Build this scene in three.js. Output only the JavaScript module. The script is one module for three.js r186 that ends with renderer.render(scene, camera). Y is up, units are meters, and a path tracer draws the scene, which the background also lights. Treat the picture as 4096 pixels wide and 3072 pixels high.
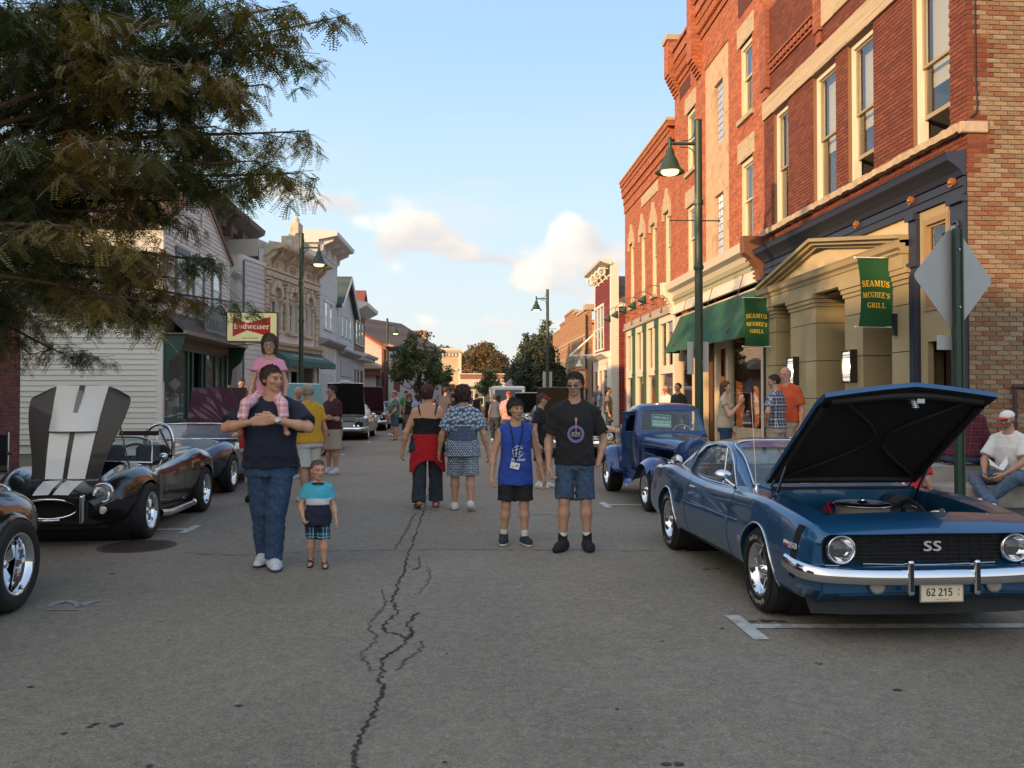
import*as THREE from 'three';
import{mergeGeometries,mergeVertices,toCreasedNormals}from 'three/addons/utils/BufferGeometryUtils.js';
import{RoundedBoxGeometry}from 'three/addons/geometries/RoundedBoxGeometry.js';
import{FontLoader}from 'three/addons/loaders/FontLoader.js';
import{TextGeometry}from 'three/addons/geometries/TextGeometry.js';
import{Brush,Evaluator,SUBTRACTION,ADDITION}from 'three-bvh-csg';

const PI=Math.PI,V3=THREE.Vector3;
const scene=new THREE.Scene();
// ---------- camera: eye level on the street, street runs along -z
const camera=new THREE.PerspectiveCamera(49.9,4/3,0.1,2000);
camera.position.set(0,1.53,0);
{const a=0.0614;camera.lookAt(Math.sin(a),1.53+Math.tan(0.01727),-Math.cos(a));}
const renderer=new THREE.WebGLRenderer({antialias:true});
renderer.toneMapping=THREE.LinearToneMapping;
renderer.toneMappingExposure=1.4;
renderer.shadowMap.enabled=true;
// ---------- noise
function hash3(x,y,z){let h=Math.imul(x|0,374761393)^Math.imul(y|0,668265263)^Math.imul(z|0,2147483647^0x5bd1e995);h=Math.imul(h^(h>>>13),1274126177);h^=h>>>16;h=Math.imul(h,2246822519);return((h^(h>>>15))>>>0)/4294967296;}
function vnoise(x,y,z=0){
const xi=Math.floor(x),yi=Math.floor(y),zi=Math.floor(z);let u=x-xi,v=y-yi,w=z-zi;
u=u*u*(3-2*u);v=v*v*(3-2*v);w=w*w*(3-2*w);
const L=(a,b,t)=>a+(b-a)*t,h=hash3;
return L(L(L(h(xi,yi,zi),h(xi+1,yi,zi),u),L(h(xi,yi+1,zi),h(xi+1,yi+1,zi),u),v),L(L(h(xi,yi,zi+1),h(xi+1,yi,zi+1),u),L(h(xi,yi+1,zi+1),h(xi+1,yi+1,zi+1),u),v),w);
}
function fbm(x,y,z=0,o=5){let s=0,a=0.5,f=1;for(let i=0;i<o;i++){s+=a*vnoise(x*f+i*17.3,y*f-i*9.1,z*f+i*5.7);f*=2.03;a*=0.5;}return s/(1-Math.pow(0.5,o));}
const sstep=(a,b,x)=>{const t=Math.min(1,Math.max(0,(x-a)/(b-a)));return t*t*(3-2*t);};
const lerp=(a,b,t)=>a+(b-a)*t,clamp=(x,a,b)=>Math.min(b,Math.max(a,x));
// ---------- sun: low in the west, behind the camera to the left
const SUN=new V3(-0.75,0.232,0.66).normalize();
const sun=new THREE.DirectionalLight(new THREE.Color(1.0,0.62,0.30),4.1);
sun.position.copy(SUN).multiplyScalar(120).add(new V3(0,0,-30));sun.target.position.set(0,0,-30);
sun.castShadow=true;sun.shadow.mapSize.set(4096,4096);
Object.assign(sun.shadow.camera,{left:-70,right:70,top:60,bottom:-60,near:1,far:300});
sun.shadow.radius=1.4;
sun.name='sun';sun.target.name='sun_target';
scene.add(sun,sun.target);
// ---------- sky: clear evening air and low cumulus, computed
{
const W=2048,Hh=1024,data=new Float32Array(W*Hh*4);
const srgb=(r,g,b)=>[r,g,b].map((c)=>{c/=255;return c<=0.04045?c/12.92:((c+0.055)/1.055)**2.4;});
const stops=[[-90,srgb(150,145,135)],[0,srgb(226,226,220)],[6,srgb(216,229,232)],[13,srgb(200,226,244)],[24,srgb(168,206,248)],[45,srgb(158,192,232)],[90,srgb(155,184,220)]];
// cumulus banks: azimuth and elevation in degrees (0 = down the street), half widths
const banks=[[-3.0,11.6,2.2,1.3,1],[-4.8,10.6,1.9,1.0,0.95],[-1.4,10.6,2.0,0.9,0.95],[0.2,9.7,2.6,0.75,0.85],[2.6,9.5,2.0,0.8,0.75],[8.4,10.9,1.9,1.5,1.05],[9.4,9.3,2.3,1.6,1.05],[6.9,9.7,1.6,1.0,0.95],[6.2,7.7,2.5,0.9,0.9],[4.4,8.3,1.8,0.7,0.8],[7.8,6.6,3.2,0.8,0.75],[-11.5,13.7,2.4,0.8,0.8],[-8.6,13.2,2.3,0.75,0.8],[-10.2,12.5,2.2,0.5,0.55],[-0.2,8.0,0.8,0.4,0.8],[2,5.2,6.0,0.6,0.6],[-4,8.3,3.0,0.5,0.55],[6,4.3,4.0,0.5,0.55],[-6.5,6.3,3.0,0.5,0.5]];
let sd=7;const rr=()=>{sd=(sd*16807)%2147483647;return sd/2147483647;};
for(let i=0;i<64;i++){const az=22+rr()*310;banks.push([az,6+rr()*rr()*16,2+rr()*4,0.6+rr()*1.4,0.5+rr()*0.5]);}
const wrap=(a)=>((a+540)%360)-180;
for(let j=0;j<Hh;j++){
const el=((j+0.5)/Hh-0.5)*180;
let k=0;while(k<stops.length-2&&el>stops[k+1][0])k++;
const t=clamp((el-stops[k][0])/(stops[k+1][0]-stops[k][0]),0,1),base=[0,1,2].map((c)=>lerp(stops[k][1][c],stops[k+1][1][c],t));
for(let i=0;i<W;i++){
const phi=((i+0.5)/W-0.5)*2*PI,az=Math.atan2(Math.cos(phi),-Math.sin(phi))*180/PI; // azimuth from -z towards +x
let c=base.slice();
const toSun=Math.cos(el*PI/180)*(Math.cos(phi)*SUN.x+Math.sin(phi)*SUN.z)+Math.sin(el*PI/180)*SUN.y,glow=Math.pow(Math.max(0,toSun*0.5+0.5),4)*1.25;
c[0]+=glow*1.0;c[1]+=glow*0.74;c[2]+=glow*0.42;
if(el>0&&el<40){
let m=0,up=0;
for(const[ba,be,wa,we,q]of banks){
const da=wrap(az-ba)/wa,de=(el-be)/(we*(el>be?1.25:0.8)),r=da*da+de*de;
if(r<5){const g=q*Math.exp(-r*1.1);m+=g;up+=g*(de*0.6-da*0.35);}
}
if(m>0.02){
const n=fbm(az*0.42+40,el*0.75+11,0,6),n2=fbm(az*0.16+3,el*0.5+70,2,4);
let d=sstep(0.32,0.95,m*0.95+(n-0.5)*2.1+(n2-0.5)*0.5);
d*=0.85;
const lit=clamp(0.52+(up/m)*0.55+(n-0.5)*1.1,0,1);
const sh=srgb(188,192,204),mi=srgb(232,222,214),br=srgb(255,248,232);
const cc=[0,1,2].map((q)=>(lit<0.5?lerp(sh[q],mi[q],lit*2):lerp(mi[q],br[q]*1.06,lit*2-1)));
c=c.map((v,q)=>lerp(v,cc[q],d));
}
const wisp=0.30*sstep(0.5,0.75,fbm(az*0.09+9,el*0.55,5,4))*sstep(22,8,el);
const wc=srgb(236,226,220);c=c.map((v,q)=>lerp(v,wc[q],wisp));
}
for(let q=0;q<3;q++)c[q]*=0.84;
const o=(j*W+i)*4;data[o]=c[0];data[o+1]=c[1];data[o+2]=c[2];data[o+3]=1;
}
}
const sky=new THREE.DataTexture(data,W,Hh,THREE.RGBAFormat,THREE.FloatType);
sky.mapping=THREE.EquirectangularReflectionMapping;sky.magFilter=THREE.LinearFilter;sky.wrapS=THREE.RepeatWrapping;sky.needsUpdate=true;
scene.background=sky;scene.environment=sky;
}
// ---------- helpers
function RNG(s){s=(s*2654435761)>>>0;return()=>{s=(s+0x6d2b79f5)|0;let t=Math.imul(s^(s>>>15),1|s);t=(t+Math.imul(t^(t>>>7),61|t))^t;return((t^(t>>>14))>>>0)/4294967296;};}
const R=RNG(12),rnd=(a,b)=>a+(b-a)*R();
const lin=(r,g,b)=>new THREE.Color().setRGB(r,g,b);
const hx=(h)=>new THREE.Color(h);
const M=(color,rough=0.8,metal=0,o={})=>new THREE.MeshStandardMaterial({color:color.isColor?color:hx(color),roughness:rough,metalness:metal,side:THREE.DoubleSide,...o});
const P=(color,o)=>new THREE.MeshPhysicalMaterial({color:color.isColor?color:hx(color),side:THREE.DoubleSide,...o});
const counts={};
function numbered(n){const k=counts[n]=(counts[n]??-1)+1;return k?n+'_'+String(k).padStart(3,'0'):n;}
function shade(o){o.traverse((m)=>{if(m.isMesh){m.castShadow=true;m.receiveShadow=true;}});return o;}
function thing(name,label,category,pos=[0,0,0],turn=0,group){
const o=new THREE.Group();o.name=numbered(name);o.position.set(...pos);o.rotation.y=turn;o.userData={label,category};
if(group)o.userData.group=group;scene.add(o);return o;
}
function tag(o,label,category,group){o.userData={...o.userData,label,category};if(group)o.userData.group=group;return o;}
function struct(name,geo,mat,parent=scene){const m=new THREE.Mesh(Array.isArray(geo)?join(geo):geo,mat);m.name=numbered(name);m.userData.kind='structure';m.castShadow=m.receiveShadow=true;parent.add(m);return m;}
function dup(root,name,label,pos,turn=0){const r=root.clone();r.name=numbered(name);r.userData={...root.userData,label};r.position.set(...pos);r.rotation.y=turn;scene.add(r);return r;}
// strips a geometry to position, normal and uv in metres
function metres(g){
const p=g.attributes.position,n=g.attributes.normal,uv=new Float32Array(p.count*2);
for(let i=0;i<p.count;i++){
const ax=Math.abs(n.getX(i)),ay=Math.abs(n.getY(i)),az=Math.abs(n.getZ(i));
if(ay>ax&&ay>az){uv[2*i]=p.getX(i);uv[2*i+1]=p.getZ(i);}else if(ax>az){uv[2*i]=p.getZ(i);uv[2*i+1]=p.getY(i);}else{uv[2*i]=p.getX(i);uv[2*i+1]=p.getY(i);}
}
g.setAttribute('uv',new THREE.BufferAttribute(uv,2));return g;
}
function strip(g){let q=g.index?g.toNonIndexed():g;for(const k of Object.keys(q.attributes))if(!['position','normal','uv'].includes(k))q.deleteAttribute(k);if(!q.attributes.normal)q.computeVertexNormals();q.groups=[];q.morphAttributes={};return q;}
function join(list,keepUV=false){const a=list.filter(Boolean).map(strip);a.forEach((g)=>{if(!g.attributes.uv)metres(g);});const g=a.length===1?a[0]:mergeGeometries(a);return keepUV?g:metres(g);}
function obj(name,geo,mat,parent,keepUV){const m=new THREE.Mesh(Array.isArray(geo)?join(geo,keepUV):geo,mat);m.name=name;m.castShadow=m.receiveShadow=true;(parent||scene).add(m);return m;}
const grp=(name,parent)=>{const g=new THREE.Group();g.name=name;parent.add(g);return g;};
// box by its bounds
function bx(x0,x1,y0,y1,z0,z1){return new THREE.BoxGeometry(Math.abs(x1-x0),Math.abs(y1-y0),Math.abs(z1-z0)).translate((x0+x1)/2,(y0+y1)/2,(z0+z1)/2);}
function rbx(x0,x1,y0,y1,z0,z1,r=0.01,s=2){return new RoundedBoxGeometry(Math.abs(x1-x0),Math.abs(y1-y0),Math.abs(z1-z0),s,r).translate((x0+x1)/2,(y0+y1)/2,(z0+z1)/2);}
const v3=(a)=>(a.isVector3?a:new V3(...a));
function tube(pts,r,seg=24,rad=8,closed=false){return new THREE.TubeGeometry(new THREE.CatmullRomCurve3(pts.map(v3),closed,'centripetal'),seg,r,rad,closed);}
function rod(a,b,r,r2=r,n=8){a=v3(a);b=v3(b);const d=b.clone().sub(a),g=new THREE.CylinderGeometry(r2,r,d.length(),n);g.applyQuaternion(new THREE.Quaternion().setFromUnitVectors(new V3(0,1,0),d.clone().normalize()));return g.translate((a.x+b.x)/2,(a.y+b.y)/2,(a.z+b.z)/2);}
function lathe(pts,n=24){return new THREE.LatheGeometry(pts.map((p)=>new THREE.Vector2(...p)),n);}
function cyl(r,h,n=24,r2=r){return new THREE.CylinderGeometry(r2,r,h,n);}
function shape(pts){const s=new THREE.Shape();pts.forEach((p,i)=>(i?s.lineTo(...p):s.moveTo(...p)));s.closePath();return s;}
function extr(pts,d,bevel=0){return new THREE.ExtrudeGeometry(pts.isShape?pts:shape(pts),{depth:d,bevelEnabled:bevel>0,bevelSize:bevel,bevelThickness:bevel,bevelSegments:2,curveSegments:16});}
// a moulding: profile [z outwards, y] run along x from u0 to u1
function mould(prof,u0,u1){return new THREE.ExtrudeGeometry(shape(prof.map(([z,y])=>[-z,y])),{depth:u1-u0,bevelEnabled:false}).rotateY(PI/2).translate(u0,0,0);}
// wall in the plane z = 0 (thickness t behind it) with real openings [u0, u1, v0, v1]
function wall(u0,u1,v0,v1,holes=[],t=0.3){
const us=[...new Set([u0,u1,...holes.flatMap((h)=>[h[0],h[1]])])].filter((x)=>x>=u0&&x<=u1).sort((a,b)=>a-b),out=[];
for(let i=0;i+1<us.length;i++){
const mid=(us[i]+us[i+1])/2;let y=v0;
for(const h of holes.filter((h)=>h[0]<mid&&h[1]>mid).sort((a,b)=>a[2]-b[2])){if(h[2]>y+1e-4)out.push(bx(us[i],us[i+1],y,h[2],-t,0));y=Math.max(y,h[3]);}
if(y<v1-1e-4)out.push(bx(us[i],us[i+1],y,v1,-t,0));
}
return out;
}
function canvas(w,h,draw){const c=document.createElement('canvas');c.width=w;c.height=h;draw(c.getContext('2d'),w,h);const t=new THREE.CanvasTexture(c);t.colorSpace=THREE.SRGBColorSpace;return t;}
function dataTex(w,h,f,color=true,rep=[1,1]){
const d=new Uint8Array(w*h*4);for(let y=0;y<h;y++)for(let x=0;x<w;x++){const c=f(x,y),o=(y*w+x)*4;if(color){d[o]=c[0];d[o+1]=c[1];d[o+2]=c[2];}else d[o]=d[o+1]=d[o+2]=c;d[o+3]=255;}
const t=new THREE.DataTexture(d,w,h);t.wrapS=t.wrapT=THREE.RepeatWrapping;t.magFilter=THREE.LinearFilter;if(color)t.colorSpace=THREE.SRGBColorSpace;t.repeat.set(...rep);t.needsUpdate=true;return t;
}
const toS=(l)=>255*(l<=0.0031308?12.92*l:1.055*Math.max(0,l)**(1/2.4)-0.055);
// tileable noise over a period
function tn(x,y,per,oct=4){let s=0,a=0.5,f=1;for(let i=0;i<oct;i++){const p=per*f,X=x*f,Y=y*f,xi=Math.floor(X),yi=Math.floor(Y);let u=X-xi,v=Y-yi;u=u*u*(3-2*u);v=v*v*(3-2*v);const h=(i2,j2)=>hash3(((i2%p)+p)%p,((j2%p)+p)%p,i*7+per);s+=a*lerp(lerp(h(xi,yi),h(xi+1,yi),u),lerp(h(xi,yi+1),h(xi+1,yi+1),u),v);a*=0.5;f*=2;}return s/(1-0.5**oct);}
// brick material: linear brick tones, mortar; the sheet covers 1.6 m x 1.6 m
function brickMat(tones,mortar,mw=0.05,contrast=0.25){
const N=512,nc=24,nb=8,cell=(x,y)=>{const r=Math.floor(y/N*nc),off=(r%2)*0.5,fx=x/N*nb+off,fy=y/N*nc;const b=Math.floor(fx)%nb,ux=fx-Math.floor(fx),uy=fy-Math.floor(fy);const ed=Math.min(Math.min(ux,1-ux)*3,Math.min(uy,1-uy));return[r,b,ed];};
const map=dataTex(N,N,(x,y)=>{const[r,b,ed]=cell(x,y),q=hash3(r,b,5),tone=tones[Math.floor(hash3(b,r,9)*tones.length)],n=tn(x/N*32,y/N*32,32,3),g=tn(x/N*4,y/N*4,4,3),k=(1-contrast/2+contrast*q)*(0.8+0.4*n)*(0.85+0.3*g),m=sstep(mw*0.7,mw*1.5,ed);return[0,1,2].map((c)=>toS(lerp(mortar[c]*(0.8+0.4*n),tone[c]*k,m)));},true,[1/1.6,1/1.6]);
const bump=dataTex(N,N,(x,y)=>{const[,,ed]=cell(x,y);return 255*(sstep(0,mw*2.2,ed)*0.8+0.2*tn(x/N*64,y/N*64,64,2));},false,[1/1.6,1/1.6]);
return M(lin(1,1,1),0.9,0,{map,bumpMap:bump,bumpScale:0.008});
}
// mottled surface: base colour varied by noise, the sheet covers s metres
function mottled(col,s,amt=0.25,rough=0.85,bumpS=0,stain=null,N=256,per=8){
const map=dataTex(N,N,(x,y)=>{const n=tn(x/N*per,y/N*per,per,5),q=tn(x/N*per*8+3,y/N*per*8,per*8,2),k=1-amt/2+amt*n+(q-0.5)*amt*0.6;const st=stain?sstep(0.55,0.75,tn(x/N*per+5.5,y/N*per+1.5,per,4)):0;return[0,1,2].map((c)=>toS(lerp(col[c]*k,stain?stain[c]:0,st*0.6)));},true,[1/s,1/s]);
const o={map};if(bumpS){o.bumpMap=dataTex(N,N,(x,y)=>255*tn(x/N*per*4,y/N*per*4,per*4,4),false,[1/s,1/s]);o.bumpScale=bumpS;}
return M(lin(1,1,1),rough,0,o);
}
const font={};for(const[k,f]of[['sans','droid_sans_bold'],['serif','droid_serif_bold']])font[k]=await new FontLoader().loadAsync('fonts/droid/'+f+'.typeface.json');
function text(s,size,depth,f='sans'){const g=new TextGeometry(s,{font:font[f],size,depth,curveSegments:4,bevelEnabled:false});g.computeBoundingBox();const b=g.boundingBox;return g.translate(-(b.min.x+b.max.x)/2,-(b.min.y+b.max.y)/2,0);}
// bilinear/bulged patch through a grid of points
function grid(rows){const m=rows.length,n=rows[0].length,pos=[],uv=[],idx=[];rows.forEach((r,i)=>r.forEach((p,j)=>{pos.push(p.x??p[0],p.y??p[1],p.z??p[2]);uv.push(j/(n-1),i/(m-1));}));for(let i=0;i+1<m;i++)for(let j=0;j+1<n;j++){const a=i*n+j;idx.push(a,a+1,a+n,a+1,a+n+1,a+n);}const g=new THREE.BufferGeometry();g.setAttribute('position',new THREE.Float32BufferAttribute(pos,3));g.setAttribute('uv',new THREE.Float32BufferAttribute(uv,2));g.setIndex(idx);g.computeVertexNormals();return g;}
// ---------- shared materials
const GLASS=P(lin(0.92,0.95,0.95),{roughness:0.015,metalness:0,transmission:1,thickness:0,ior:1.5});
const DARKGLASS=P(lin(0.35,0.4,0.42),{roughness:0.02,transmission:0.75,thickness:0,ior:1.55});
const CHROME=M(lin(0.72,0.73,0.75),0.07,1);
const STEEL=M(lin(0.5,0.51,0.52),0.28,1);
const BLACK=M(lin(0.012,0.012,0.013),0.6);
const MATTE=M(lin(0.006,0.006,0.006),0.95);
const RUBBER=M(lin(0.013,0.013,0.013),0.78);
const POSTGREEN=M(lin(0.022,0.045,0.026),0.45);
// ---------- the setting: ground, road, pavements
// a point of the photograph on the ground (or at height y), as worked out for this camera
function gp(px,py,y=0){const f=3300,d=f*(1.53-y)/(py-1593),x=(px-2048)*d/f;return[x*0.998+d*0.0614,-(d*0.998-x*0.0614)];}
const asphaltMap=(s,a,b,c)=>dataTex(1024,1024,(x,y)=>{const u=x/1024,v=y/1024,n=tn(u*256,v*256,256,2),m=tn(u*96+7,v*96,96,3),l=tn(u*6,v*6,6,4),chip=hash3(x>>1,y>>1,3),k=0.55+0.35*n+0.35*m+0.22*(l-0.5)+(chip>0.93?0.4:chip<0.08?-0.28:0);const w=hash3(x>>1,y>>1,8)-0.5;return[toS(a*k*(1+w*0.18)),toS(b*k),toS(c*k*(1-w*0.2))];},true,[1/s,1/s]);
const asphaltBump=dataTex(512,512,(x,y)=>255*(0.6*tn(x/4,y/4,128,2)+0.4*hash3(x>>1,y>>1,4)),false,[1/2,1/2]);
const ROAD=M(lin(1,1,1),0.88,0,{map:asphaltMap(4,0.215,0.187,0.146),bumpMap:asphaltBump,bumpScale:0.006,vertexColors:true});
const DARKASPHALT=M(lin(0.055,0.055,0.055),0.92,0,{bumpMap:asphaltBump,bumpScale:0.006});
const CONCRETE=mottled([0.30,0.27,0.23],3,0.3,0.9,0.004,[0.16,0.15,0.13]);
const EARTH=mottled([0.07,0.08,0.04],9,0.5,0.95);
struct('ground',new THREE.PlaneGeometry(1600,1600).rotateX(-PI/2).translate(0,-0.02,-300),EARTH);
function flatSheet(x0,x1,z0,z1,y,step,tint){
const nx=Math.max(1,Math.round((x1-x0)/step)),nz=Math.max(1,Math.round((z1-z0)/step)),g=new THREE.PlaneGeometry(x1-x0,z1-z0,nx,nz).rotateX(-PI/2).translate((x0+x1)/2,y,(z0+z1)/2);
metres(g);if(tint){const p=g.attributes.position,c=new Float32Array(p.count*3);for(let i=0;i<p.count;i++){const t=tint(p.getX(i),p.getZ(i));c.set(t,i*3);}g.setAttribute('color',new THREE.BufferAttribute(c,3));}return g;
}
const road=struct('road',flatSheet(-6.2,5.2,-140,14,0,0.35,(x,z)=>{
const n=fbm(x*0.55+3,z*0.3+8,0,4),oil=Math.exp(-(((x+4.3)/0.7)**2))+Math.exp(-(((x-3.1)/0.6)**2)),track=Math.exp(-(((x-0.9)/0.5)**2))*0.12,k=0.80+0.42*n-0.14*oil+track*0.6;return[k*1.02,k,k*0.97];
}),ROAD);
struct('side_street',flatSheet(-26,-6.2,-3.2,14,-0.004,4,(x,z)=>[0.9,0.9,0.9]),ROAD);
struct('cross_road',flatSheet(-70,40,-152,-140,-0.003,4,()=>[0.95,0.95,0.95]),ROAD);
// flat ribbon along points [x, z], half width from w(t)
function ribbon(pts,w,y,sub=1,wob=0,seed=1){
let P2=pts;if(sub>1){const c=new THREE.CatmullRomCurve3(pts.map(([x,z])=>new V3(x,0,z)),false,'centripetal');P2=c.getPoints(pts.length*sub).map((p)=>[p.x,p.z]);}
const rr=RNG(seed),pos=[],idx=[],n=P2.length;const jit=P2.map(()=>[(rr()-0.5)*wob,(rr()-0.5)*wob]);
P2.forEach(([x,z],i)=>{const a=P2[Math.max(0,i-1)],b=P2[Math.min(n-1,i+1)];let dx=b[0]-a[0],dz=b[1]-a[1];const l=Math.hypot(dx,dz)||1;dx/=l;dz/=l;const h=w(i/(n-1))*(wob?0.35+1.3*rr():1);x+=jit[i][0];z+=jit[i][1];pos.push(x-dz*h,y,z+dx*h,x+dz*h,y,z-dx*h);if(i){const k=i*2;idx.push(k-2,k,k-1,k,k+1,k-1);}});
const g=new THREE.BufferGeometry();g.setAttribute('position',new THREE.Float32BufferAttribute(pos,3));g.setIndex(idx);const nn=new Float32Array(pos.length);for(let i=1;i<nn.length;i+=3)nn[i]=1;g.setAttribute('normal',new THREE.BufferAttribute(nn,3));return metres(g);
}
{
const Z=(x,y)=>gp(1200+x*0.7233,1950+y*0.7233),CR=M(lin(0.03,0.027,0.024),0.95),CR2=M(lin(0.085,0.075,0.062),0.95);
const line=(name,pts,w,mat,s)=>struct(name,ribbon(pts.map((p)=>Z(...p)),()=>w,0.004,9,0.035,s),mat,road);
line('crack',[[690,120],[655,210],[625,300],[595,375],[570,470],[535,560],[520,640],[545,685],[480,740],[465,775],[520,805],[590,825],[545,885],[480,925],[460,1010],[445,1060],[470,1120],[435,1190],[385,1290],[350,1350],[330,1410],[310,1480],[315,1560],[300,1640]],0.0075,CR,1);
line('crack',[[640,140],[600,210],[570,270],[520,340]],0.009,CR2,2);
line('crack',[[460,560],[470,655],[430,690],[385,770],[430,820],[350,915],[370,970],[410,1000]],0.006,CR2,3);
line('crack',[[650,685],[600,760],[630,800],[590,830]],0.009,CR,4);
line('crack',[[680,845],[665,900],[590,945],[545,1000]],0.006,CR2,5);
line('crack',[[710,440],[715,520],[640,590]],0.005,CR2,6);
line('crack',[[655,380],[660,440],[630,450]],0.008,CR2,16);
line('crack',[[-640,360],[-300,372],[130,350],[500,345],[800,340],[1100,342],[1500,345],[2000,350]],0.006,CR2,7);
struct('crack',ribbon([[-0.52,-11.6],[-0.5,-16],[-0.62,-24],[-0.5,-40]],()=>0.009,0.004,30,0.05,8),CR,road);
// small tar spots and oil drips
const spots=[];const rr=RNG(5);for(let i=0;i<46;i++){const x=-4+rr()*6.5,z=-3.2-rr()*rr()*9,r=0.006+rr()*0.012;spots.push(new THREE.CircleGeometry(r,7).scale(1+rr(),1,1).rotateX(-PI/2).translate(x,0.0045,z));}
for(const[x,y]of[[2845,2275],[3045,2480],[3080,2482],[430,2892]]){const[a,b]=gp(x,y);for(let i=0;i<5;i++)spots.push(new THREE.CircleGeometry(0.008+rr()*0.016,8).scale(1.8,1,1).rotateX(-PI/2).translate(a+(rr()-0.5)*0.16,0.0045+i*0.0002,b+(rr()-0.5)*0.05));}
const sp=struct('tar_spots',join(spots),M(lin(0.035,0.034,0.033),0.8),road);sp.userData.kind='stuff';
// painted parking marks
const WH=mottled([0.46,0.47,0.44],1.1,0.5,0.85,0,[0.2,0.19,0.17],256,16),FAINT=M(lin(0.26,0.27,0.28),0.9),bar=(a,b,hw)=>ribbon([a,b],()=>hw,0.006);
const T=(x,z,stem)=>struct('parking_mark',join([bar([x,z-0.3],[x,z+0.28],0.05),bar([x+Math.sign(stem)*0.05,z-0.02],[x+stem,z+0.1],0.05)]),WH,road);
T(1.9,-5.42,2.35);T(2.06,-11.72,2.2);T(2.1,-18.1,2.2);T(2.1,-24.4,2.2);T(2.1,-31,2.2);
T(-3.15,-9.85,-2.3);T(-3.2,-16.2,-2.2);T(-3.2,-22.6,-2.2);T(-3.2,-29,-2.2);
const q=(x,y)=>gp(x*0.3014,1950+y*0.3014);
struct('faded_mark',join([ribbon([[690,1575],[760,1530],[900,1500],[1040,1530],[1090,1562],[1200,1520],[1370,1488]].map((p)=>q(...p)),(t)=>0.02+0.02*Math.sin(t*PI*2)**2,0.005,6),ribbon([q(600,1615),q(1090,1615)],()=>0.012,0.005)]),FAINT,road);
struct('faded_mark',ribbon([[2000,2075],[2080,2062],[2170,2056],[2260,2060]].map((p)=>gp(...p)),()=>0.025,0.005,5),FAINT,road);
}
// pavements: kerb, slabs and base; right of the street and left of it
{
const mats=[CONCRETE,mottled([0.27,0.245,0.21],3,0.35,0.9,0.004),mottled([0.33,0.30,0.25],3,0.3,0.9,0.004)],rr=RNG(3);
const walk=(x0,x1,za,zb,side)=>{
const w=struct('pavement',bx(x0,x1,-0.01,0.13,za,zb),CONCRETE),kx=side>0?x0:x1;
for(let z=za;z>zb+0.3;z-=3)struct('kerb',rbx(kx-side*0.16,kx,0,0.15,Math.max(z-2.985,zb),z,0.02),mats[1],w);
for(let z=za;z>Math.max(zb,-48);z-=1.5)for(let c=0;c<2;c++){const a=lerp(x0,x1,c/2),b=lerp(x0,x1,(c+1)/2);struct('paving_slab',rbx(a+0.006,b-0.006,0.1,0.147+rr()*0.006,z-1.488,z,0.006,1),mats[Math.floor(rr()*3)],w);}
};
walk(4.46,7.6,-10.6,-70,1);walk(-8.3,-5.66,-3.2,-32,-1);
struct('pavement',bx(-8.3,-5.6,0,0.14,-32,-75),CONCRETE);
struct('alley',bx(4.46,26,-0.01,0.09,-10.6,4),DARKASPHALT);
struct('kerb',rbx(4.3,4.46,0,0.13,-10.6,-5.5,0.02),mats[1]);struct('kerb',rbx(4.3,4.46,0,0.13,-5.48,4,0.02),mats[1]);
}
// ---------- buildings on the sunny side. Facade frame: x = u (towards the viewer), y = up, z = out over the pavement
const BR_DARK=brickMat([[0.30,0.085,0.045],[0.25,0.07,0.04],[0.34,0.10,0.05]],[0.30,0.17,0.10],0.05,0.2);
const BR_RED=brickMat([[0.40,0.115,0.05],[0.34,0.09,0.045],[0.44,0.14,0.06]],[0.30,0.14,0.08],0.06,0.3);
const BR_COMMON=brickMat([[0.40,0.27,0.16],[0.44,0.30,0.18],[0.38,0.20,0.12],[0.34,0.13,0.07],[0.47,0.36,0.24]],[0.33,0.27,0.19],0.09,0.35);
const STONE=mottled([0.46,0.36,0.24],1.6,0.3,0.9,0.01,[0.3,0.23,0.15]);
const CREAM=M(lin(0.62,0.55,0.40),0.6),TRIM=M(lin(0.70,0.66,0.55),0.55),TAN=mottled([0.33,0.265,0.145],3,0.12,0.8),TANDK=M(lin(0.27,0.21,0.11),0.75),YELLOW=mottled([0.52,0.42,0.25],2,0.15,0.85);
const NAVY=M(lin(0.025,0.032,0.055),0.5),BROWN=M(lin(0.045,0.022,0.014),0.5),DARKROOM=M(lin(0.03,0.026,0.022),0.9),BLIND=M(lin(0.42,0.38,0.31),0.9),FLOORWOOD=M(lin(0.1,0.07,0.05),0.7);
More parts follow.
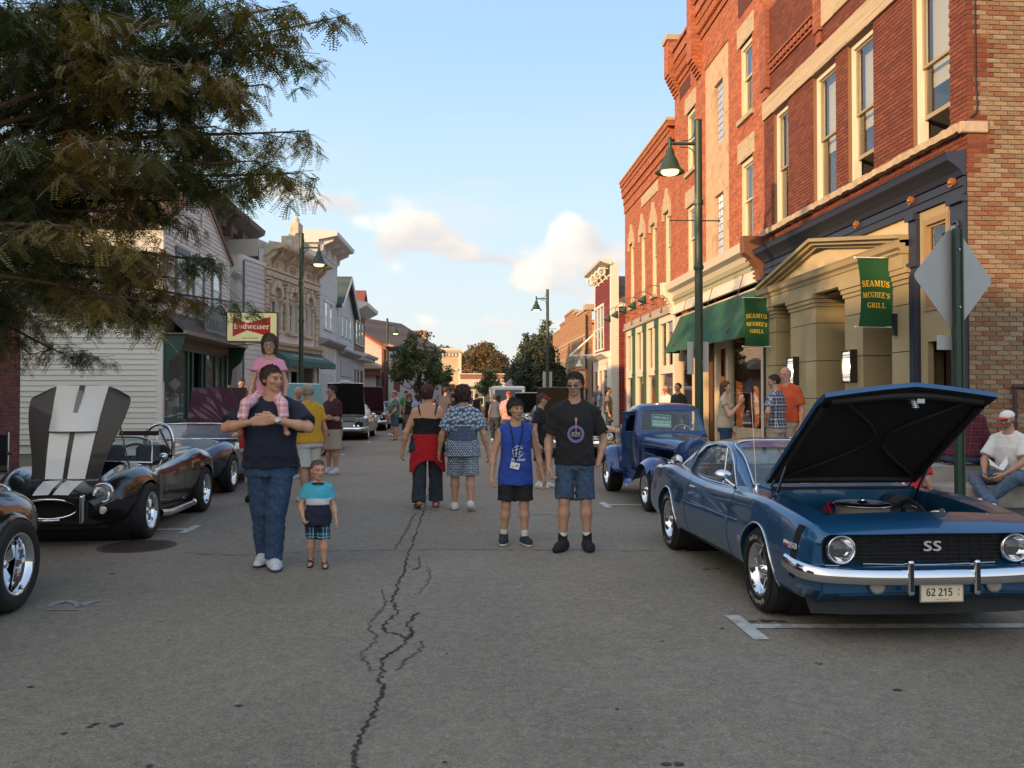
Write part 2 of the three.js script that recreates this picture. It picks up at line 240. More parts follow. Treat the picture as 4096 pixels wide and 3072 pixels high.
// sash window set in an opening; z = 0 is the wall face
function sash(parent,u0,u1,v0,v1,o={}){
const g=grp('window',parent),d=o.d??0.13,fw=o.fw??0.075,m=o.mat||TRIM,mid=o.mid??(v0+v1)/2,lift=o.lift||0,f=[];
f.push(bx(u0,u0+fw,v0,v1,-d-0.1,-d+0.05),bx(u1-fw,u1,v0,v1,-d-0.1,-d+0.05),bx(u0+fw,u1-fw,v1-fw*1.3,v1,-d-0.1,-d+0.05),bx(u0+fw,u1-fw,v0,v0+fw*0.7,-d-0.1,-d+0.05));
obj('frame',f,m,g);
const s=0.045,a=u0+fw,b=u1-fw,up=[bx(a,a+s,mid,v1-fw*1.3,-d-0.03,-d),bx(b-s,b,mid,v1-fw*1.3,-d-0.03,-d),bx(a+s,b-s,v1-fw*1.3-s,v1-fw*1.3,-d-0.03,-d),bx(a+s,b-s,mid,mid+s,-d-0.03,-d)];
const lo=v0+fw*0.7+lift,lt=mid+(lift?lift*0.0:0),dn=[bx(a,a+s,lo,lt+s,-d-0.07,-d-0.035),bx(b-s,b,lo,lt+s,-d-0.07,-d-0.035),bx(a+s,b-s,lt,lt+s,-d-0.07,-d-0.035),bx(a+s,b-s,lo,lo+s*1.6,-d-0.07,-d-0.035)];
obj('sash',up,o.sashMat||m,g);obj('sash',dn,o.sashMat||m,g);
obj('pane',bx(a+s,b-s,mid+s,v1-fw*1.3-s,-d-0.018,-d-0.014),o.glass||GLASS,g);obj('pane',bx(a+s,b-s,lo+s,lt,-d-0.056,-d-0.052),o.glass||GLASS,g);
if(o.blind!==0){const bl=o.blind??1,bw=o.bw??1;obj('blind',[bx(a,lerp(a,b,bw),lerp(v1,v0,bl),v1-0.02,-d-0.2,-d-0.19)],o.blindMat||BLIND,g);}
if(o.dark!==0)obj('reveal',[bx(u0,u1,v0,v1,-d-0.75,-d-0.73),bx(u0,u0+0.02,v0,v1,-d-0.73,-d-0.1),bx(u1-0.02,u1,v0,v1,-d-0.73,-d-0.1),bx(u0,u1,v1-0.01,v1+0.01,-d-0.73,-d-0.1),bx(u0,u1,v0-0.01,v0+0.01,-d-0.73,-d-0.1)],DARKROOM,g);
return g;
}
// rows of dentil-like corbels
function dentils(u0,u1,v0,v1,z0,z1,n,fill=0.5){const out=[],p=(u1-u0)/n;for(let i=0;i<n;i++)out.push(bx(u0+i*p,u0+(i+fill)*p,v0,v1,z0,z1));return out;}
const right=(name,label,cat,D,X=7.6)=>thing(name,label,cat,[X,0,-D],-PI/2);
// === corner pub
{
const D0=20.22,U=(D)=>D0-D,L=8.3,b=right('corner_pub_building','two storey red brick corner pub with khaki pedimented entrance and dark blue cornice','building',D0);
const wins=[[U(19.62),U(18.7)],[U(17.35),U(16.25)],[U(15.75),U(14.72)],[U(13.42),U(12.36)]];
const MORTAR=M(lin(0.22,0.12,0.07),0.95),MORT2=mottled([0.33,0.26,0.17],1.5,0.3,0.95,0.004);
const w=obj('front_wall',wall(0,L,4.86,11.2,wins.map(([a,c])=>[a,c,5.69,8.47]),0.34).map((g)=>g.translate(0,0,-0.012)),MORTAR,b);
const sw=obj('side_wall',[bx(L-0.012-0.3,L-0.012,0,11.2,-14,-0.02)],MORT2,b);
obj('back_wall',[bx(0,L-0.3,0,11.0,-14.3,-14),bx(0,0.3,4.86,11,-14,-0.36),bx(0.3,L-0.3,10.3,10.45,-14,-0.36)],BR_COMMON,b);
// bricks: those that show largest are parts, the others are one mass
const reds=[[0.29,0.082,0.042],[0.26,0.07,0.037],[0.32,0.095,0.048],[0.235,0.063,0.036]],commons=[[0.42,0.28,0.165],[0.45,0.31,0.19],[0.40,0.245,0.14],[0.36,0.17,0.09],[0.47,0.36,0.235],[0.34,0.235,0.145],[0.44,0.30,0.18]];
const noiseT=dataTex(128,128,(x,y)=>{const n=150+105*tn(x/16,y/16,8,4);return[n,n,n];}),RM=reds.map((c)=>M(lin(...c),0.88,0,{map:noiseT})),CM=commons.map((c)=>M(lin(...c),0.92,0,{map:noiseT})),CMT=M(lin(1,1,1),0.92,0,{map:noiseT});
const rr=RNG(77),pitch=0.0725,bh=0.062,bw=0.2,pb=0.213,side=[],front=[];
for(let r=0;r*pitch<11.1;r++){
const y=r*pitch+0.004,off=(r%2)*pb/2,redW=y>4.88?0.2+0.14*(Math.floor(r/8)%2):0;
// side wall courses run from the corner back along the alley (local -z)
for(let s=-off;s<5.4;s+=pb){
const a=Math.max(0.002,s),e=Math.min(s+bw,5.4);if(e-a<0.03)continue;const red=(a+e)/2<redW;
if(y<4.85&&e<0.02)continue;
if(Math.abs(y-5.63)<0.07&&a<0.3)continue;
const patchy=fbm(a*1.3,y*0.9,4,3)>0.62;side.push([a,e,y,red?RM[Math.floor(rr()*4)]:CM[rr()<(patchy?0.4:0.05)?3:Math.floor(rr()*7)],rr()]);
}
if(y>4.87)for(let u=L-bw+off-0.002;u>-bw;u-=pb){
const a=Math.max(0.003,u),e=Math.min(u+bw,L-0.003);if(e-a<0.03)continue;
if(y>8.44&&y<8.97||y>5.52&&y<5.70)continue;
let segs=[[a,e]];if(y>5.64&&y<8.47)for(const[p,q]of wins)segs=segs.flatMap(([s,t])=>(t<=p||s>=q?[[s,t]]:[[s,Math.min(t,p)],[Math.max(s,q),t]])).filter(([s,t])=>t-s>0.02);
for(const[s,t]of segs)front.push([s,t,y,Math.floor(rr()*4),rr()]);
}
}
// side: each brick its own part near the corner
const unit=metres(new THREE.BoxGeometry(1,1,1));let n=0;const rest=[];
for(const[a,e,y,m,q]of side){
if(a<1.15&&y>2.6&&y<8.5&&n<290){const k=new THREE.Mesh(unit,m);k.name=numbered('brick');k.scale.set(0.016,bh,e-a);k.position.set(L-0.002+q*0.003,y+bh/2,-(a+e)/2);k.castShadow=k.receiveShadow=true;sw.add(k);n++;}else rest.push([a,e,y,m,q]);
}
const im=new THREE.InstancedMesh(unit,CMT,rest.length),mt=new THREE.Matrix4();rest.forEach(([a,e,y,m,q],i)=>{im.setMatrixAt(i,mt.makeScale(0.016,bh,e-a).setPosition(L-0.002+q*0.003,y+bh/2,-(a+e)/2));im.setColorAt(i,m.color);});im.name='brick_courses';im.userData.kind='stuff';b.add(im);
const imf=new THREE.InstancedMesh(unit,M(lin(1,1,1),0.86,0,{map:noiseT}),front.length);front.forEach(([a,e,y,m,q],i)=>{imf.setMatrixAt(i,mt.makeScale(e-a,bh,0.018).setPosition((a+e)/2,y+bh/2,-0.006+q*0.003));imf.setColorAt(i,RM[m].color.clone().multiplyScalar(0.9+0.2*q));});imf.name='brick_courses';imf.userData.kind='stuff';b.add(imf);
// corbelled panel at the far top and the name stone
obj('corbel',[...dentils(0.5,3.0,9.62,9.74,0.01,0.06,12,0.6),bx(0.45,3.05,9.78,9.84,0.01,0.07),bx(0.45,3.05,9.5,9.55,0.01,0.05),bx(0.0,0.42,9.2,11.2,0.01,0.12),bx(0.08,0.36,8.97,9.2,0.01,0.08),bx(3.1,3.4,9.3,11.2,0.01,0.1),bx(3.15,3.35,9.05,9.3,0.01,0.06)],BR_DARK,b);
obj('name_stone',rbx(U(17.1),U(13.6),9.34,10.6,0.004,0.05,0.02),STONE,b);
const rough=(g,s,amt)=>{const q=mergeVertices(strip(g)),p=q.attributes.position;for(let i=0;i<p.count;i++){const x=p.getX(i),y=p.getY(i),z=p.getZ(i);p.setXYZ(i,x,y+(fbm(x*s,y*s,z*s,3)-0.5)*amt,z+(fbm(x*s+9,y*s,z*s,3)-0.5)*amt*1.5);}q.deleteAttribute('normal');q.computeVertexNormals();return q;};
const lb=new THREE.BoxGeometry(L-0.02,0.45,0.12,120,6,2).translate(L/2,8.72,0);obj('stone_lintel',rough(lb,5,0.02),STONE,b);
obj('stone_sill',[rough(new THREE.BoxGeometry(L-0.05,0.12,0.2,160,3,3).translate(L/2-0.02,5.62,0.04),7,0.045),rbx(L-0.06,L+0.045,5.52,5.7,-0.32,0.12,0.03)],STONE,b);
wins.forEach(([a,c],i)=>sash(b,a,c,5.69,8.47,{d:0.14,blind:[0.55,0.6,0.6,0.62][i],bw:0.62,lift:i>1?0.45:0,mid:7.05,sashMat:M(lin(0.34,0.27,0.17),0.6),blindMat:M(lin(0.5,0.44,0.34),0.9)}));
// cornice and shop front
obj('cornice',[mould([[-0.1,4.88],[0.06,4.9],[0.1,4.98],[0.2,5.06],[0.3,5.12],[0.32,5.2],[0.34,5.24],[0.02,5.28],[-0.1,5.28]],0.02,L-0.02)],NAVY,b);
obj('frieze',[bx(0.02,L-0.02,4.62,4.875,-0.1,0.05),bx(0.02,L-0.02,4.74,4.77,0.05,0.075)],NAVY,b);
for(const[px,py]of[[3220,965],[3447,858],[3668,757],[3835,680]]){const r=(px-2048)/3300,d=7.6/(r*0.998+0.0614),D=d*(0.998-0.0614*r);obj('rosette',[cyl(0.075,0.05,14).rotateX(PI/2).translate(U(D),4.84,0.085),new THREE.SphereGeometry(0.035,10,8).translate(U(D),4.84,0.12)],M(lin(0.35,0.15,0.05),0.5,0.4),b);}
const pil=(u0,u1,name)=>{const g=grp(name,b);obj('shaft',[bx(u0,u1,0.13,4.6,-0.2,0.06),...[0,1,2,3].map((i)=>bx(u0+0.04+i*(u1-u0-0.08)/4,u0+0.04+(i+0.5)*(u1-u0-0.08)/4,1.2,3.6,0.06,0.08)),bx(u0-0.015,u1+0.015,3.72,3.8,0.0,0.1),bx(u0-0.02,u1+0.02,4.5,4.6,0.0,0.12),bx(u0-0.02,u1+0.02,0.13,0.5,0,0.1)],NAVY,g);return g;};
pil(U(13.47),U(13.24),'pilaster');const cp=pil(U(12.28),U(11.94),'pilaster');obj('ornament',[new THREE.TorusGeometry(0.08,0.025,8,16).translate(U(12.11),4.15,0.085),new THREE.SphereGeometry(0.04,10,8).translate(U(12.11),4.15,0.08),...[0,1,2,3,4,5].map((i)=>new THREE.SphereGeometry(0.03,8,6).translate(U(12.11)+0.08*Math.cos(i*PI/3),4.15+0.08*Math.sin(i*PI/3),0.09))],NAVY,cp);
pil(0.02,0.14,'pilaster');
// narrow bay with the tall window and the side entrance
const uA=U(13.22),uB=U(12.29);
obj('bay_panel',wall(uA,uB,0.13,4.6,[[uA+0.12,uB-0.1,2.95,4.45],[uA+0.2,uB-0.08,0.13,2.45]],0.1),TAN,b);
sash(b,uA+0.12,uB-0.1,2.95,4.45,{d:0.03,mat:M(lin(0.30,0.2,0.1),0.6),mid:3.6,blind:0,glass:GLASS});
obj('side_door',[bx(uA+0.2,uB-0.08,0.13,2.45,-0.36,-0.3)],BROWN,b);obj('door_glass',[bx(uA+0.32,uB-0.2,0.9,2.2,-0.295,-0.285)],GLASS,b);
// portico
const e0=0.16,e1=U(13.48),ST=[e0,e0+0.62],C1=[U(18.4),U(17.05)],C2=[U(15.72),U(15.0)],C3=[U(14.05),e1];
obj('backing_panel',[bx(e0,e1,3.74,4.62,-0.3,-0.02)],YELLOW,b);
obj('entablature',[bx(e0,e1,3.74,3.98,-0.12,0.16),mould([[0.0,3.98],[0.18,3.98],[0.2,4.04],[0.26,4.08],[0.28,4.16],[0.3,4.2],[0.0,4.22]],e0-0.05,e1+0.02),bx(U(14.6),e1-0.05,4.0,4.04,0.16,0.21)],TAN,b);
{ // pediment: raking mouldings and tympanum
const ap=[U(16.95),4.9],rake=(x0,y0,x1,y1)=>{const g=[];for(const[o,h,z]of[[0,0.07,0.3],[-0.07,0.07,0.22],[-0.14,0.06,0.12]]){const s=shape([[x0,y0+o],[x1,y1+o],[x1,y1+o-h],[x0,y0+o-h]]);g.push(new THREE.ExtrudeGeometry(s,{depth:z,bevelEnabled:false}));}return g;};
obj('pediment',[...rake(e0-0.05,4.3,...ap),...rake(ap[0],ap[1],e1+0.02,4.3)],TAN,b);
obj('tympanum',extr([[e0+0.25,4.222],[e1-0.3,4.222],[ap[0],4.72]],0.05).translate(0,0,-0.015),YELLOW,b);
}
const colm=(u0,u1,d=0.1)=>{const g=grp('column',b);const blocks=[];let y=0.13;for(const h of[0.62,0.78,0.8,0.8,0.36]){blocks.push(rbx(u0,u1,y,y+h-0.012,-0.9,d,0.008,1));y+=h;}obj('shaft',blocks,TAN,g);obj('capital',[bx(u0-0.02,u1+0.02,3.48,3.55,-0.9,d+0.03),bx(u0-0.04,u1+0.04,3.56,3.64,-0.9,d+0.06),bx(u0-0.07,u1+0.07,3.65,3.735,-0.9,d+0.09)],TAN,g);return g;};
colm(...ST,0.05);colm(...C1);colm(...C2);colm(...C3,0.05);
obj('porch_ceiling',[bx(e0,e1,3.7,3.73,-2.6,-0.1)],TANDK,b);
// recessed entrance: splayed back wall, door, windows
obj('recess_wall',[...wall(e0,C2[1],0.13,3.7,[[C1[1]+0.12,C2[0]-0.12,0.13,2.7],[ST[1]+0.02,C1[0]-0.02,0.7,3.5]],0.12).map((g)=>g.translate(0,0,-1.1)),...wall(C2[0],e1,0.13,3.7,[[C2[1]+0.02,C3[0]-0.02,0.6,3.5]],0.12).map((g)=>g.translate(0,0,-0.55)),bx(C1[1]-0.01,C1[1]+0.02,0.13,3.7,-1.1,-0.9)],TANDK,b);
const dg=grp('entrance_door',b),da=C1[1]+0.14,db=C2[0]-0.14;obj('door_frame',[bx(da,da+0.12,0.13,2.68,-1.16,-1.02),bx(db-0.12,db,0.13,2.68,-1.16,-1.02),bx(da+0.12,db-0.12,2.5,2.68,-1.16,-1.02),bx(da+0.12,db-0.12,0.13,0.42,-1.14,-1.06),bx(da+0.12,da+0.22,0.42,2.5,-1.14,-1.06)],BROWN,dg);obj('pane',bx(da+0.22,db-0.12,0.42,2.5,-1.11,-1.1),GLASS,dg);
obj('poster',metres(bx(da+0.34,da+0.72,1.45,1.95,-1.095,-1.09)),P(lin(1,1,1),{roughness:0.7,map:(()=>{const t=canvas(64,80,(c)=>{c.fillStyle='#cfc9bd';c.fillRect(0,0,64,80);c.fillStyle='#e08a3c';c.beginPath();c.arc(32,30,16,PI,0);c.fill();for(let i=0;i<7;i++){c.fillRect(28+18*Math.cos(PI+i*PI/6),28+20*Math.sin(PI+i*PI/6),6,4);}c.fillStyle='#7a6fa0';c.fillRect(14,44,36,5);c.fillRect(20,54,24,3);c.fillRect(16,62,32,3);});t.repeat.set(1/0.38,1/0.5);t.offset.set(-(da+0.34)/0.38,-1.45/0.5);t.wrapS=t.wrapT=THREE.RepeatWrapping;return t;})()}),dg);
sash(b,ST[1]+0.02,C1[0]-0.02,0.7,3.5,{d:1.13,mat:BROWN,mid:2.75,blind:0});sash(b,C2[1]+0.02,C3[0]-0.02,0.6,3.5,{d:0.58,mat:BROWN,mid:2.7,blind:0});
{const gold=M(lin(0.5,0.33,0.06),0.4,0.4);obj('window_lettering',text('SEAMUS',0.17,0.004,'serif').translate((ST[1]+C1[0])/2,2.25,-1.12),gold,b);}
obj('notice',[bx(C1[1]+0.02,C1[1]+0.03,1.5,1.85,-0.86,-0.6)],BLACK,b);
obj('camera_bracket',[bx(C3[0]+0.12,C3[0]+0.2,2.62,3.0,0.05,0.11)],BLACK,b);
// wall lamps on the columns, lit
const LAMP=new THREE.MeshStandardMaterial({color:lin(0.85,0.82,0.76),roughness:0.5,emissive:lin(1,0.9,0.75),emissiveIntensity:0.42});
for(const u of[(C1[0]+0.28),(C2[0]+0.3)]){
const g=grp('wall_lamp',b);obj('lamp_shade',rbx(u-0.17,u+0.17,1.86,2.42,0.1,0.22,0.03,3),LAMP,g);
obj('lamp_frame',[bx(u-0.2,u-0.172,1.82,2.46,0.1,0.235),bx(u+0.172,u+0.2,1.82,2.46,0.1,0.235),...[1.82,1.93,1.98,2.3,2.35,2.44].map((y)=>bx(u-0.172,u+0.172,y,y+0.014,0.223,0.236))],M(lin(0.06,0.045,0.035),0.4,0.6),g);
const l=new THREE.PointLight(lin(1,0.8,0.55),0.5,6,2);l.position.set(u,2.14,0.3);l.castShadow=true;l.name='wall_lamp_light';g.add(l);
}
// lightning wire and pipe on the alley wall
obj('wall_wire',tube([[L+0.03,8.0,-0.12],[L+0.03,6.4,-0.12],[L+0.03,5.82,-0.12],[L+0.02,5.76,-0.05],[L-0.2,5.72,0.03]],0.011,30,5),BLACK,b);
obj('gas_pipe',[rod([L+0.12,0.1,-0.62],[L+0.12,1.7,-0.62],0.03),rod([L+0.12,1.7,-0.62],[L+0.12,1.7,-1.7],0.03),new THREE.SphereGeometry(0.042,10,8).translate(L+0.12,1.7,-0.62),rod([L+0.12,1.7,-0.85],[L+0.12,1.78,-0.85],0.022),rod([L+0.12,1.1,-0.9],[L+0.12,1.1,-1.7],0.03)],M(lin(0.05,0.025,0.02),0.7),b);
obj('base_ledge',[bx(L,L+0.35,0.09,0.62,-6,-0.9)],CONCRETE,b);
obj('floor_slab',[bx(e0,L-0.3,0.1,0.128,-4,-0.1),bx(e0,L-0.3,0.13,4.6,-4,-3.9)],FLOORWOOD,b);
}
// two hanging pub banners
{
const ban=canvas(256,480,(c)=>{
c.fillStyle='#0d4a26';c.fillRect(0,0,256,480);c.fillStyle='#f0b51c';c.textAlign='center';
const arc=(s,y,size,bend)=>{c.font='bold '+size+'px serif';const tw=[...s].map((q)=>c.measureText(q).width),tot=tw.reduce((a,b)=>a+b,0);let x=-tot/2;[...s].forEach((q,i)=>{const m=x+tw[i]/2,t=m/(tot/2);c.save();c.translate(128+m*Math.min(1,224/tot),y+bend*t*t);c.rotate(t*bend/160);c.scale(Math.min(1,224/tot),1);c.fillText(q,0,0);c.restore();x+=tw[i];});};
arc('SEAMUS',198,58,12);arc("MCGHEE'S",276,52,12);arc('GRILL',350,50,0);
});
const bm=P(lin(1,1,1),{map:ban,roughness:0.85,transmission:0.12,thickness:0});
const mk=(x0,x1,y0,y1,z,label,sag)=>{
const t=thing('pub_banner',label,'banner',[x0,y0,z],0,'green pub banners on the brick front'),w=x1-x0,h=y1-y0,rows=[];
for(let i=0;i<=24;i++){const v=i/24,r=[];for(let j=0;j<=14;j++){const u=j/14,x=u*w-sag*0.05*Math.sin(v*PI)*(1-u)*-1+(1-v)*sag*0.01;r.push([x,v*h+(1-u)*0.012,0.02*Math.sin(u*5+v*3)+0.03*Math.sin(v*4+1)*(1-v)]);}rows.push(r);}
obj('banner_cloth',[grid(rows)],bm,t,true);const rg=t.children[0].geometry;rg.computeVertexNormals();
obj('banner_rod',[rod([-0.03,h+0.005,0],[w+0.12,h-0.0,0],0.012),new THREE.SphereGeometry(0.024,8,6).translate(-0.035,h,0)],TRIM,t);obj('banner_rod',[rod([-0.03,0,0],[w+0.12,0,0],0.012),new THREE.SphereGeometry(0.024,8,6).translate(-0.035,0,0)],TRIM,t);
};
mk(6.88,7.5,2.77,3.98,-13.95,'green pub banner hanging nearest the grey diamond sign, beside the entrance column',1);
mk(6.88,7.49,2.79,3.98,-19.7,'green pub banner hanging at the end of the green awning',0.2);
}
// === three storey brick building with glass blocks
{
const D0=28.9,U=(D)=>D0-D,L=D0-20.24,b=right('three_storey_brick_building','tall three storey orange brick building with glass block strip and green awning','building',D0);
const WA=[U(22.02),U(21.05)],WC=[U(27.35),U(26.35)],P0=U(25.3),P1=U(22.98),G=[U(24.42),U(23.58)];
const holes=[];for(const w of[WA,WC])for(const v of[[5.63,7.93],[9.09,11.1]])holes.push([...w,...v]);
obj('front_wall',wall(0,L,4.4,13.2,[...holes,[P0,P1,5.2,11.8]],0.34),BR_RED,b);obj('side_wall',[bx(0,0.3,4.4,14,-14,-0.34),bx(L-0.3,L,4.4,16.5,-14,-0.34),bx(0.3,L-0.3,13,13.2,-14,-0.34),bx(0,L,0,14,-14.3,-14)],BR_RED,b);
const PAN=mottled([0.52,0.36,0.22],2.2,0.3,0.9,0.01,[0.38,0.2,0.12]);
obj('stone_panel',wall(P0,P1,5.2,11.8,[[...G,5.6,7.6],[...G,9.1,10.95]],0.25).map((g)=>g.translate(0,0,-0.03)),PAN,b);
const GB=P(lin(0.55,0.62,0.68),{roughness:0.12,transmission:0.35,thickness:0,clearcoat:1});
for(const[v0,v1]of[[5.6,7.6],[9.1,10.95]]){const g=grp('glass_block_window',b);const nu=4,nv=9,du=(G[1]-G[0])/nu,dv=(v1-v0)/nv;for(let i=0;i<nu;i++)for(let j=0;j<nv;j++)obj('glass_block',rbx(G[0]+i*du+0.008,G[0]+(i+1)*du-0.008,v0+j*dv+0.008,v0+(j+1)*dv-0.008,-0.2,-0.12,0.02,1),GB,g);obj('mortar',[bx(...G,v0,v1,-0.24,-0.17)],M(lin(0.3,0.3,0.3),0.9),g);}
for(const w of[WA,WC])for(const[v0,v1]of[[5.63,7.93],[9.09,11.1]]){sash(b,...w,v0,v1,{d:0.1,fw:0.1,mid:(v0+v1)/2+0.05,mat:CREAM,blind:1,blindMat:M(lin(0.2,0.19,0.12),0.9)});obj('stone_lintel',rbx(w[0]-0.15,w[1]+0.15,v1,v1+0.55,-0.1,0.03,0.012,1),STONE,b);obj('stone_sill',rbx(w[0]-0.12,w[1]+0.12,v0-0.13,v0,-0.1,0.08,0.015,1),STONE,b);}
// corbelled cornice, lower at the far end and higher over the middle
const corb=(u0,u1,v)=>[bx(u0,u1,v,v+0.18,-0.34,0.05),...dentils(u0,u1,v+0.2,v+0.45,-0.02,0.14,Math.round((u1-u0)/0.16),0.5),...dentils(u0+0.08,u1-0.06,v+0.47,v+0.72,-0.02,0.18,Math.round((u1-u0)/0.16),0.5),bx(u0,u1,v+0.74,v+1.05,-0.34,0.22),bx(u0,u1,v+1.1,v+1.2,-0.34,0.27)];
obj('corbel',[...corb(0.62,U(26.1),12.5),bx(0.62,U(26.1),12.5,13.75,-0.34,-0.001),...corb(U(25.6),L,12.9),bx(U(25.6),L,12.9,16.4,-0.34,0.02),bx(U(26.1),U(25.6),12.3,16.8,-0.34,0.34),...[0,1,2,3,4].map((i)=>bx(U(26.1),U(25.6),11.8+i*0.1,11.9+i*0.1,-0.1,0.06+i*0.055)),bx(0,0.55,12.9,14.1,-0.5,0.38),...[0,1,2,3,4,5].map((i)=>bx(0,0.55,12.2+i*0.115,12.33+i*0.115,-0.3,0.05+i*0.055))],BR_RED,b);
obj('coping',[rbx(-0.06,0.6,14.1,14.3,-0.6,0.44,0.02),bx(0.6,U(26.1),13.75,13.83,-0.36,0.1)],STONE,b);
for(const q of[[0.7,2.05,11.9,12.35],[U(22.1),U(20.95),11.95,12.5]])obj('vent_panel',bx(...q,-0.02,0.012),M(lin(0.1,0.03,0.02),0.95),b);
// shop cornice
obj('shop_cornice',[mould([[0,5.1],[0.12,5.12],[0.2,5.25],[0.38,5.32],[0.42,5.42],[0.46,5.52],[0,5.58]],0.1,L-0.35),bx(0.1,L-0.35,4.62,5.1,-0.1,0.06),bx(0.1,L-0.35,4.5,4.62,-0.1,0.12)],M(lin(0.68,0.62,0.52),0.6),b);
obj('cornice_dentils',[...dentils(0.15,L-0.4,4.98,5.1,0.06,0.15,60),...dentils(0.15,L-0.4,4.84,4.94,0.06,0.09,60)],M(lin(0.32,0.34,0.22),0.6),b);
for(const[u,m]of[[L-0.2,M(lin(0.17,0.07,0.035),0.6)],[0.0,TRIM]])obj('cornice_bracket',[extr([[0,4.5],[0.1,4.52],[0.14,4.8],[0.3,5.05],[0.5,5.2],[0.52,5.62],[0,5.62]],0.3).rotateY(-PI/2).translate(u+0.15,0,0.005),...[0,1,2,3,4,5].map((i)=>new THREE.SphereGeometry(0.035,8,6).translate(u-0.17,4.6+i*0.11,0.14+i*i*0.012))],m,b);
// shop front below
const F=M(lin(0.60,0.50,0.34),0.6);
obj('shop_front',[...wall(0.1,L-0.05,0.13,4.5,[[0.5,2.1,0.75,4.3],[2.35,3.3,0.13,3.2],[3.45,4.5,0.13,4.3],[4.7,5.6,0.13,3.0],[5.75,L-0.3,0.75,4.3],[4.7,5.6,3.2,4.3],[2.35,3.3,3.4,4.3]],0.14)],F,b);
for(const[a,c,y0,y1]of[[0.5,2.1,0.75,4.3],[5.75,L-0.3,0.75,4.3],[4.7,5.6,3.2,4.3],[2.35,3.3,3.4,4.3]]){const g=grp('shop_window',b);obj('frame',[bx(a,c,3.2,3.28,-0.12,-0.03),bx((a+c)/2-0.03,(a+c)/2+0.03,3.28,y1,-0.12,-0.03)].slice(0,y0<1?2:1),F,g);obj('pane',bx(a,c,y0,y1,-0.09,-0.085),GLASS,g);}
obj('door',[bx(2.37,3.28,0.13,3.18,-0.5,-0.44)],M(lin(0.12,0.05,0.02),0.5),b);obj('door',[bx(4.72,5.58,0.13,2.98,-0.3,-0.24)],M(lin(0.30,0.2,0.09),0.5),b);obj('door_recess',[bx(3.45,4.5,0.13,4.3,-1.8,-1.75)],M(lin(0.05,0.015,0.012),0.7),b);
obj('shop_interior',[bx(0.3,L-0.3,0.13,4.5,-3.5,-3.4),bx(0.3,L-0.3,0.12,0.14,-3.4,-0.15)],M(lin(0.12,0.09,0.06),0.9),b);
obj('brick_base',[bx(5.75,L-0.3,0.13,0.75,-0.14,0.03)],STONE,b);
// awning
const A=thing('green_awning','long sloping green canvas awning over the shop under the white cornice','awning',[7.6,3.05,-27.95],-PI/2),AM=mottled([0.018,0.085,0.045],2,0.25,0.85),aw=7.55;
const rows=[];for(let i=0;i<=8;i++){const t=i/8,r=[];for(let j=0;j<=40;j++){const u=j/40;r.push([u*aw,t*1.27-0.02*Math.sin(t*PI)-0.01*Math.sin(u*40)*(1-t),lerp(0.68,0.09,t)]);}rows.push(r);}
obj('awning_cloth',[grid(rows)],AM,A);obj('awning_side',[extr([[0.66,0.02],[0.1,0.02],[0.1,1.24]].map(([z,y])=>[z,y]),0.006).rotateY(-PI/2).translate(aw,0,0),extr([[0.66,0.02],[0.1,0.02],[0.1,1.24]],0.006).rotateY(-PI/2).translate(0.006,0,0)],AM,A);
obj('awning_rod',[1.1,3.9,6.6].flatMap((u)=>[rod([u,1.75,0.16],[u+0.02,0.25,0.6],0.012),new THREE.SphereGeometry(0.03,8,6).translate(u,0.24,0.62)]),M(lin(0.12,0.05,0.03),0.7),A);
}
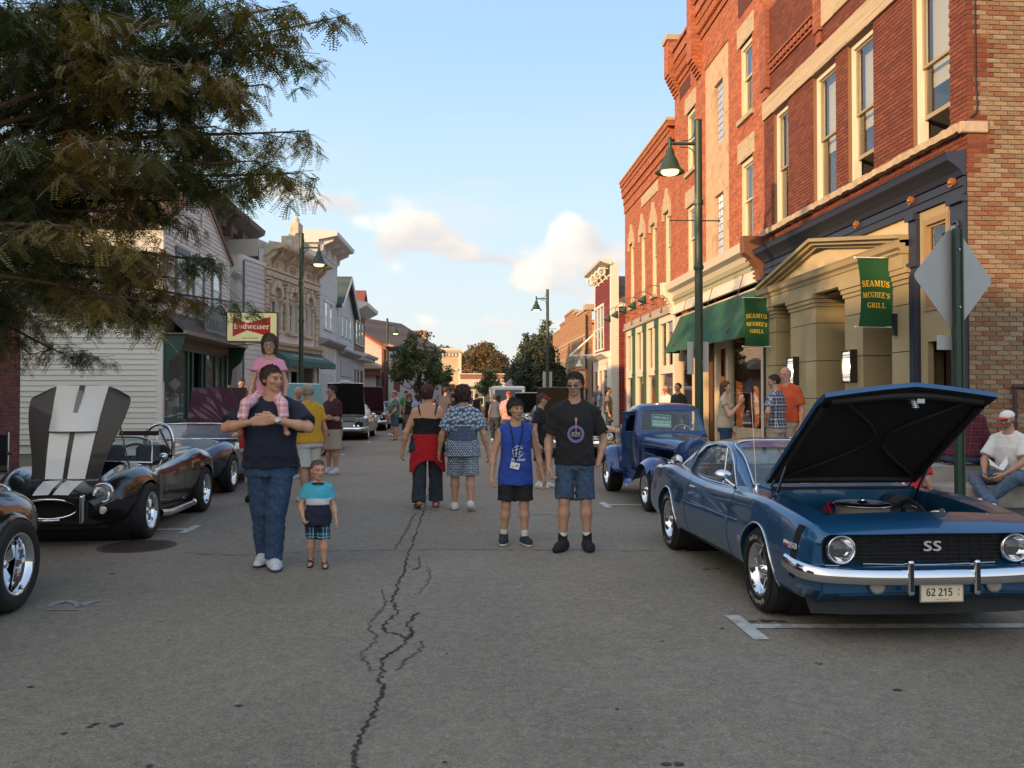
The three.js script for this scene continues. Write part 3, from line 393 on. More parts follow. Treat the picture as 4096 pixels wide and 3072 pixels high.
// === two storey brick building with hooded windows
{
const D0=37.9,U=(D)=>D0-D,L=D0-28.95,b=right('two_storey_brick_building','two storey red brick building with four stone hooded windows and white shop front','building',D0);
const wins=[36.3,34.1,32.1,29.95].map((D)=>[U(D)-0.42,U(D)+0.42]);
obj('front_wall',wall(0,L,4.95,10.1,wins.map((w)=>[...w,5.61,8.42]),0.3),BR_RED,b);obj('side_wall',[bx(0,0.3,0,10.1,-14,-0.3),bx(L-0.3,L,0,10.1,-14,-0.3),bx(0.3,L-0.3,9.9,10,-14,-0.3),bx(0,L,0,10,-14.3,-14)],BR_RED,b);
obj('corbel',[bx(0,L,10.1,10.5,-0.3,0.05),...dentils(0.1,L-0.1,10.55,10.8,-0.05,0.1,70),bx(0,L,10.5,10.55,-0.3,0.1),bx(0,L,10.8,11.1,-0.3,0.16),...dentils(0.1,L-0.1,11.15,11.3,-0.05,0.2,45),bx(0,L,11.3,11.5,-0.3,0.24),bx(0,L,11.1,11.15,-0.3,0.2)],BR_RED,b);obj('coping',[bx(-0.03,L,11.5,11.6,-0.34,0.28)],STONE,b);
obj('name_stone',[rbx(U(34.3),U(31.4),9.55,10.0,-0.02,0.04,0.015)],STONE,b);
for(const[a,c]of wins){
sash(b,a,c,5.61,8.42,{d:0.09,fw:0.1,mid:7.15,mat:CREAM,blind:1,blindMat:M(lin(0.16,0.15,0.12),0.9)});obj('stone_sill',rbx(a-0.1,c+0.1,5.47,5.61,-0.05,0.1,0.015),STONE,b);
const m=(a+c)/2,w=(c-a)/2+0.13;obj('window_hood',extr([[m-w,8.15],[m-w+0.1,8.15],[m-w+0.1,8.42],[m+w-0.1,8.42],[m+w-0.1,8.15],[m+w,8.15],[m+w,8.7],[m+w-0.12,8.72],[m+w*0.5,8.95],[m+0.14,9.0],[m+0.12,9.2],[m,9.28],[m-0.12,9.2],[m-0.14,9.0],[m-w*0.5,8.95],[m-w+0.12,8.72],[m-w,8.7]],0.07,0.01).translate(0,0,0.012),STONE,b);
}
obj('stone_band',rbx(-0.02,L,4.62,4.95,-0.3,0.1,0.02),mottled([0.40,0.34,0.27],2,0.3,0.9,0.01,[0.25,0.2,0.16]),b);
const W=M(lin(0.66,0.60,0.48),0.6),GR=M(lin(0.03,0.08,0.05),0.5),S=L/8.95;
const bays=[[0.25,2.05],[2.3,4.2],[4.45,6.3],[6.55,8.7]].map((q)=>q.map((x)=>x*S));
obj('shop_front',wall(0.02,L,0.13,4.62,bays.flatMap(([a,c],i)=>[[a+0.12,c-0.1,2.75,4.35],[a+0.12,c-0.1,i===1?0.13:i===3?0.13:0.65,2.45]]),0.14),W,b);
obj('corner_pier',[bx(0.0,0.2,0.13,4.62,-0.3,0.03)],BR_RED,b);
for(const u of[2.17,4.32,6.42])obj('shop_column',[bx(u*S-0.05,u*S+0.05,0.13,4.6,0,0.12),bx(u*S-0.08,u*S+0.08,2.5,2.6,0,0.14),bx(u*S-0.08,u*S+0.08,4.3,4.6,0,0.15)],GR,b);
for(const[i,[a,c]]of bays.entries()){const g=grp('shop_window',b),m=(a+c)/2;obj('frame',[bx(m-0.04,m+0.04,2.75,4.35,-0.12,-0.02)],W,g);obj('pane',[bx(a+0.12,c-0.1,2.75,4.35,-0.09,-0.085)],GLASS,g);obj('pane',[bx(a+0.12,c-0.1,0.65,2.45,-0.095,-0.09)],GLASS,g);obj('hanging_shade',[lathe([[0.03,0.12],[0.12,0.02],[0.14,0]],12).translate(m+0.3,3.7,-0.7)],TRIM,g);if(i===1||i===3)obj('door',[bx(m-0.45,m+0.45,0.13,2.3,-0.16,-0.11)],M(lin(0.2,0.09,0.035),0.5),g);}
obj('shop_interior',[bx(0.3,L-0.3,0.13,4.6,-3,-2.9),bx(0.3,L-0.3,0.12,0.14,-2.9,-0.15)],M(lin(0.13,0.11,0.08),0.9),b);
// gooseneck lamps
[37.0,35.2,33.4,31.6,29.8].forEach((D,i)=>{
const t=thing('gooseneck_lamp',['farthest','second from the far end','middle','second from the near end','nearest'][i]+' of five green gooseneck shades over the white shop front','lamp',[7.6,5.2,-D],-PI/2,'green gooseneck lamps on the brick front');
const P5=[];for(let a=0;a<=12;a++){const q=-0.35+a/12*3.7;P5.push([0,0.1+0.36*Math.sin(q),0.55-0.42*Math.cos(q)]);}obj('arm',[rod([0,0,0],[0,-0.03,0.2],0.015),tube(P5,0.014,30,6),rod([0,-0.03,0.17],[0.0,0.02,0.5],0.012)],GR,t);
obj('lamp_shade',lathe([[0.03,0.16],[0.06,0.1],[0.18,-0.12],[0.175,-0.125],[0.05,0.09]],20).rotateX(-0.45).translate(0,-0.05,0.95),GR,t);
});
}
// boards of clapboard: each board a mesh, clipped to the outline lo(y)..hi(y)
const boardGeo=(()=>{const g=new THREE.BufferGeometry(),p=[[0,0,0.03],[0,1,0.006],[0,1,0],[0,0,0],[1,0,0.03],[1,1,0.006],[1,1,0],[1,0,0]];const f=[[0,4,5,1],[1,5,6,2],[3,2,6,7],[0,3,7,4],[0,1,2,3],[4,7,6,5]],pos=[];for(const q of f)for(const k of[0,1,2,0,2,3])pos.push(...p[q[k]]);g.setAttribute('position',new THREE.Float32BufferAttribute(pos,3));g.computeVertexNormals();return metres(g);})();
function clapboard(parent,outline,y0,y1,pitch,mats,holes=[],name='siding_board',many=true,M4=null){
const rr=RNG(Math.floor(y1*100+pitch*1000)),geos=[];
for(let y=y0;y<y1-0.01;y+=pitch){
const h=Math.min(pitch,y1-y),[a,c]=outline(y+h*0.5);if(c-a<0.08)continue;let seg=[[a,c]];
for(const q of holes)if(q[2]<y+h*0.5&&q[3]>y+h*0.5)seg=seg.flatMap(([s,t])=>(t<=q[0]||s>=q[1]?[[s,t]]:[[s,q[0]],[q[1],t]])).filter(([s,t])=>t-s>0.03);
for(const[s,t]of seg){const dz=rr()*0.003;if(many){const m=new THREE.Mesh(boardGeo,mats[Math.floor(rr()*mats.length)]);m.name=numbered(name);m.position.set(s,y,dz);m.scale.set(t-s,h+0.012,1);m.castShadow=m.receiveShadow=true;parent.add(m);}else{const g=boardGeo.clone();g.scale(t-s,h+0.012,1);g.translate(s,y,dz);geos.push(g);}}
}
if(!many){const m=obj('siding',geos,mats[0],parent);m.userData.kind='stuff';}
}
const WHITE_SIDING=[[0.60,0.58,0.52],[0.57,0.56,0.50],[0.62,0.60,0.55]].map((c)=>M(lin(...c),0.75));
// shingled roof slope in the plane through a, b (eave) and c, d (ridge): rows of shingle strips
function shingleRoof(parent,a,b,c,d,mats,rows,name='roof',thick=0.12){
const A=v3(a),B=v3(b),C=v3(c),Dd=v3(d),n=B.clone().sub(A).cross(Dd.clone().sub(A)).normalize(),g=grp(name,parent);if(n.y<0)n.negate();
const slab=(p,q,r,s,t,m,nm)=>{const o=n.clone().multiplyScalar(t),V=[p,q,r,s,...[p,q,r,s].map((x)=>x.clone().add(o))],F=[[0,1,2,3],[4,7,6,5],[0,4,5,1],[1,5,6,2],[2,6,7,3],[3,7,4,0]],pos=[];for(const f of F)for(const k of[0,1,2,0,2,3])pos.push(V[f[k]].x,V[f[k]].y,V[f[k]].z);const gg=new THREE.BufferGeometry();gg.setAttribute('position',new THREE.Float32BufferAttribute(pos,3));gg.computeVertexNormals();const me=obj(nm,metres(gg),m,g);return me;};
slab(A,B,C,Dd,-thick,mats[0],'deck');const rr=RNG(rows);
for(let i=0;i<rows;i++){const t0=i/rows,t1=Math.min(1,(i+1.06)/rows),L0=A.clone().lerp(Dd,t0),R0=B.clone().lerp(C,t0),L1=A.clone().lerp(Dd,t1),R1=B.clone().lerp(C,t1),up=n.clone().multiplyScalar(0.004+(i%2)*0.002);slab(L0.clone().add(up),R0.clone().add(up),R1.clone().add(up),L1.clone().add(up),0.012,mats[Math.floor(rr()*mats.length)],'shingle_row');}
return g;
}
const ROOF_BROWN=[[0.16,0.10,0.07],[0.14,0.085,0.06],[0.18,0.11,0.075]].map((c)=>M(lin(...c),0.95)),ROOF_GREEN=[[0.06,0.09,0.075],[0.075,0.1,0.085],[0.055,0.08,0.07]].map((c)=>M(lin(...c),0.95));
// === red false front shop
{
const D0=46.6,L=5.3,b=right('red_clapboard_shop','red clapboard false front shop with white corner boards and scrolled brackets','building',D0),RED=[[0.20,0.028,0.022],[0.18,0.024,0.02],[0.22,0.033,0.025]].map((c)=>M(lin(...c),0.75)),W=M(lin(0.72,0.68,0.58),0.6);
obj('front_wall',[bx(0,L,0,8.3,-0.25,-0.005)],RED[0],b);const fw=grp('front_siding',b),holes=[[0.35,1.0,4.2,6.45],[1.35,2.0,4.2,6.45],[2.35,3.0,4.2,6.45]];
clapboard(fw,()=>[0.25,L-0.4],3.95,7.8,0.14,RED,[]);
const swg=grp('side_siding',b);swg.position.set(L,0,0);swg.rotation.y=PI/2;clapboard(swg,(y)=>[0.25,9],0.3,6.2,0.14,RED);obj('side_wall',[bx(L-0.25,L-0.01,0,6.2,-9,-0.25),bx(0,0.2,0,6.2,-9,-0.25)],RED[0],b);
obj('corner_board',[bx(L-0.4,L+0.03,0.13,8.42,-0.35,0.03),bx(-0.02,0.25,0.13,8.42,-0.3,0.03)],W,b);
obj('cornice',[mould([[0,8.3],[0.25,8.34],[0.6,8.46],[0.65,8.56],[0,8.62]],-0.2,L+0.1),bx(0.25,L-0.4,7.78,7.86,0,0.06)],W,b);obj('frieze_board',[bx(0.2,L-0.4,7.86,8.3,-0.1,0.012)],BROWN,b);
for(let i=0;i<4;i++){const u=0.55+i*1.25;obj('bracket',[new THREE.TorusGeometry(0.17,0.065,8,18).rotateY(PI/2).translate(u,8.08,0.34),rod([u,7.9,0.2],[u,7.7,0.05],0.05),bx(u-0.05,u+0.05,8.22,8.32,0,0.5)],W,b);}
for(const h of holes){const g=grp('window',b);obj('frame',[bx(h[0]-0.1,h[0],h[2],h[3],0,0.06),bx(h[1],h[1]+0.1,h[2],h[3],0,0.06),bx(h[0]-0.12,h[1]+0.12,h[3],h[3]+0.14,0,0.09),bx(h[0]-0.1,h[1]+0.1,h[2]-0.1,h[2],0,0.08),bx(h[0],h[1],(h[2]+h[3])/2-0.03,(h[2]+h[3])/2+0.03,0.025,0.05)],W,g);obj('pane',[bx(h[0],h[1],h[2],h[3],0.024,0.03)],P(lin(0.03,0.035,0.04),{roughness:0.05}),g);}
obj('shop_cornice',[mould([[0,3.6],[0.2,3.62],[0.5,3.8],[0.5,3.88],[0,3.95]],0,L-0.35),bx(0,L-0.4,3.35,3.6,0,0.12)],W,b);obj('shop_front',wall(0.1,L-0.4,0.13,3.35,[[0.5,1.5,0.8,3.0],[1.9,2.8,0.13,3.0],[3.2,4.4,0.8,3.0]],0.1).map((g)=>g.translate(0,0,0.1)),W,b);obj('shop_glass',[bx(0.5,1.5,0.8,3,0.03,0.04),bx(3.2,4.4,0.8,3,0.03,0.04)],P(lin(0.03,0.035,0.04),{roughness:0.05}),b);
obj('eave_board',[bx(L-0.0,L+0.35,6.15,6.35,-9,-0.35)],W,b);
shingleRoof(b,[L+0.35,6.35,-0.35],[L+0.35,6.35,-9],[L/2,8.1,-9],[L/2,8.1,-0.35],ROOF_BROWN,16);shingleRoof(b,[-0.3,6.35,-9],[-0.3,6.35,-0.35],[L/2,8.1,-0.35],[L/2,8.1,-9],ROOF_BROWN,8);
obj('side_awning',[extr([[0,3.0],[0.85,2.62],[0.85,2.5],[0,2.5]],1.4).translate(L+0.02,0,-2.3)],M(lin(0.06,0.05,0.045),0.9),b);
obj('side_door',[bx(L,L+0.03,0.3,2.2,-2.2,-1.3)],W,b);obj('porch_rail',[rod([L+1.4,1.0,-0.3],[L+0.05,1.55,-1.0],0.03),rod([L+1.4,0.1,-0.3],[L+1.4,1.0,-0.3],0.03),rod([L+0.8,0.1,-0.6],[L+0.8,1.2,-0.6],0.02)],BROWN,b);
}
{ // hanging bird sign on the red shop
const t=thing('hanging_sign','white bracket holding a bell lamp and an orange framed bird panel','sign',[6.6,0,-46.9]);const W=M(lin(0.72,0.68,0.58),0.6);
obj('bracket',[rod([1.0,5.2,0],[-0.4,3.95,0],0.06),rod([1.0,4.0,0],[-0.45,3.95,0],0.055),bx(0.95,1.02,3.8,5.4,-0.08,0.08)],W,t);
obj('lamp_bell',lathe([[0.02,0.42],[0.06,0.36],[0.09,0.2],[0.2,0.05],[0.22,0]],18).translate(0.15,3.35,0),W,t);obj('hanger',[rod([0.15,3.75,0],[0.15,3.95,0],0.012),rod([-0.2,3.2,0],[-0.2,3.95,0],0.01),rod([0.5,3.2,0],[0.5,3.95,0],0.01)],BLACK,t);
const sg=canvas(128,160,(c)=>{c.fillStyle='#c8622c';c.fillRect(0,0,128,160);c.fillStyle='#d9cfa8';c.fillRect(18,18,92,124);c.fillStyle='#2a241c';c.beginPath();c.moveTo(90,62);c.lineTo(52,40);c.lineTo(66,60);c.lineTo(30,58);c.lineTo(64,70);c.lineTo(44,92);c.lineTo(76,74);c.closePath();c.fill();c.fillRect(40,112,48,3);});
const g=bx(-0.3,0.62,2.1,3.2,-0.03,0.03);obj('sign_panel',g,M(lin(1,1,1),0.7,0,{map:sg}),t,true);
}
// === low brick building with stepped parapet
{
const D0=68.2,L=18.6,b=right('stepped_brick_building','low orange brick building with stepped parapet and tan stone ground floor','building',D0),LB=brickMat([[0.36,0.14,0.06],[0.42,0.18,0.08],[0.3,0.1,0.05]],[0.42,0.3,0.2],0.1,0.3);
obj('front_wall',[bx(0,L,4.1,6.3,-0.3,0),bx(0,5,6.3,6.75,-0.3,0),bx(5,7.9,6.3,7.1,-0.3,0),bx(7.9,12.3,6.3,7.5,-0.3,0),bx(12.3,14.4,6.3,7.2,-0.3,0),bx(14.4,L,6.3,6.9,-0.3,0)],LB,b);
const ST=[];for(let y=4.15;y<6.8;y+=0.16)ST.push(bx(0,L,y,y+0.05,0,0.02));obj('brick_course',ST,M(lin(0.5,0.33,0.18),0.9),b);obj('stone_band',[bx(0,L,5.35,5.5,0,0.06),...dentils(0.2,L,5.05,5.35,0,0.04,16,0.12)],STONE,b);
obj('coping',[bx(0,5,6.75,6.87,-0.34,0.06),bx(5,7.9,7.1,7.22,-0.34,0.06),bx(7.9,12.3,7.5,7.62,-0.34,0.06),bx(12.3,14.4,7.2,7.32,-0.34,0.06),bx(14.4,L,6.9,7.05,-0.34,0.06),rbx(L-0.9,L+0.05,6.9,7.25,-0.9,0.1,0.02)],STONE,b);
const stone=mottled([0.36,0.30,0.2],3,0.3,0.9,0.02),holes=[[2,3.2,0.9,2.4],[5,6.2,0.9,2.4],[9.5,12.6,0.13,2.9],[14,15.2,0.9,2.6],[16.3,17.4,0.9,2.6]];obj('ground_floor_wall',wall(0,L,0,4.1,holes,0.4).map((g)=>g.translate(0,0,0.05)),stone,b);const blocks=[];const rr=RNG(9);for(let y=0;y<4.1;y+=0.5)for(let u=(Math.round(y*2)%2)*0.5;u<L-1;u+=1.02){if(holes.some((h)=>u<h[1]&&u+1>h[0]&&y<h[3]&&y+0.5>h[2]))continue;blocks.push(rbx(u+0.02,u+0.99,y+0.02,y+0.48,0.03,0.07+rr()*0.025,0.02,1));}obj('stone_block',blocks,stone,b).userData.kind='stuff';
obj('window',holes.map((h)=>bx(h[0],h[1],h[2],h[3],-0.25,-0.2)),M(lin(0.06,0.03,0.025),0.4),b);obj('side_wall',[bx(L-0.3,L,0,6.3,-10,-0.3)],M(lin(0.62,0.24,0.12),0.85),b);obj('drain_pipe',[rod([L+0.06,0,0.06],[L+0.06,6.6,0.06],0.05)],BROWN,b);obj('roof',[bx(0,L,6,6.1,-10,-0.3),bx(0,L,0,6,-10.2,-10)],MATTE,b);
}
// ---------- buildings on the shady side. Facade frame: x = u (away from the viewer), y = up, z = out over the pavement
const left=(name,label,cat,X,D,ang=0)=>thing(name,label,cat,[X,0,-D],PI/2-ang);
const BLUEGREY=M(lin(0.10,0.14,0.17),0.6),SHOPGREEN=M(lin(0.012,0.05,0.035),0.5),WPAINT=M(lin(0.62,0.60,0.56),0.65),SHINGLEBROWN=[[0.13,0.095,0.085],[0.11,0.08,0.075],[0.145,0.105,0.09]].map((c)=>M(lin(...c),0.9));
const NIGHTGLASS=P(lin(0.02,0.024,0.03),{roughness:0.03,clearcoat:0.5});
// framed window standing proud of a boarded wall
function framed(parent,a,c,v0,v1,m,o={}){
const g=grp('window',parent),w=o.w??0.1,mid=o.mid??(v0+v1)/2,z=o.z??0.05;
obj('frame',[bx(a-w,a,v0,v1,0,z),bx(c,c+w,v0,v1,0,z),bx(a-w-0.03,c+w+0.03,v1,v1+w*1.3,0,z+0.03),bx(a-w-0.03,c+w+0.03,v0-w*0.7,v0,0,z+0.04)],m,g);
if(o.cols)obj('mullion',o.cols.map((q)=>bx(lerp(a,c,q)-0.04,lerp(a,c,q)+0.04,v0,v1,0,z-0.01)),m,g);
obj('sash',[bx(a,c,mid-0.025,mid+0.025,0.02,0.04),bx(a,a+0.03,v0,v1,0.02,0.036),bx(c-0.03,c,v0,v1,0.02,0.036)],o.sash||m,g);
obj('pane',bx(a,c,v0,mid-0.025,0.026,0.03),o.lower||NIGHTGLASS,g);obj('pane',bx(a,c,mid+0.025,v1,0.026,0.03),o.upper||NIGHTGLASS,g);return g;
}
const PALEPANE=P(lin(0.42,0.40,0.36),{roughness:0.08,clearcoat:1});
// === low brick building and the taller block that shades the near street (both mostly outside the picture)
{
const b=thing('brick_shop','dark red brick wall of a low shop beside the white clapboard house','building',[-8.3,0,-16.1]),DB=brickMat([[0.16,0.05,0.04],[0.13,0.04,0.035],[0.19,0.06,0.045]],[0.12,0.08,0.07],0.06,0.3);
obj('front_wall',wall(0,1,0,1).slice(0,0).concat([bx(-7,0,0,3.1,0,12)]),DB,b);obj('parapet',[bx(-7.05,0.05,3.1,3.25,-0.05,12)],STONE,b);obj('shop_window',[bx(0.0,0.03,0.7,2.4,4,7),bx(0,0.03,0.7,2.4,8,11)],NIGHTGLASS,b);
// taller blocks one street back, out of the picture, that stand between the low sun and the street
const blocks=[['brick_warehouse','tall plain brick warehouse one street back to the left, beyond the picture',12.1,34,14],['brick_terrace','lower brick terrace beside the warehouse one street back',7,12.0,9.1],['grey_house_block','grey painted block one street back behind the white house',-14,-5,10.3]];
for(const[n,l,z0,z1,h]of blocks){const c=thing(n,l,'building',[-27,0,0]);obj('wall',[bx(-10,0,0,h-0.2,z0,z1)],h>10.2&&h<11?WHITE_SIDING[1]:DB,c);obj('roof',[bx(-10.1,0.1,h-0.2,h,z0-0.05,z1+0.05)],STONE,c);for(let z=z0+1.5;z<z1-1.5;z+=3)obj('window',[bx(0.0,0.04,3.5,5.2,z-0.5,z+0.5),bx(0.0,0.04,1,2.6,z-0.5,z+0.5)],NIGHTGLASS,c);}
}
// === white clapboard gable house with a shop
{
const D0=23.45,L=6.5,b=left('white_clapboard_house','white clapboard gable house with brown roof and a dark green shop front','building',-8.3,D0),EV=6.4,AP=8.15;
const holes=[];
obj('core',[bx(0.02,L-0.02,0,EV,-10,-0.6),bx(0.02,L-0.02,3.3,EV,-0.6,-0.02),extr([[0.02,EV],[L-0.02,EV],[L/2,AP-0.06]],9.96).translate(0,0,-9.98)],WHITE_SIDING[1],b);
const fs=grp('front_siding',b);clapboard(fs,(y)=>(y<EV?[0.12,L-0.12]:[(y-EV)/(AP-EV)*L/2+0.05,L-(y-EV)/(AP-EV)*L/2-0.05]),3.75,AP-0.1,0.135,WHITE_SIDING);
// side wall faces the viewer: local frame turned so that x runs back from the street
const ss=grp('side_siding',b);ss.rotation.y=-PI/2; // x' -> local z
ss.position.set(0,0,0);const sp=grp('side_panel',ss);sp.position.set(-9.9,0,0);clapboard(ss,()=>[-9.9,-0.12],0.25,EV-0.25,0.148,WHITE_SIDING);ss.remove(sp);
obj('corner_board',[bx(-0.03,0.12,0.1,EV,-0.12,0.035),bx(L-0.12,L+0.03,0.1,EV,-0.1,0.035)],WPAINT,b);
obj('frieze_board',[bx(-0.03,0.0,EV-0.28,EV-0.02,-9.9,-0.12),bx(-0.1,0.0,EV-0.05,EV+0.05,-9.9,-0.05)],WPAINT,b);
const rk=(u0,y0,u1,y1)=>extr([[u0,y0],[u1,y1],[u1,y1-0.2],[u0,y0-0.2]],0.07).translate(0,0,-0.01);obj('rake_board',[rk(-0.25,EV+0.02,L/2,AP+0.08),rk(L/2,AP+0.08,L+0.25,EV+0.02)],WPAINT,b);
shingleRoof(b,[-0.3,EV-0.02,0.12],[-0.3,EV-0.02,-10],[L/2,AP+0.12,-10],[L/2,AP+0.12,0.12],ROOF_BROWN,18);shingleRoof(b,[L+0.3,EV-0.02,-10],[L+0.3,EV-0.02,0.12],[L/2,AP+0.12,0.12],[L/2,AP+0.12,-10],ROOF_BROWN,12);
for(const[a,c]of[[1.1,1.95],[2.65,3.5],[4.55,5.35]])framed(b,a,c,4.6,5.78,BLUEGREY,{w:0.14,z:0.06,upper:PALEPANE,sash:WPAINT,mid:5.15});
const vg=grp('gable_vent',b);obj('louvre',[0,1,2,3,4,5].map((i)=>bx(3.12,3.34,7.0+i*0.065,7.04+i*0.065,0,0.045)),M(lin(0.35,0.35,0.34),0.7),vg);obj('frame',[bx(3.07,3.12,6.96,7.44,0,0.05),bx(3.34,3.39,6.96,7.44,0,0.05),bx(3.07,3.39,7.4,7.45,0,0.052)],WPAINT,vg);
{const sg=grp('side_window',b);sg.rotation.y=-PI/2;for(const x of[-3.3,-6]){obj('frame',[bx(x-0.1,x,4.0,5.7,0,0.05),bx(x+0.8,x+0.9,4.0,5.7,0,0.05),bx(x-0.12,x+0.92,5.7,5.85,0,0.07),bx(x-0.12,x+0.92,3.9,4.0,0,0.08)],BLUEGREY,sg);obj('pane',bx(x,x+0.8,4,5.7,0.024,0.03),PALEPANE,sg);}}
// shop front set back under a shingled pent roof
obj('shop_floor',[bx(0,L,0.1,0.16,-0.6,0)],CONCRETE,b);const base=grp('shop_base',b);clapboard(base,()=>[0.12,L-0.1],0.16,0.85,0.14,WHITE_SIDING);
obj('shop_base_wall',[bx(0.02,L-0.05,0.1,0.85,-0.55,-0.01)],WHITE_SIDING[1],b);
const posts=[0.12,2.2,2.62,3.55,3.95,5.0,5.75,6.3];obj('shop_post',posts.map((u)=>bx(u-0.07,u+0.07,0.85,3.05,-0.08,0.02)),SHOPGREEN,b);obj('shop_rail',[bx(0.1,L-0.05,0.78,0.9,-0.1,0.05),bx(0.1,L-0.05,2.95,3.1,-0.1,0.03)],SHOPGREEN,b);
obj('shop_beam',[bx(0.05,L,3.05,3.35,-0.3,0.06)],M(lin(0.15,0.11,0.085),0.8),b);
obj('shop_glass',[bx(0.15,2.2,0.88,2.97,-0.05,-0.045)],DARKGLASS,b);obj('shop_glass',[bx(3.95,6.4,0.88,2.97,-0.05,-0.045)],DARKGLASS,b);obj('shop_door',[bx(2.62,3.55,0.16,2.97,-0.5,-0.46)],M(lin(0.03,0.02,0.016),0.5),b);
obj('curtain',[4.1,4.4,4.75].map((u)=>bx(u,u+0.16,1.2,2.9,-0.14,-0.12)),WPAINT,b);obj('shop_interior',[bx(0.1,L-0.1,0.1,3.2,-0.6,-0.58)],DARKROOM,b);
for(const u of[0.09,L-0.05])obj('bracket_panel',extr([[-0.0,3.32],[0.62,3.32],[0.45,2.8],[0.16,2.55],[0.1,2.0],[0,2.0]],0.05).rotateY(-PI/2).translate(u,0,0.03),SHOPGREEN,b);
shingleRoof(b,[-0.05,3.42,0.66],[L+0.12,3.42,0.66],[L+0.02,3.98,0.03],[0.05,3.98,0.03],[[0.075,0.065,0.06],[0.065,0.055,0.05],[0.085,0.07,0.065]].map((c)=>M(lin(...c),0.92)),6,'pent_roof',0.05);
obj('pent_fascia',[bx(-0.05,L+0.12,3.32,3.43,0.6,0.68),bx(-0.03,L+0.1,3.32,3.345,0.02,0.6)],M(lin(0.24,0.19,0.15),0.75),b);
// shop sign on the pent roof
const sgn=thing('shop_sign','grey green carved signboard with curved top on the small shingled roof','sign',[-7.86,3.6,-25.75],PI/2),t=canvas(512,128,(c)=>{c.fillStyle='#6d7a70';c.fillRect(0,0,512,128);c.fillStyle='#232a2e';c.font='bold 92px serif';c.textAlign='center';c.save();c.translate(130,102);c.scale(0.72,1.05);c.fillText('CANAL',0,0);c.restore();c.save();c.translate(380,102);c.scale(0.56,1.05);c.fillText('CANDLES',0,0);c.restore();});
t.wrapS=t.wrapT=THREE.RepeatWrapping;t.repeat.set(1/3.1,1/0.56);const out=[[0,0],[3.1,0],[3.1,0.5],[2.7,0.53],[2.3,0.66],[1.9,0.9],[1.55,0.95],[1.2,0.9],[0.8,0.66],[0.4,0.53],[0,0.5]];
obj('sign_board',metres(extr(out,0.05)),M(lin(1,1,1),0.7,0,{map:t}),sgn);const fr=[];out.forEach((p,i)=>{const q=out[(i+1)%out.length];fr.push(rod([p[0],p[1],0.04],[q[0],q[1],0.04],0.032,0.032,6));});obj('sign_frame',fr,M(lin(0.25,0.19,0.17),0.7),sgn);
}
// === brown shingled building
{
const D0=30.2,L=7.5,b=left('brown_shingled_building','brown shingled building with a heavy bracketed cornice behind the white gable','building',-9.6,D0);
obj('core',[bx(0,L,0,8.6,-8,-0.02)],SHINGLEBROWN[1],b);const g=grp('front_siding',b);clapboard(g,()=>[0,L],3.4,8.4,0.2,SHINGLEBROWN,[],'shingle_row');
obj('cornice',[mould([[0,8.35],[0.15,8.4],[0.2,8.65],[0.7,8.9],[0.75,9.1],[0,9.2]],-0.3,L+0.2)],M(lin(0.12,0.09,0.08),0.8),b);for(const u of[0.2,1.9,3.6,5.3,7])obj('cornice_bracket',bx(u,u+0.16,8.1,8.62,0,0.35),M(lin(0.10,0.075,0.07),0.8),b);
for(const u of[1.2,3.1,4.75])framed(b,u,u+0.7,5.3,6.4,BLUEGREY,{upper:PALEPANE});obj('chimney',[bx(1.0,1.9,8.6,9.75,-2.2,-1.4)],BR_RED,b);obj('roof',[extr([[0,8.6],[8,8.6],[8,8.9],[4,9.5]],L).rotateY(PI/2).translate(0,0,0)],ROOF_BROWN[1],b);
}
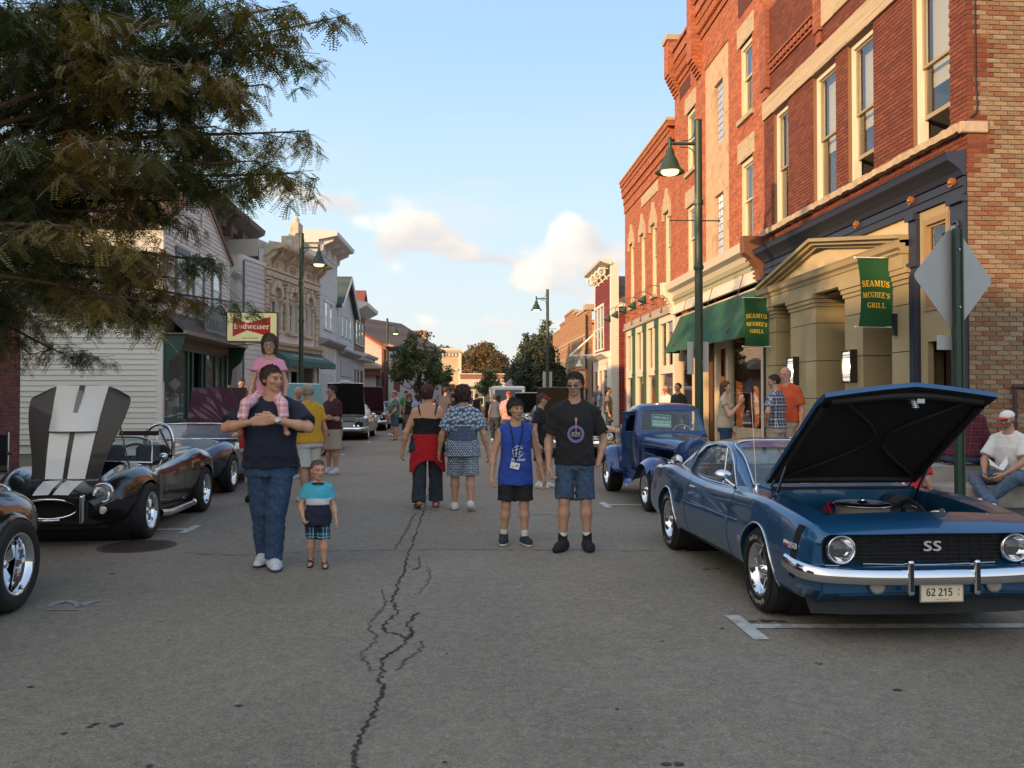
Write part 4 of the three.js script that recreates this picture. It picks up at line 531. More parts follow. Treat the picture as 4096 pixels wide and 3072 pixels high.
// === cream Victorian shop with arched windows, its white side bay
{
const ang=0.213,b=left('cream_victorian_shop','cream Victorian shop with three arched windows and an ornate cornice','building',-7.94,33.85,ang),L=5.55;
const CR=mottled([0.52,0.45,0.33],1.3,0.35,0.75,0.004,[0.28,0.2,0.13]),LT=M(lin(0.62,0.62,0.60),0.7),ws=[[0.52,1.3],[2.26,3.0],[4.02,4.74]];
obj('front_wall',wall(0,L,3.85,7.6,ws.map(([a,c])=>[a,c,4.35,5.78]),0.25),LT,b);obj('core',[bx(0,L,0,7.4,-9,-1),bx(0,L,3.3,3.85,-1,0)],LT,b);
for(const[a,c]of ws){
const m=(a+c)/2,r=(c-a)/2;sash(b,a,c,4.35,5.78,{d:0.1,fw:0.05,mat:LT,blind:0.45,blindMat:M(lin(0.2,0.22,0.24),0.9)});
const arch=new THREE.Shape();arch.moveTo(m-r-0.2,5.75);arch.absarc(m,5.78,r+0.2,PI,0,true);arch.lineTo(m+r,5.75);arch.absarc(m,5.78,r,0,PI,false);const cap=new THREE.Shape();cap.moveTo(m-r,5.785);cap.absarc(m,5.785,r,PI,0,true);
obj('window_hood',[new THREE.ExtrudeGeometry(arch,{depth:0.16,bevelEnabled:true,bevelSize:0.02,bevelThickness:0.02,bevelSegments:2,curveSegments:20}).translate(0,0,0.01),rbx(m-0.1,m+0.1,6.1,6.42,0,0.24,0.03),...[-1,1].flatMap((s)=>[bx(m+s*(r+0.1)-0.13,m+s*(r+0.1)+0.13,5.58,5.66,0,0.24),bx(m+s*(r+0.1)-0.11,m+s*(r+0.1)+0.11,5.5,5.57,0,0.2),bx(m+s*(r+0.1)-0.08,m+s*(r+0.1)+0.08,4.35,5.5,0,0.1)])],CR,b);
obj('arch_panel',[new THREE.ExtrudeGeometry(cap,{depth:0.03,bevelEnabled:false})],M(lin(0.42,0.42,0.42),0.7),b);obj('window_sill',[bx(a-0.2,c+0.2,4.24,4.35,0,0.2)],CR,b);
}
for(const u of[0.14,1.85,3.55,5.35]){const e=u<1||u>5;const g=grp('pilaster',b);obj('shaft',e?Array.from({length:9},(_,i)=>rbx(u-0.14,u+0.14,3.9+i*0.29,3.9+i*0.29+0.265,-0.05,0.1,0.02,1)):[cyl(0.09,1.55,14).translate(u,5.55,0.12),cyl(0.11,0.5,14).translate(u,4.55,0.12)],CR,g);obj('capital',[bx(u-0.17,u+0.17,6.35,6.42,0,0.24),bx(u-0.14,u+0.14,6.22,6.3,0,0.2),bx(u-0.16,u+0.16,5.2,5.26,0,0.2)],CR,g);}
obj('entablature',[bx(0,L,6.52,6.75,-0.1,0.14),mould([[0,6.75],[0.2,6.78],[0.2,6.85],[0,6.88]],-0.05,L+0.05),bx(0,L,6.88,7.35,-0.1,0.06)],CR,b);
obj('ornament',[0.9,2.65,4.4].flatMap((u,i)=>(i===1?[new THREE.TorusGeometry(0.14,0.035,8,18).scale(1.9,1,1).translate(u,7.08,0.08),...[-0.12,0,0.12].map((d)=>new THREE.SphereGeometry(0.06,8,6).translate(u+d,7.08,0.08))]:[new THREE.TorusGeometry(0.09,0.025,6,14).translate(u-0.12,7.08,0.07),new THREE.TorusGeometry(0.09,0.025,6,14).translate(u+0.12,7.08,0.07)])),M(lin(0.40,0.33,0.25),0.8),b);
obj('cornice',[mould([[0,7.3],[0.12,7.34],[0.3,7.5],[0.62,7.66],[0.68,7.74],[0.7,7.86],[0,7.98]],0.35,L-0.35),mould([[0,7.3],[0.12,7.34],[0.3,7.5],[0.75,7.62],[0.78,7.7],[0,7.8]],-0.05,0.4),mould([[0,7.3],[0.12,7.34],[0.3,7.5],[0.75,7.62],[0.78,7.7],[0,7.8]],L-0.4,L+0.1)],CR,b);
for(const u of[0.1,0.62,1.85,3.55,L-0.62,L-0.1])obj('cornice_bracket',extr([[0,6.9],[0.12,6.95],[0.16,7.15],[0.4,7.35],[0.5,7.55],[0,7.6]],0.14).rotateY(-PI/2).translate(u+0.07,0,0.02),CR,b);
obj('pediment',[extr([[2.05,7.9],[3.9,7.9],[3.9,8.15],[3.5,8.55],[3.35,8.75],[2.6,8.75],[2.45,8.55],[2.05,8.15]],0.3).translate(0,0,-0.1),rbx(2.75,3.25,8.75,9.2,-0.15,0.25,0.03),lathe([[0.22,0],[0.12,0.12],[0.14,0.2],[0.03,0.36],[0,0.4]],12).translate(3,9.2,0.05),bx(2.0,2.3,7.9,8.5,-0.2,0.25),bx(3.65,3.95,7.9,8.5,-0.2,0.25)],CR,b);
obj('parapet',[bx(0.02,1.25,7.3,8.0,-9,-0.3)],M(lin(0.5,0.46,0.38),0.8),b);obj('chimney',[bx(1.5,3.1,7.4,9.0,-5.2,-4.0),bx(1.47,3.13,8.6,8.7,-5.23,-3.97)],BR_RED,b);
obj('shop_cornice',[mould([[0,3.55],[0.16,3.57],[0.2,3.7],[0.3,3.75],[0.34,3.85],[0,3.92]],-0.05,L+0.1)],CR,b);obj('bracket',[rbx(L-0.05,L+0.3,3.5,3.95,-0.05,0.3,0.04)],CR,b);
obj('shop_front',wall(0,L,0.13,3.55,[[0.4,2.4,0.7,2.9],[2.6,3.6,0.13,2.7],[3.8,5.2,0.7,2.9]],0.15),LT,b);obj('shop_glass',[bx(0.4,2.4,0.7,2.9,-0.09,-0.085)],DARKGLASS,b);obj('shop_glass',[bx(3.8,5.2,0.7,2.9,-0.09,-0.085)],DARKGLASS,b);obj('shop_door',[bx(2.6,3.6,0.13,2.7,-0.5,-0.45)],BROWN,b);obj('interior',[bx(0.1,5.4,0.1,3.4,-0.98,-0.96)],M(lin(0.1,0.09,0.07),0.9),b);obj('curtain',[bx(4.0,4.25,0.75,2.85,-0.3,-0.28),bx(0.6,0.9,0.75,2.85,-0.3,-0.28)],M(lin(0.4,0.36,0.28),0.9),b);
// white clapboard bay towards the viewer
const s=left('white_side_bay','narrow white clapboard wing between the shingled building and the cream shop','building',-7.94-1.98*Math.sin(ang),33.85-1.98*Math.cos(ang),ang),sg=grp('front_siding',s);obj('core',[bx(0,1.98,0,6.9,-7,-0.02)],WHITE_SIDING[1],s);clapboard(sg,()=>[0.16,1.96],0.2,6.85,0.19,[M(lin(0.53,0.53,0.51),0.7),M(lin(0.50,0.50,0.485),0.7)]);obj('corner_board',[bx(-0.03,0.16,0.1,6.95,-0.16,0.04),bx(0,1.98,6.86,7.0,-0.1,0.05)],WPAINT,s);obj('parapet',[bx(0.1,1.9,6.9,7.5,-6,-4)],BR_RED,s);obj('drain_pipe',[rod([0.05,0.2,0.08],[0.05,6.8,0.08],0.04)],BLUEGREY,s);
// awning with scalloped valance
const aw=thing('scalloped_awning','faded green awning with scalloped edge under the cream shop cornice','awning',[-7.94,0,-33.85],PI/2-ang),W=5.2,at=canvas(512,96,(c)=>{c.fillStyle='#3e6b62';c.fillRect(0,0,512,96);c.fillStyle='#c3cfc4';c.font='italic 46px serif';c.textAlign='center';c.fillText('A Touch of Home and Gifts',266,62);});at.wrapS=at.wrapT=THREE.RepeatWrapping;at.repeat.set(1/W,1/0.5);at.offset.set(-0.5/W,-3.08/0.5);
const AM=M(lin(0.05,0.125,0.105),0.85),r=[];for(let i=0;i<=6;i++){const t=i/6;r.push(Array.from({length:11},(_,j)=>[0.5+j/10*W,lerp(3.12,3.52,t),lerp(0.85,0.1,t)+0.05*Math.sin(t*PI)]));}obj('awning_cloth',[grid(r)],AM,aw);const sc=[[0.5,3.12]];for(let i=26;i>=0;i--){sc.push([0.5+(i+0.5)/27*W+0.06,2.86],[0.5+(i+0.5)/27*W-0.06,2.86],[0.5+i/27*W,2.9]);}const v=[[0.5,3.13],[0.5+W,3.13]];for(let i=27;i>0;i--){const u=0.5+i/27*W;v.push([u,2.92],[u-0.05,2.87],[u-W/27+0.05,2.87]);}v.push([0.5,2.92]);obj('valance',[extr(v,0.012).translate(0,0,0.85)],AM,aw);obj('awning_lettering',text('A Touch of Home and Gifts',0.19,0.004,'serif').rotateX(-1.05).translate(3.2,3.33,0.56),M(lin(0.45,0.5,0.46),0.8),aw);obj('awning_side',[extr([[0.1,3.52],[0.85,3.12],[0.85,2.9],[0.1,2.9]],0.01).rotateY(-PI/2).translate(0.5+W,0,0),extr([[0.1,3.52],[0.85,3.12],[0.85,2.9],[0.1,2.9]],0.01).rotateY(-PI/2).translate(0.51,0,0)],AM,aw);
}
// === white false front building
{
const b=left('white_false_front','tall white clapboard false front building with a wide bracketed cornice','building',-6.72,39.48,0.031),L=4.6,MT=[M(lin(0.55,0.55,0.53),0.7),M(lin(0.52,0.52,0.50),0.7),M(lin(0.57,0.57,0.55),0.7)];
obj('core',[bx(0,L,0,9.2,-0.3,-0.01),bx(0,L,0,7.2,-9,-0.3),bx(0,0.3,3.5,9.2,-1.6,-0.3)],MT[1],b);const g=grp('front_siding',b);clapboard(g,()=>[0.0,L],4.45,8.45,0.135,MT);
obj('frieze_board',[bx(0,L,8.45,9.05,-0.05,0.05)],MT[0],b);obj('cornice',[mould([[0,9.05],[0.2,9.08],[0.85,9.22],[0.9,9.4],[0,9.55]],-0.15,L+0.2),bx(-0.15,0.15,8.9,9.5,-1.2,0)],WPAINT,b);for(const u of[0.12,1.5,3.0,L-0.12])obj('cornice_bracket',extr([[0,8.5],[0.12,8.55],[0.16,8.8],[0.6,9.0],[0.62,9.14],[0,9.14]],0.14).rotateY(-PI/2).translate(u+0.07,0,0.03),WPAINT,b);
framed(b,1.2,3.05,4.97,6.25,WPAINT,{cols:[0.33,0.68],upper:PALEPANE,mid:5.55,w:0.12,lower:NIGHTGLASS});obj('curtain',[bx(1.85,2.4,5.0,6.2,0.032,0.036)],M(lin(0.6,0.6,0.58),0.8),b);
obj('shop_cornice',[mould([[0,4.1],[0.2,4.12],[0.42,4.25],[0.46,4.34],[0,4.45]],-0.05,L+0.5)],M(lin(0.32,0.33,0.34),0.7),b);
obj('shop_front',wall(0,L,0.13,4.1,[[0.25,1.3,2.95,3.85],[1.4,2.4,2.95,3.85],[2.5,3.8,2.95,3.85],[0.25,1.3,0.5,2.7],[1.4,2.4,0.13,2.7],[2.5,3.8,0.5,2.7]],0.15),WPAINT,b);for(const q of[[0.25,1.3],[1.4,2.4],[2.5,3.8]]){obj('transom_pane',[bx(...q,2.95,3.85,-0.1,-0.095)],P(lin(0.07,0.06,0.04),{roughness:0.1}),b);obj('shop_glass',[bx(...q,0.13,2.7,-0.1,-0.095)],P(lin(0.06,0.09,0.09),{roughness:0.04}),b);}
}
// === white gable house with green roof
{
const b=left('green_roofed_house','white clapboard gable house with a green shingle roof and narrow windows','building',-6.57,44.11,0.017),L=5.9,MT=[M(lin(0.53,0.53,0.51),0.7),M(lin(0.50,0.50,0.485),0.7)],EV=6.5,AP=8.3;
obj('core',[bx(0,L,0,EV,-9,-0.02),extr([[0,EV],[L,EV],[L/2,AP]],8.98).translate(0,0,-9)],MT[1],b);const g=grp('front_siding',b);clapboard(g,(y)=>(y<EV?[0,L]:[(y-EV)/(AP-EV)*L/2,L-(y-EV)/(AP-EV)*L/2]),4.2,AP,0.14,MT);
shingleRoof(b,[-0.35,EV-0.1,0.35],[-0.35,EV-0.1,-9],[L/2,AP+0.1,-9],[L/2,AP+0.1,0.35],ROOF_GREEN,14);shingleRoof(b,[L+0.35,EV-0.1,-9],[L+0.35,EV-0.1,0.35],[L/2,AP+0.1,0.35],[L/2,AP+0.1,-9],ROOF_GREEN,8);const rk=(u0,y0,u1,y1)=>extr([[u0,y0],[u1,y1],[u1,y1-0.25],[u0,y0-0.25]],0.08).translate(0,0,0.3);obj('rake_board',[rk(-0.35,EV-0.08,L/2,AP+0.1),rk(L/2,AP+0.1,L+0.35,EV-0.08)],WPAINT,b);
for(const[a,c]of[[1.45,1.95],[2.85,3.35],[4.2,4.7]])framed(b,a,c,4.95,6.05,WPAINT,{w:0.06,upper:a>4?PALEPANE:NIGHTGLASS});obj('gable_vent',[bx(2.75,3.1,7.2,7.7,0,0.04)],M(lin(0.2,0.2,0.2),0.8),b);obj('corner_board',[bx(-0.05,0.5,0.1,6.4,-0.1,0.03)],M(lin(0.45,0.46,0.48),0.7),b);
obj('shop_cornice',[mould([[0,3.85],[0.25,3.9],[0.5,4.05],[0.5,4.12],[0,4.25]],0.4,L+0.2)],M(lin(0.32,0.33,0.34),0.7),b);obj('shop_front',wall(0.4,L,0.13,3.85,[[1.0,L-0.3,0.4,2.7]],0.3),M(lin(0.5,0.5,0.5),0.7),b);obj('shop_glass',[bx(1.0,L-0.3,0.4,2.7,-0.25,-0.24)],P(lin(0.05,0.06,0.05),{roughness:0.04}),b);obj('sign_board',[bx(1.0,L-0.3,2.75,3.6,0,0.05)],M(lin(0.42,0.41,0.40),0.7),b);
}
// === brown shingled shop with red roof
{
const b=left('brown_corner_shop','narrow brown shingled shop with red dormer roof and white canopy','building',-6.47,49.99,0.017),L=5.0,S=[[0.19,0.12,0.07],[0.16,0.10,0.06]].map((c)=>M(lin(...c),0.9));
obj('core',[bx(0,L,0,6.9,-8,-0.02)],S[1],b);const g=grp('front_siding',b);clapboard(g,()=>[0,L],4.2,6.9,0.2,S,[],'shingle_row');obj('cornice',[mould([[0,6.75],[0.3,6.85],[0.8,7.1],[0.85,7.3],[0,7.4]],-0.2,L+0.5)],WPAINT,b);obj('dormer',[extr([[2.0,7.1],[4.9,7.1],[3.5,8.3]],1.6).translate(0,0,-1.4)],S[0],b);shingleRoof(b,[1.7,7.05,0.3],[1.7,7.05,-2],[3.45,8.45,-2],[3.45,8.45,0.3],[M(lin(0.22,0.07,0.05),0.9)],6);shingleRoof(b,[5.2,7.05,-2],[5.2,7.05,0.3],[3.45,8.45,0.3],[3.45,8.45,-2],[M(lin(0.22,0.07,0.05),0.9)],6);
for(const a of[0.8,2.1,3.4])framed(b,a,a+0.6,4.9,6.2,WPAINT,{w:0.08,upper:PALEPANE,lower:PALEPANE});obj('canopy',[mould([[0,4.0],[0.8,4.05],[0.9,4.2],[0,4.4]],-0.1,L+0.5),...dentils(0,L+0.4,3.85,4.02,0,0.7,9,0.3)],WPAINT,b);obj('shop_front',wall(0,L,0.13,3.9,[[0.4,1.2,0.4,3.3],[1.6,2.6,0.13,3.3],[3,4.4,0.4,3.3]],0.2),WPAINT,b);obj('shop_glass',[bx(0.3,4.6,0.2,3.3,-0.15,-0.14)],P(lin(0.05,0.05,0.06),{roughness:0.04}),b);
}
// === pale house at the end of the street, turned towards the viewer
{
const b=thing('pale_clapboard_house','pale pink clapboard house with brown roof and red trim at the street end','house',[-5.8,0,-62.6],1.072),RT=M(lin(0.16,0.045,0.03),0.8),MT=[M(lin(0.48,0.42,0.39),0.75),M(lin(0.45,0.40,0.37),0.75)];
// local x along the long side (to the right), z towards the viewer; gable end at x = 0 faces left
const L=8.6,W=8,EV=5.55,AP=7.9;
obj('core',[bx(0,L,0,EV,-W,-0.02),extr([[0,EV],[W,EV],[W/2,AP]],L).rotateY(PI/2).translate(0,0,0)],MT[1],b);const g=grp('long_siding',b);clapboard(g,()=>[0.15,L],0.2,EV-0.1,0.16,MT);const eg=grp('gable_siding',b);eg.rotation.y=-PI/2;clapboard(eg,(y)=>(y<EV?[-W+0.1,-0.1]:[-W+(y-EV)/(AP-EV)*W/2,-(y-EV)/(AP-EV)*W/2]),0.2,AP,0.16,MT);
obj('corner_board',[bx(-0.06,0.18,0,EV,-0.18,0.05)],RT,b);shingleRoof(b,[-0.5,EV-0.12,0.45],[L,EV-0.12,0.45],[L,AP+0.1,-W/2],[-0.5,AP+0.1,-W/2],ROOF_BROWN,14);shingleRoof(b,[L,EV-0.12,-W-0.4],[-0.5,EV-0.12,-W-0.4],[-0.5,AP+0.1,-W/2],[L,AP+0.1,-W/2],ROOF_BROWN,8);const rk=(z0,y0,z1,y1)=>extr([[z0,y0],[z1,y1],[z1,y1-0.3],[z0,y0-0.3]],0.08).rotateY(-PI/2).translate(-0.42,0,0);obj('rake_board',[rk(0.45,EV-0.1,-W/2,AP+0.1),rk(-W/2,AP+0.1,-W-0.4,EV-0.1)],M(lin(0.32,0.09,0.05),0.8),b);
for(const[a,c]of[[3.0,3.75],[3.85,4.6],[6.2,7]])framed(b,a,c,3.75,5.0,RT,{w:0.14,z:0.07,mid:4.35,upper:P(lin(0.16,0.10,0.07),{roughness:0.05})});framed(b,0.55,1.15,3.7,5.1,RT,{upper:PALEPANE,lower:PALEPANE});obj('side_door',[bx(1.3,2.1,2.0,3.0,0.02,0.06)],RT,b);obj('door_panel',[bx(1.35,2.05,0.2,2.0,0.02,0.05)],MT[0],b);
const ro=thing('porch_roof_wing','low wing with brown hipped roof and red fascia in front of the pale house','building',[-9.8,0,-59.5],0.1),wm=M(lin(0.42,0.40,0.40),0.75);obj('core',[bx(-1,3.7,0,3.2,-4,-0.02)],wm,ro);const wg=grp('front_siding',ro);clapboard(wg,()=>[-1,3.7],0.2,3.2,0.17,[wm]);obj('fascia',[bx(-1.2,4.0,3.15,3.65,-4.3,0.3)],RT,ro);shingleRoof(ro,[-1.2,3.65,0.4],[4.2,3.65,0.4],[1.5,5.0,-3.2],[-1.2,5.0,-3.2],ROOF_BROWN,10);
}
// === far end of the street
{
const t=thing('tan_cornice_building','tall tan building with a pale cornice at the street end, half behind a tree','building',[-4.6,0,-86]),TM=mottled([0.52,0.40,0.26],3,0.2,0.85);
obj('front_wall',[bx(0,4.4,0,6.5,-8,0)],TM,t);obj('cornice',[mould([[0,6.2],[0.2,6.25],[0.4,6.5],[0.4,6.7],[0,6.75]],-0.2,4.6),bx(4.3,4.6,0,6.6,-0.5,0.12),...dentils(0.2,4.3,5.9,6.2,0,0.15,12)],M(lin(0.66,0.58,0.45),0.7),t);obj('band',[bx(0,4.4,4.35,4.6,0,0.12)],M(lin(0.55,0.45,0.32),0.8),t);obj('shop_opening',[bx(0.6,3.6,0.1,2.7,0,0.04)],NIGHTGLASS,t);obj('awning',[extr([[0,3.0],[1.1,2.5],[1.1,2.35],[0,2.4]],3.6).rotateY(-PI/2).translate(3.9,0,0)],MATTE,t);
const w=thing('low_white_shop','low white shop with green trim and flat roof closing the street','building',[-0.1,0,-84]),WH=M(lin(0.60,0.55,0.47),0.75),GR=M(lin(0.05,0.10,0.065),0.7);
obj('front_wall',[bx(0,12,0,3.9,-8,0)],WH,w);obj('brick_band',[bx(0,12,3.5,3.95,0,0.05)],M(lin(0.30,0.13,0.07),0.85),w);obj('coping',[bx(-0.1,12.1,3.95,4.06,-8,0.15)],WH,w);obj('green_fascia',[bx(0,12,2.45,2.75,0,0.07),bx(0,0.3,0,2.45,0,0.07),bx(2.4,2.7,0,2.45,0,0.07),bx(5.4,5.7,0,2.45,0,0.07),bx(0,12,0,0.7,0,0.06)],GR,w);for(const u of[0.5,1.5,2.9,4.2,5.9,7.2,8.5])framed(w,u,u+0.85,0.9,2.3,WH,{w:0.06,upper:P(lin(0.2,0.18,0.13),{roughness:0.1})});
const o=thing('orange_brick_block','plain orange brick block rising above the pale house roof','building',[-10.2,0,-92]);obj('wall',[bx(0,6.3,0,8.9,-6,0)],mottled([0.50,0.26,0.13],3,0.2,0.9),o);obj('coping',[bx(-0.1,6.4,8.9,9.05,-6,0.1)],BR_RED,o);
}
// ---------- trees
// a clump of small leaf faces in a unit ball
function leafClump(n,size,seed,squash=0.8){const rr=RNG(seed),pos=[],nor=[];for(let i=0;i<n;i++){const c=new V3(rr()*2-1,(rr()*2-1)*squash,rr()*2-1);if(c.length()>1)c.multiplyScalar(0.7);const a=new V3(rr()-0.5,(rr()-0.5)*0.8,rr()-0.5).normalize(),t=new V3(rr()-0.5,rr()-0.5,rr()-0.5).cross(a).normalize(),L=size*(0.7+0.6*rr()),W=L*0.45,nn=t.clone().cross(a);const p=[c,c.clone().addScaledVector(a,L*0.5).addScaledVector(t,W),c.clone().addScaledVector(a,L),c.clone().addScaledVector(a,L*0.5).addScaledVector(t,-W)];for(const k of[0,1,2,0,2,3]){pos.push(p[k].x,p[k].y,p[k].z);nor.push(nn.x,nn.y,nn.z);}}const g=new THREE.BufferGeometry();g.setAttribute('position',new THREE.Float32BufferAttribute(pos,3));g.setAttribute('normal',new THREE.Float32BufferAttribute(nor,3));g.setAttribute('uv',new THREE.Float32BufferAttribute(new Float32Array(pos.length/3*2),2));return g;}
const BARK=mottled([0.075,0.055,0.045],0.5,0.5,0.95,0.02),BARKL=M(lin(0.15,0.085,0.055),0.9);
const leafMat=(t=0.35)=>P(lin(1,1,1),{roughness:0.75,transmission:t,thickness:0});
function limb(pts,r0,r1,seg=10,rad=6){const c=new THREE.CatmullRomCurve3(pts.map(v3)),P2=c.getPoints(seg),out=[];for(let i=0;i<seg;i++)out.push(rod(P2[i],P2[i+1],lerp(r0,r1,i/seg),lerp(r0,r1,(i+1)/seg),rad));return out;}
// rounded street tree: crown blobs [x, y, z, r] relative to the base
function roundTree(name,label,pos,blobs,tones,o={}){
const t=thing(name,label,'tree',pos,0,o.group),rr=RNG(o.seed||3),top=Math.max(...blobs.map((b)=>b[1])),tr=o.tr??0.13;obj('trunk',limb([[0,0,0],[0.06,top*0.35,0.04],[0,top*0.8,0]],tr,tr*0.4,8,8),BARK,t);const br=[];for(const b of blobs)br.push(...limb([[0,top*0.25+rr()*top*0.25,0],[b[0]*0.5,(b[1]+top*0.3)/2,b[2]*0.5],[b[0],b[1],b[2]]],tr*0.45,tr*0.1,5,5));obj('branch',br,BARK,t).userData.kind='stuff';
const V=[0,1,2].map((k)=>leafClump(o.leaves??26,o.leaf??0.34,40+k)),lists=[[],[],[]],m=new THREE.Matrix4(),q=new THREE.Quaternion(),e=new THREE.Euler();
for(const b of blobs){const n=Math.round((o.dens??60)*b[3]*b[3]);for(let i=0;i<n;i++){const d=new V3(rr()*2-1,rr()*2-1,rr()*2-1);if(d.length()>1){i--;continue;}d.normalize().multiplyScalar(Math.pow(rr(),0.45)*b[3]);const p=[b[0]+d.x,b[1]+d.y*(o.sq??0.85),b[2]+d.z];if(p[1]<(o.min??1.2))continue;if(fbm(p[0]*1.2+(o.seed||0),p[1]*1.2,p[2]*1.2,2)<(o.gap??0.36))continue;const s=(o.clump??0.36)*(0.6+0.7*rr());const tone=tones[Math.floor(rr()*tones.length)],k=0.7+0.6*rr();q.setFromEuler(e.set(rr()*6,rr()*6,rr()*6));lists[i%3].push([p,q.clone(),s,[tone[0]*k,tone[1]*k,tone[2]*k]]);}}
const cg=grp('crown',t),mat=leafMat(o.trans);lists.forEach((L,k)=>{if(!L.length)return;const im=new THREE.InstancedMesh(V[k],mat,L.length);L.forEach(([p,qq,s,c],i)=>{im.setMatrixAt(i,m.compose(new V3(...p),qq,new V3(s,s,s)));im.setColorAt(i,lin(...c));});im.name='foliage';im.userData.kind='stuff';cg.add(im);});return t;
}
// === honey locust reaching in over the left side
{
const at=(px,py,d)=>{const r=(px-2048)/3300;return[d*(r*0.998+0.0614),1.53+(1593-py)/3300*d,-d*(0.998-r*0.0614)];};
const base=[-6.9,0,-8.4],t=thing('honey_locust_tree','big feathery honey locust leaning in over the street from the picture edge','tree',base),rr=RNG(21),rel=(p)=>[p[0]-base[0],p[1]-base[1],p[2]-base[2]];
obj('trunk',[...limb([[0,0,0],[0.1,1.6,0.1],[0.25,3.2,0]],0.24,0.17,8,12)],BARK,t);
const tips=[[1300,70,8.6],[1120,20,8.0],[960,160,8.6],[1090,190,9.2],[1050,330,8.6],[900,330,8.0],[1215,520,9.0],[1190,690,8.8],[1020,640,8.4],[930,720,9.2],[860,500,8.2],[760,250,7.6],[640,60,7.4],[820,40,9.6],[700,420,9.2],[600,620,7.8],[720,800,9.0],[520,840,8.2],[860,1040,9.8],[905,1205,9.6],[760,1120,9.0],[620,1010,8.6],[560,1200,8.4],[420,1240,10.5],[300,1130,10.8],[200,940,9.5],[360,760,8.6],[420,560,7.4],[300,380,8.4],[480,260,8.8],[340,120,7.6],[180,250,8.8],[120,560,7.2],[60,780,8.0],[40,1000,10.5],[140,1180,10.6],[90,380,9.2],[30,80,8.2],[220,20,9.2],[520,20,8.4],[700,-120,8.8],[1000,-150,8.4],[430,980,9.4],[280,1430,10.8],[190,1290,11],[640,1250,9.2],[840,600,9.6],[60,1280,10.8],[240,640,9.6],[150,820,9.4],[330,900,7.4],[20,620,9.4]].map((q)=>rel(at(...q)));
// limbs outside the picture, so that the crown is whole
for(let i=0;i<44;i++){const a=1.7+i/44*4.4,r=2+3*rr(),y=4.8+5.3*rr();tips.push([Math.cos(a)*r-0.6,y,-Math.sin(a)*r*0.9+0.4]);}for(let i=0;i<14;i++){const a=rr()*6.28;tips.push([1.2+Math.cos(a)*2.6,7.2+2.6*rr(),Math.sin(a)*2.6]);}
const wood=[],tw=[],spots=[];
tips.forEach((e,i)=>{
const h=Math.min(e[1]*0.6,2.6+(i%4)*0.8),st=[0.2+(i%3)*0.05,Math.max(2.2,h),0],mid=[lerp(st[0],e[0],0.5),Math.max(lerp(st[1],e[1],0.6)+0.35,2.6),lerp(st[2],e[2],0.5)],c=new THREE.CatmullRomCurve3([v3(st),v3(mid),v3(e)]),len=c.getLength();wood.push(...limb([st,mid,e],0.055,0.008,8,5));
for(let k=0;k<Math.round(len*3.2);k++){const u=0.3+0.7*Math.sqrt(rr()),p=c.getPoint(u),a=rr()*6.28,L=(0.35+0.65*rr())*(1.15-0.45*u),dir=new V3(Math.cos(a),0.1-0.45*rr(),Math.sin(a)).multiplyScalar(L),q=p.clone().add(dir);tw.push(rod(p,q,0.007,0.003,3));for(let s=0.25;s<=1.01;s+=0.25){const w=p.clone().lerp(q,s);w.y-=0.1*s*s;spots.push(w);}}
for(let s=0.6;s<=1;s+=0.08)spots.push(c.getPoint(s));
});
obj('branch',wood,BARKL,t).userData.kind='stuff';obj('twig',tw,BARKL,t).userData.kind='stuff';
// compound leaves: a drooping stalk with pairs of leaflets, several to a spray
const spray=(seed)=>{const r2=RNG(seed),pos=[],nor=[];for(let l=0;l<10;l++){const az=r2()*6.28,L=0.09+0.07*r2(),d=new V3(Math.cos(az),-0.25-0.6*r2(),Math.sin(az)).normalize(),sd=new V3(-d.z,0.25*(r2()-0.5),d.x).normalize(),up=d.clone().cross(sd),o=new V3((r2()-0.5)*0.12,(r2()-0.5)*0.1,(r2()-0.5)*0.12);for(let i=1;i<=10;i++)for(const s of[-1,1]){const c=o.clone().addScaledVector(d,L*i/10).add(new V3(0,-0.25*L*(i/10)**2,0)),a=sd.clone().multiplyScalar(s).addScaledVector(d,0.45).normalize(),w=d.clone(),n=up.clone().multiplyScalar(s),ll=0.024*(0.8+0.5*r2())*(1.15-0.5*Math.abs(i/10-0.45)),P4=[c,c.clone().addScaledVector(a,ll*0.5).addScaledVector(w,0.0065),c.clone().addScaledVector(a,ll),c.clone().addScaledVector(a,ll*0.5).addScaledVector(w,-0.0065)];for(const k of[0,1,2,0,2,3]){pos.push(P4[k].x,P4[k].y,P4[k].z);nor.push(n.x,n.y,n.z);}}}const g=new THREE.BufferGeometry();g.setAttribute('position',new THREE.Float32BufferAttribute(pos,3));g.setAttribute('normal',new THREE.Float32BufferAttribute(nor,3));g.setAttribute('uv',new THREE.Float32BufferAttribute(new Float32Array(pos.length/3*2),2));return g;};
const V=[1,2,3,4].map(spray),L4=[[],[],[],[]];spots.forEach((p,i)=>L4[i%4].push(p));const cg=grp('crown',t),mat=leafMat(0.5),m=new THREE.Matrix4(),q=new THREE.Quaternion(),e=new THREE.Euler();
L4.forEach((L,k)=>{const im=new THREE.InstancedMesh(V[k],mat,L.length);L.forEach((p,i)=>{const s=0.9+0.7*rr();im.setMatrixAt(i,m.compose(p,q.setFromEuler(e.set((rr()-0.5)*0.7,rr()*6.28,(rr()-0.5)*0.7)),new V3(s,s,s)));const y=fbm(p.x*0.8+4,p.y*0.8,p.z*0.8,3),a=sstep(0.55,0.72,y),o=rr()<0.03?1:0,kk=0.7+0.6*rr();im.setColorAt(i,lin(lerp(lerp(0.11,0.27,a),0.42,o)*kk,lerp(lerp(0.145,0.2,a),0.18,o)*kk,lerp(lerp(0.022,0.018,a),0.03,o)*kk));});im.name='foliage';im.userData.kind='stuff';cg.add(im);});
}
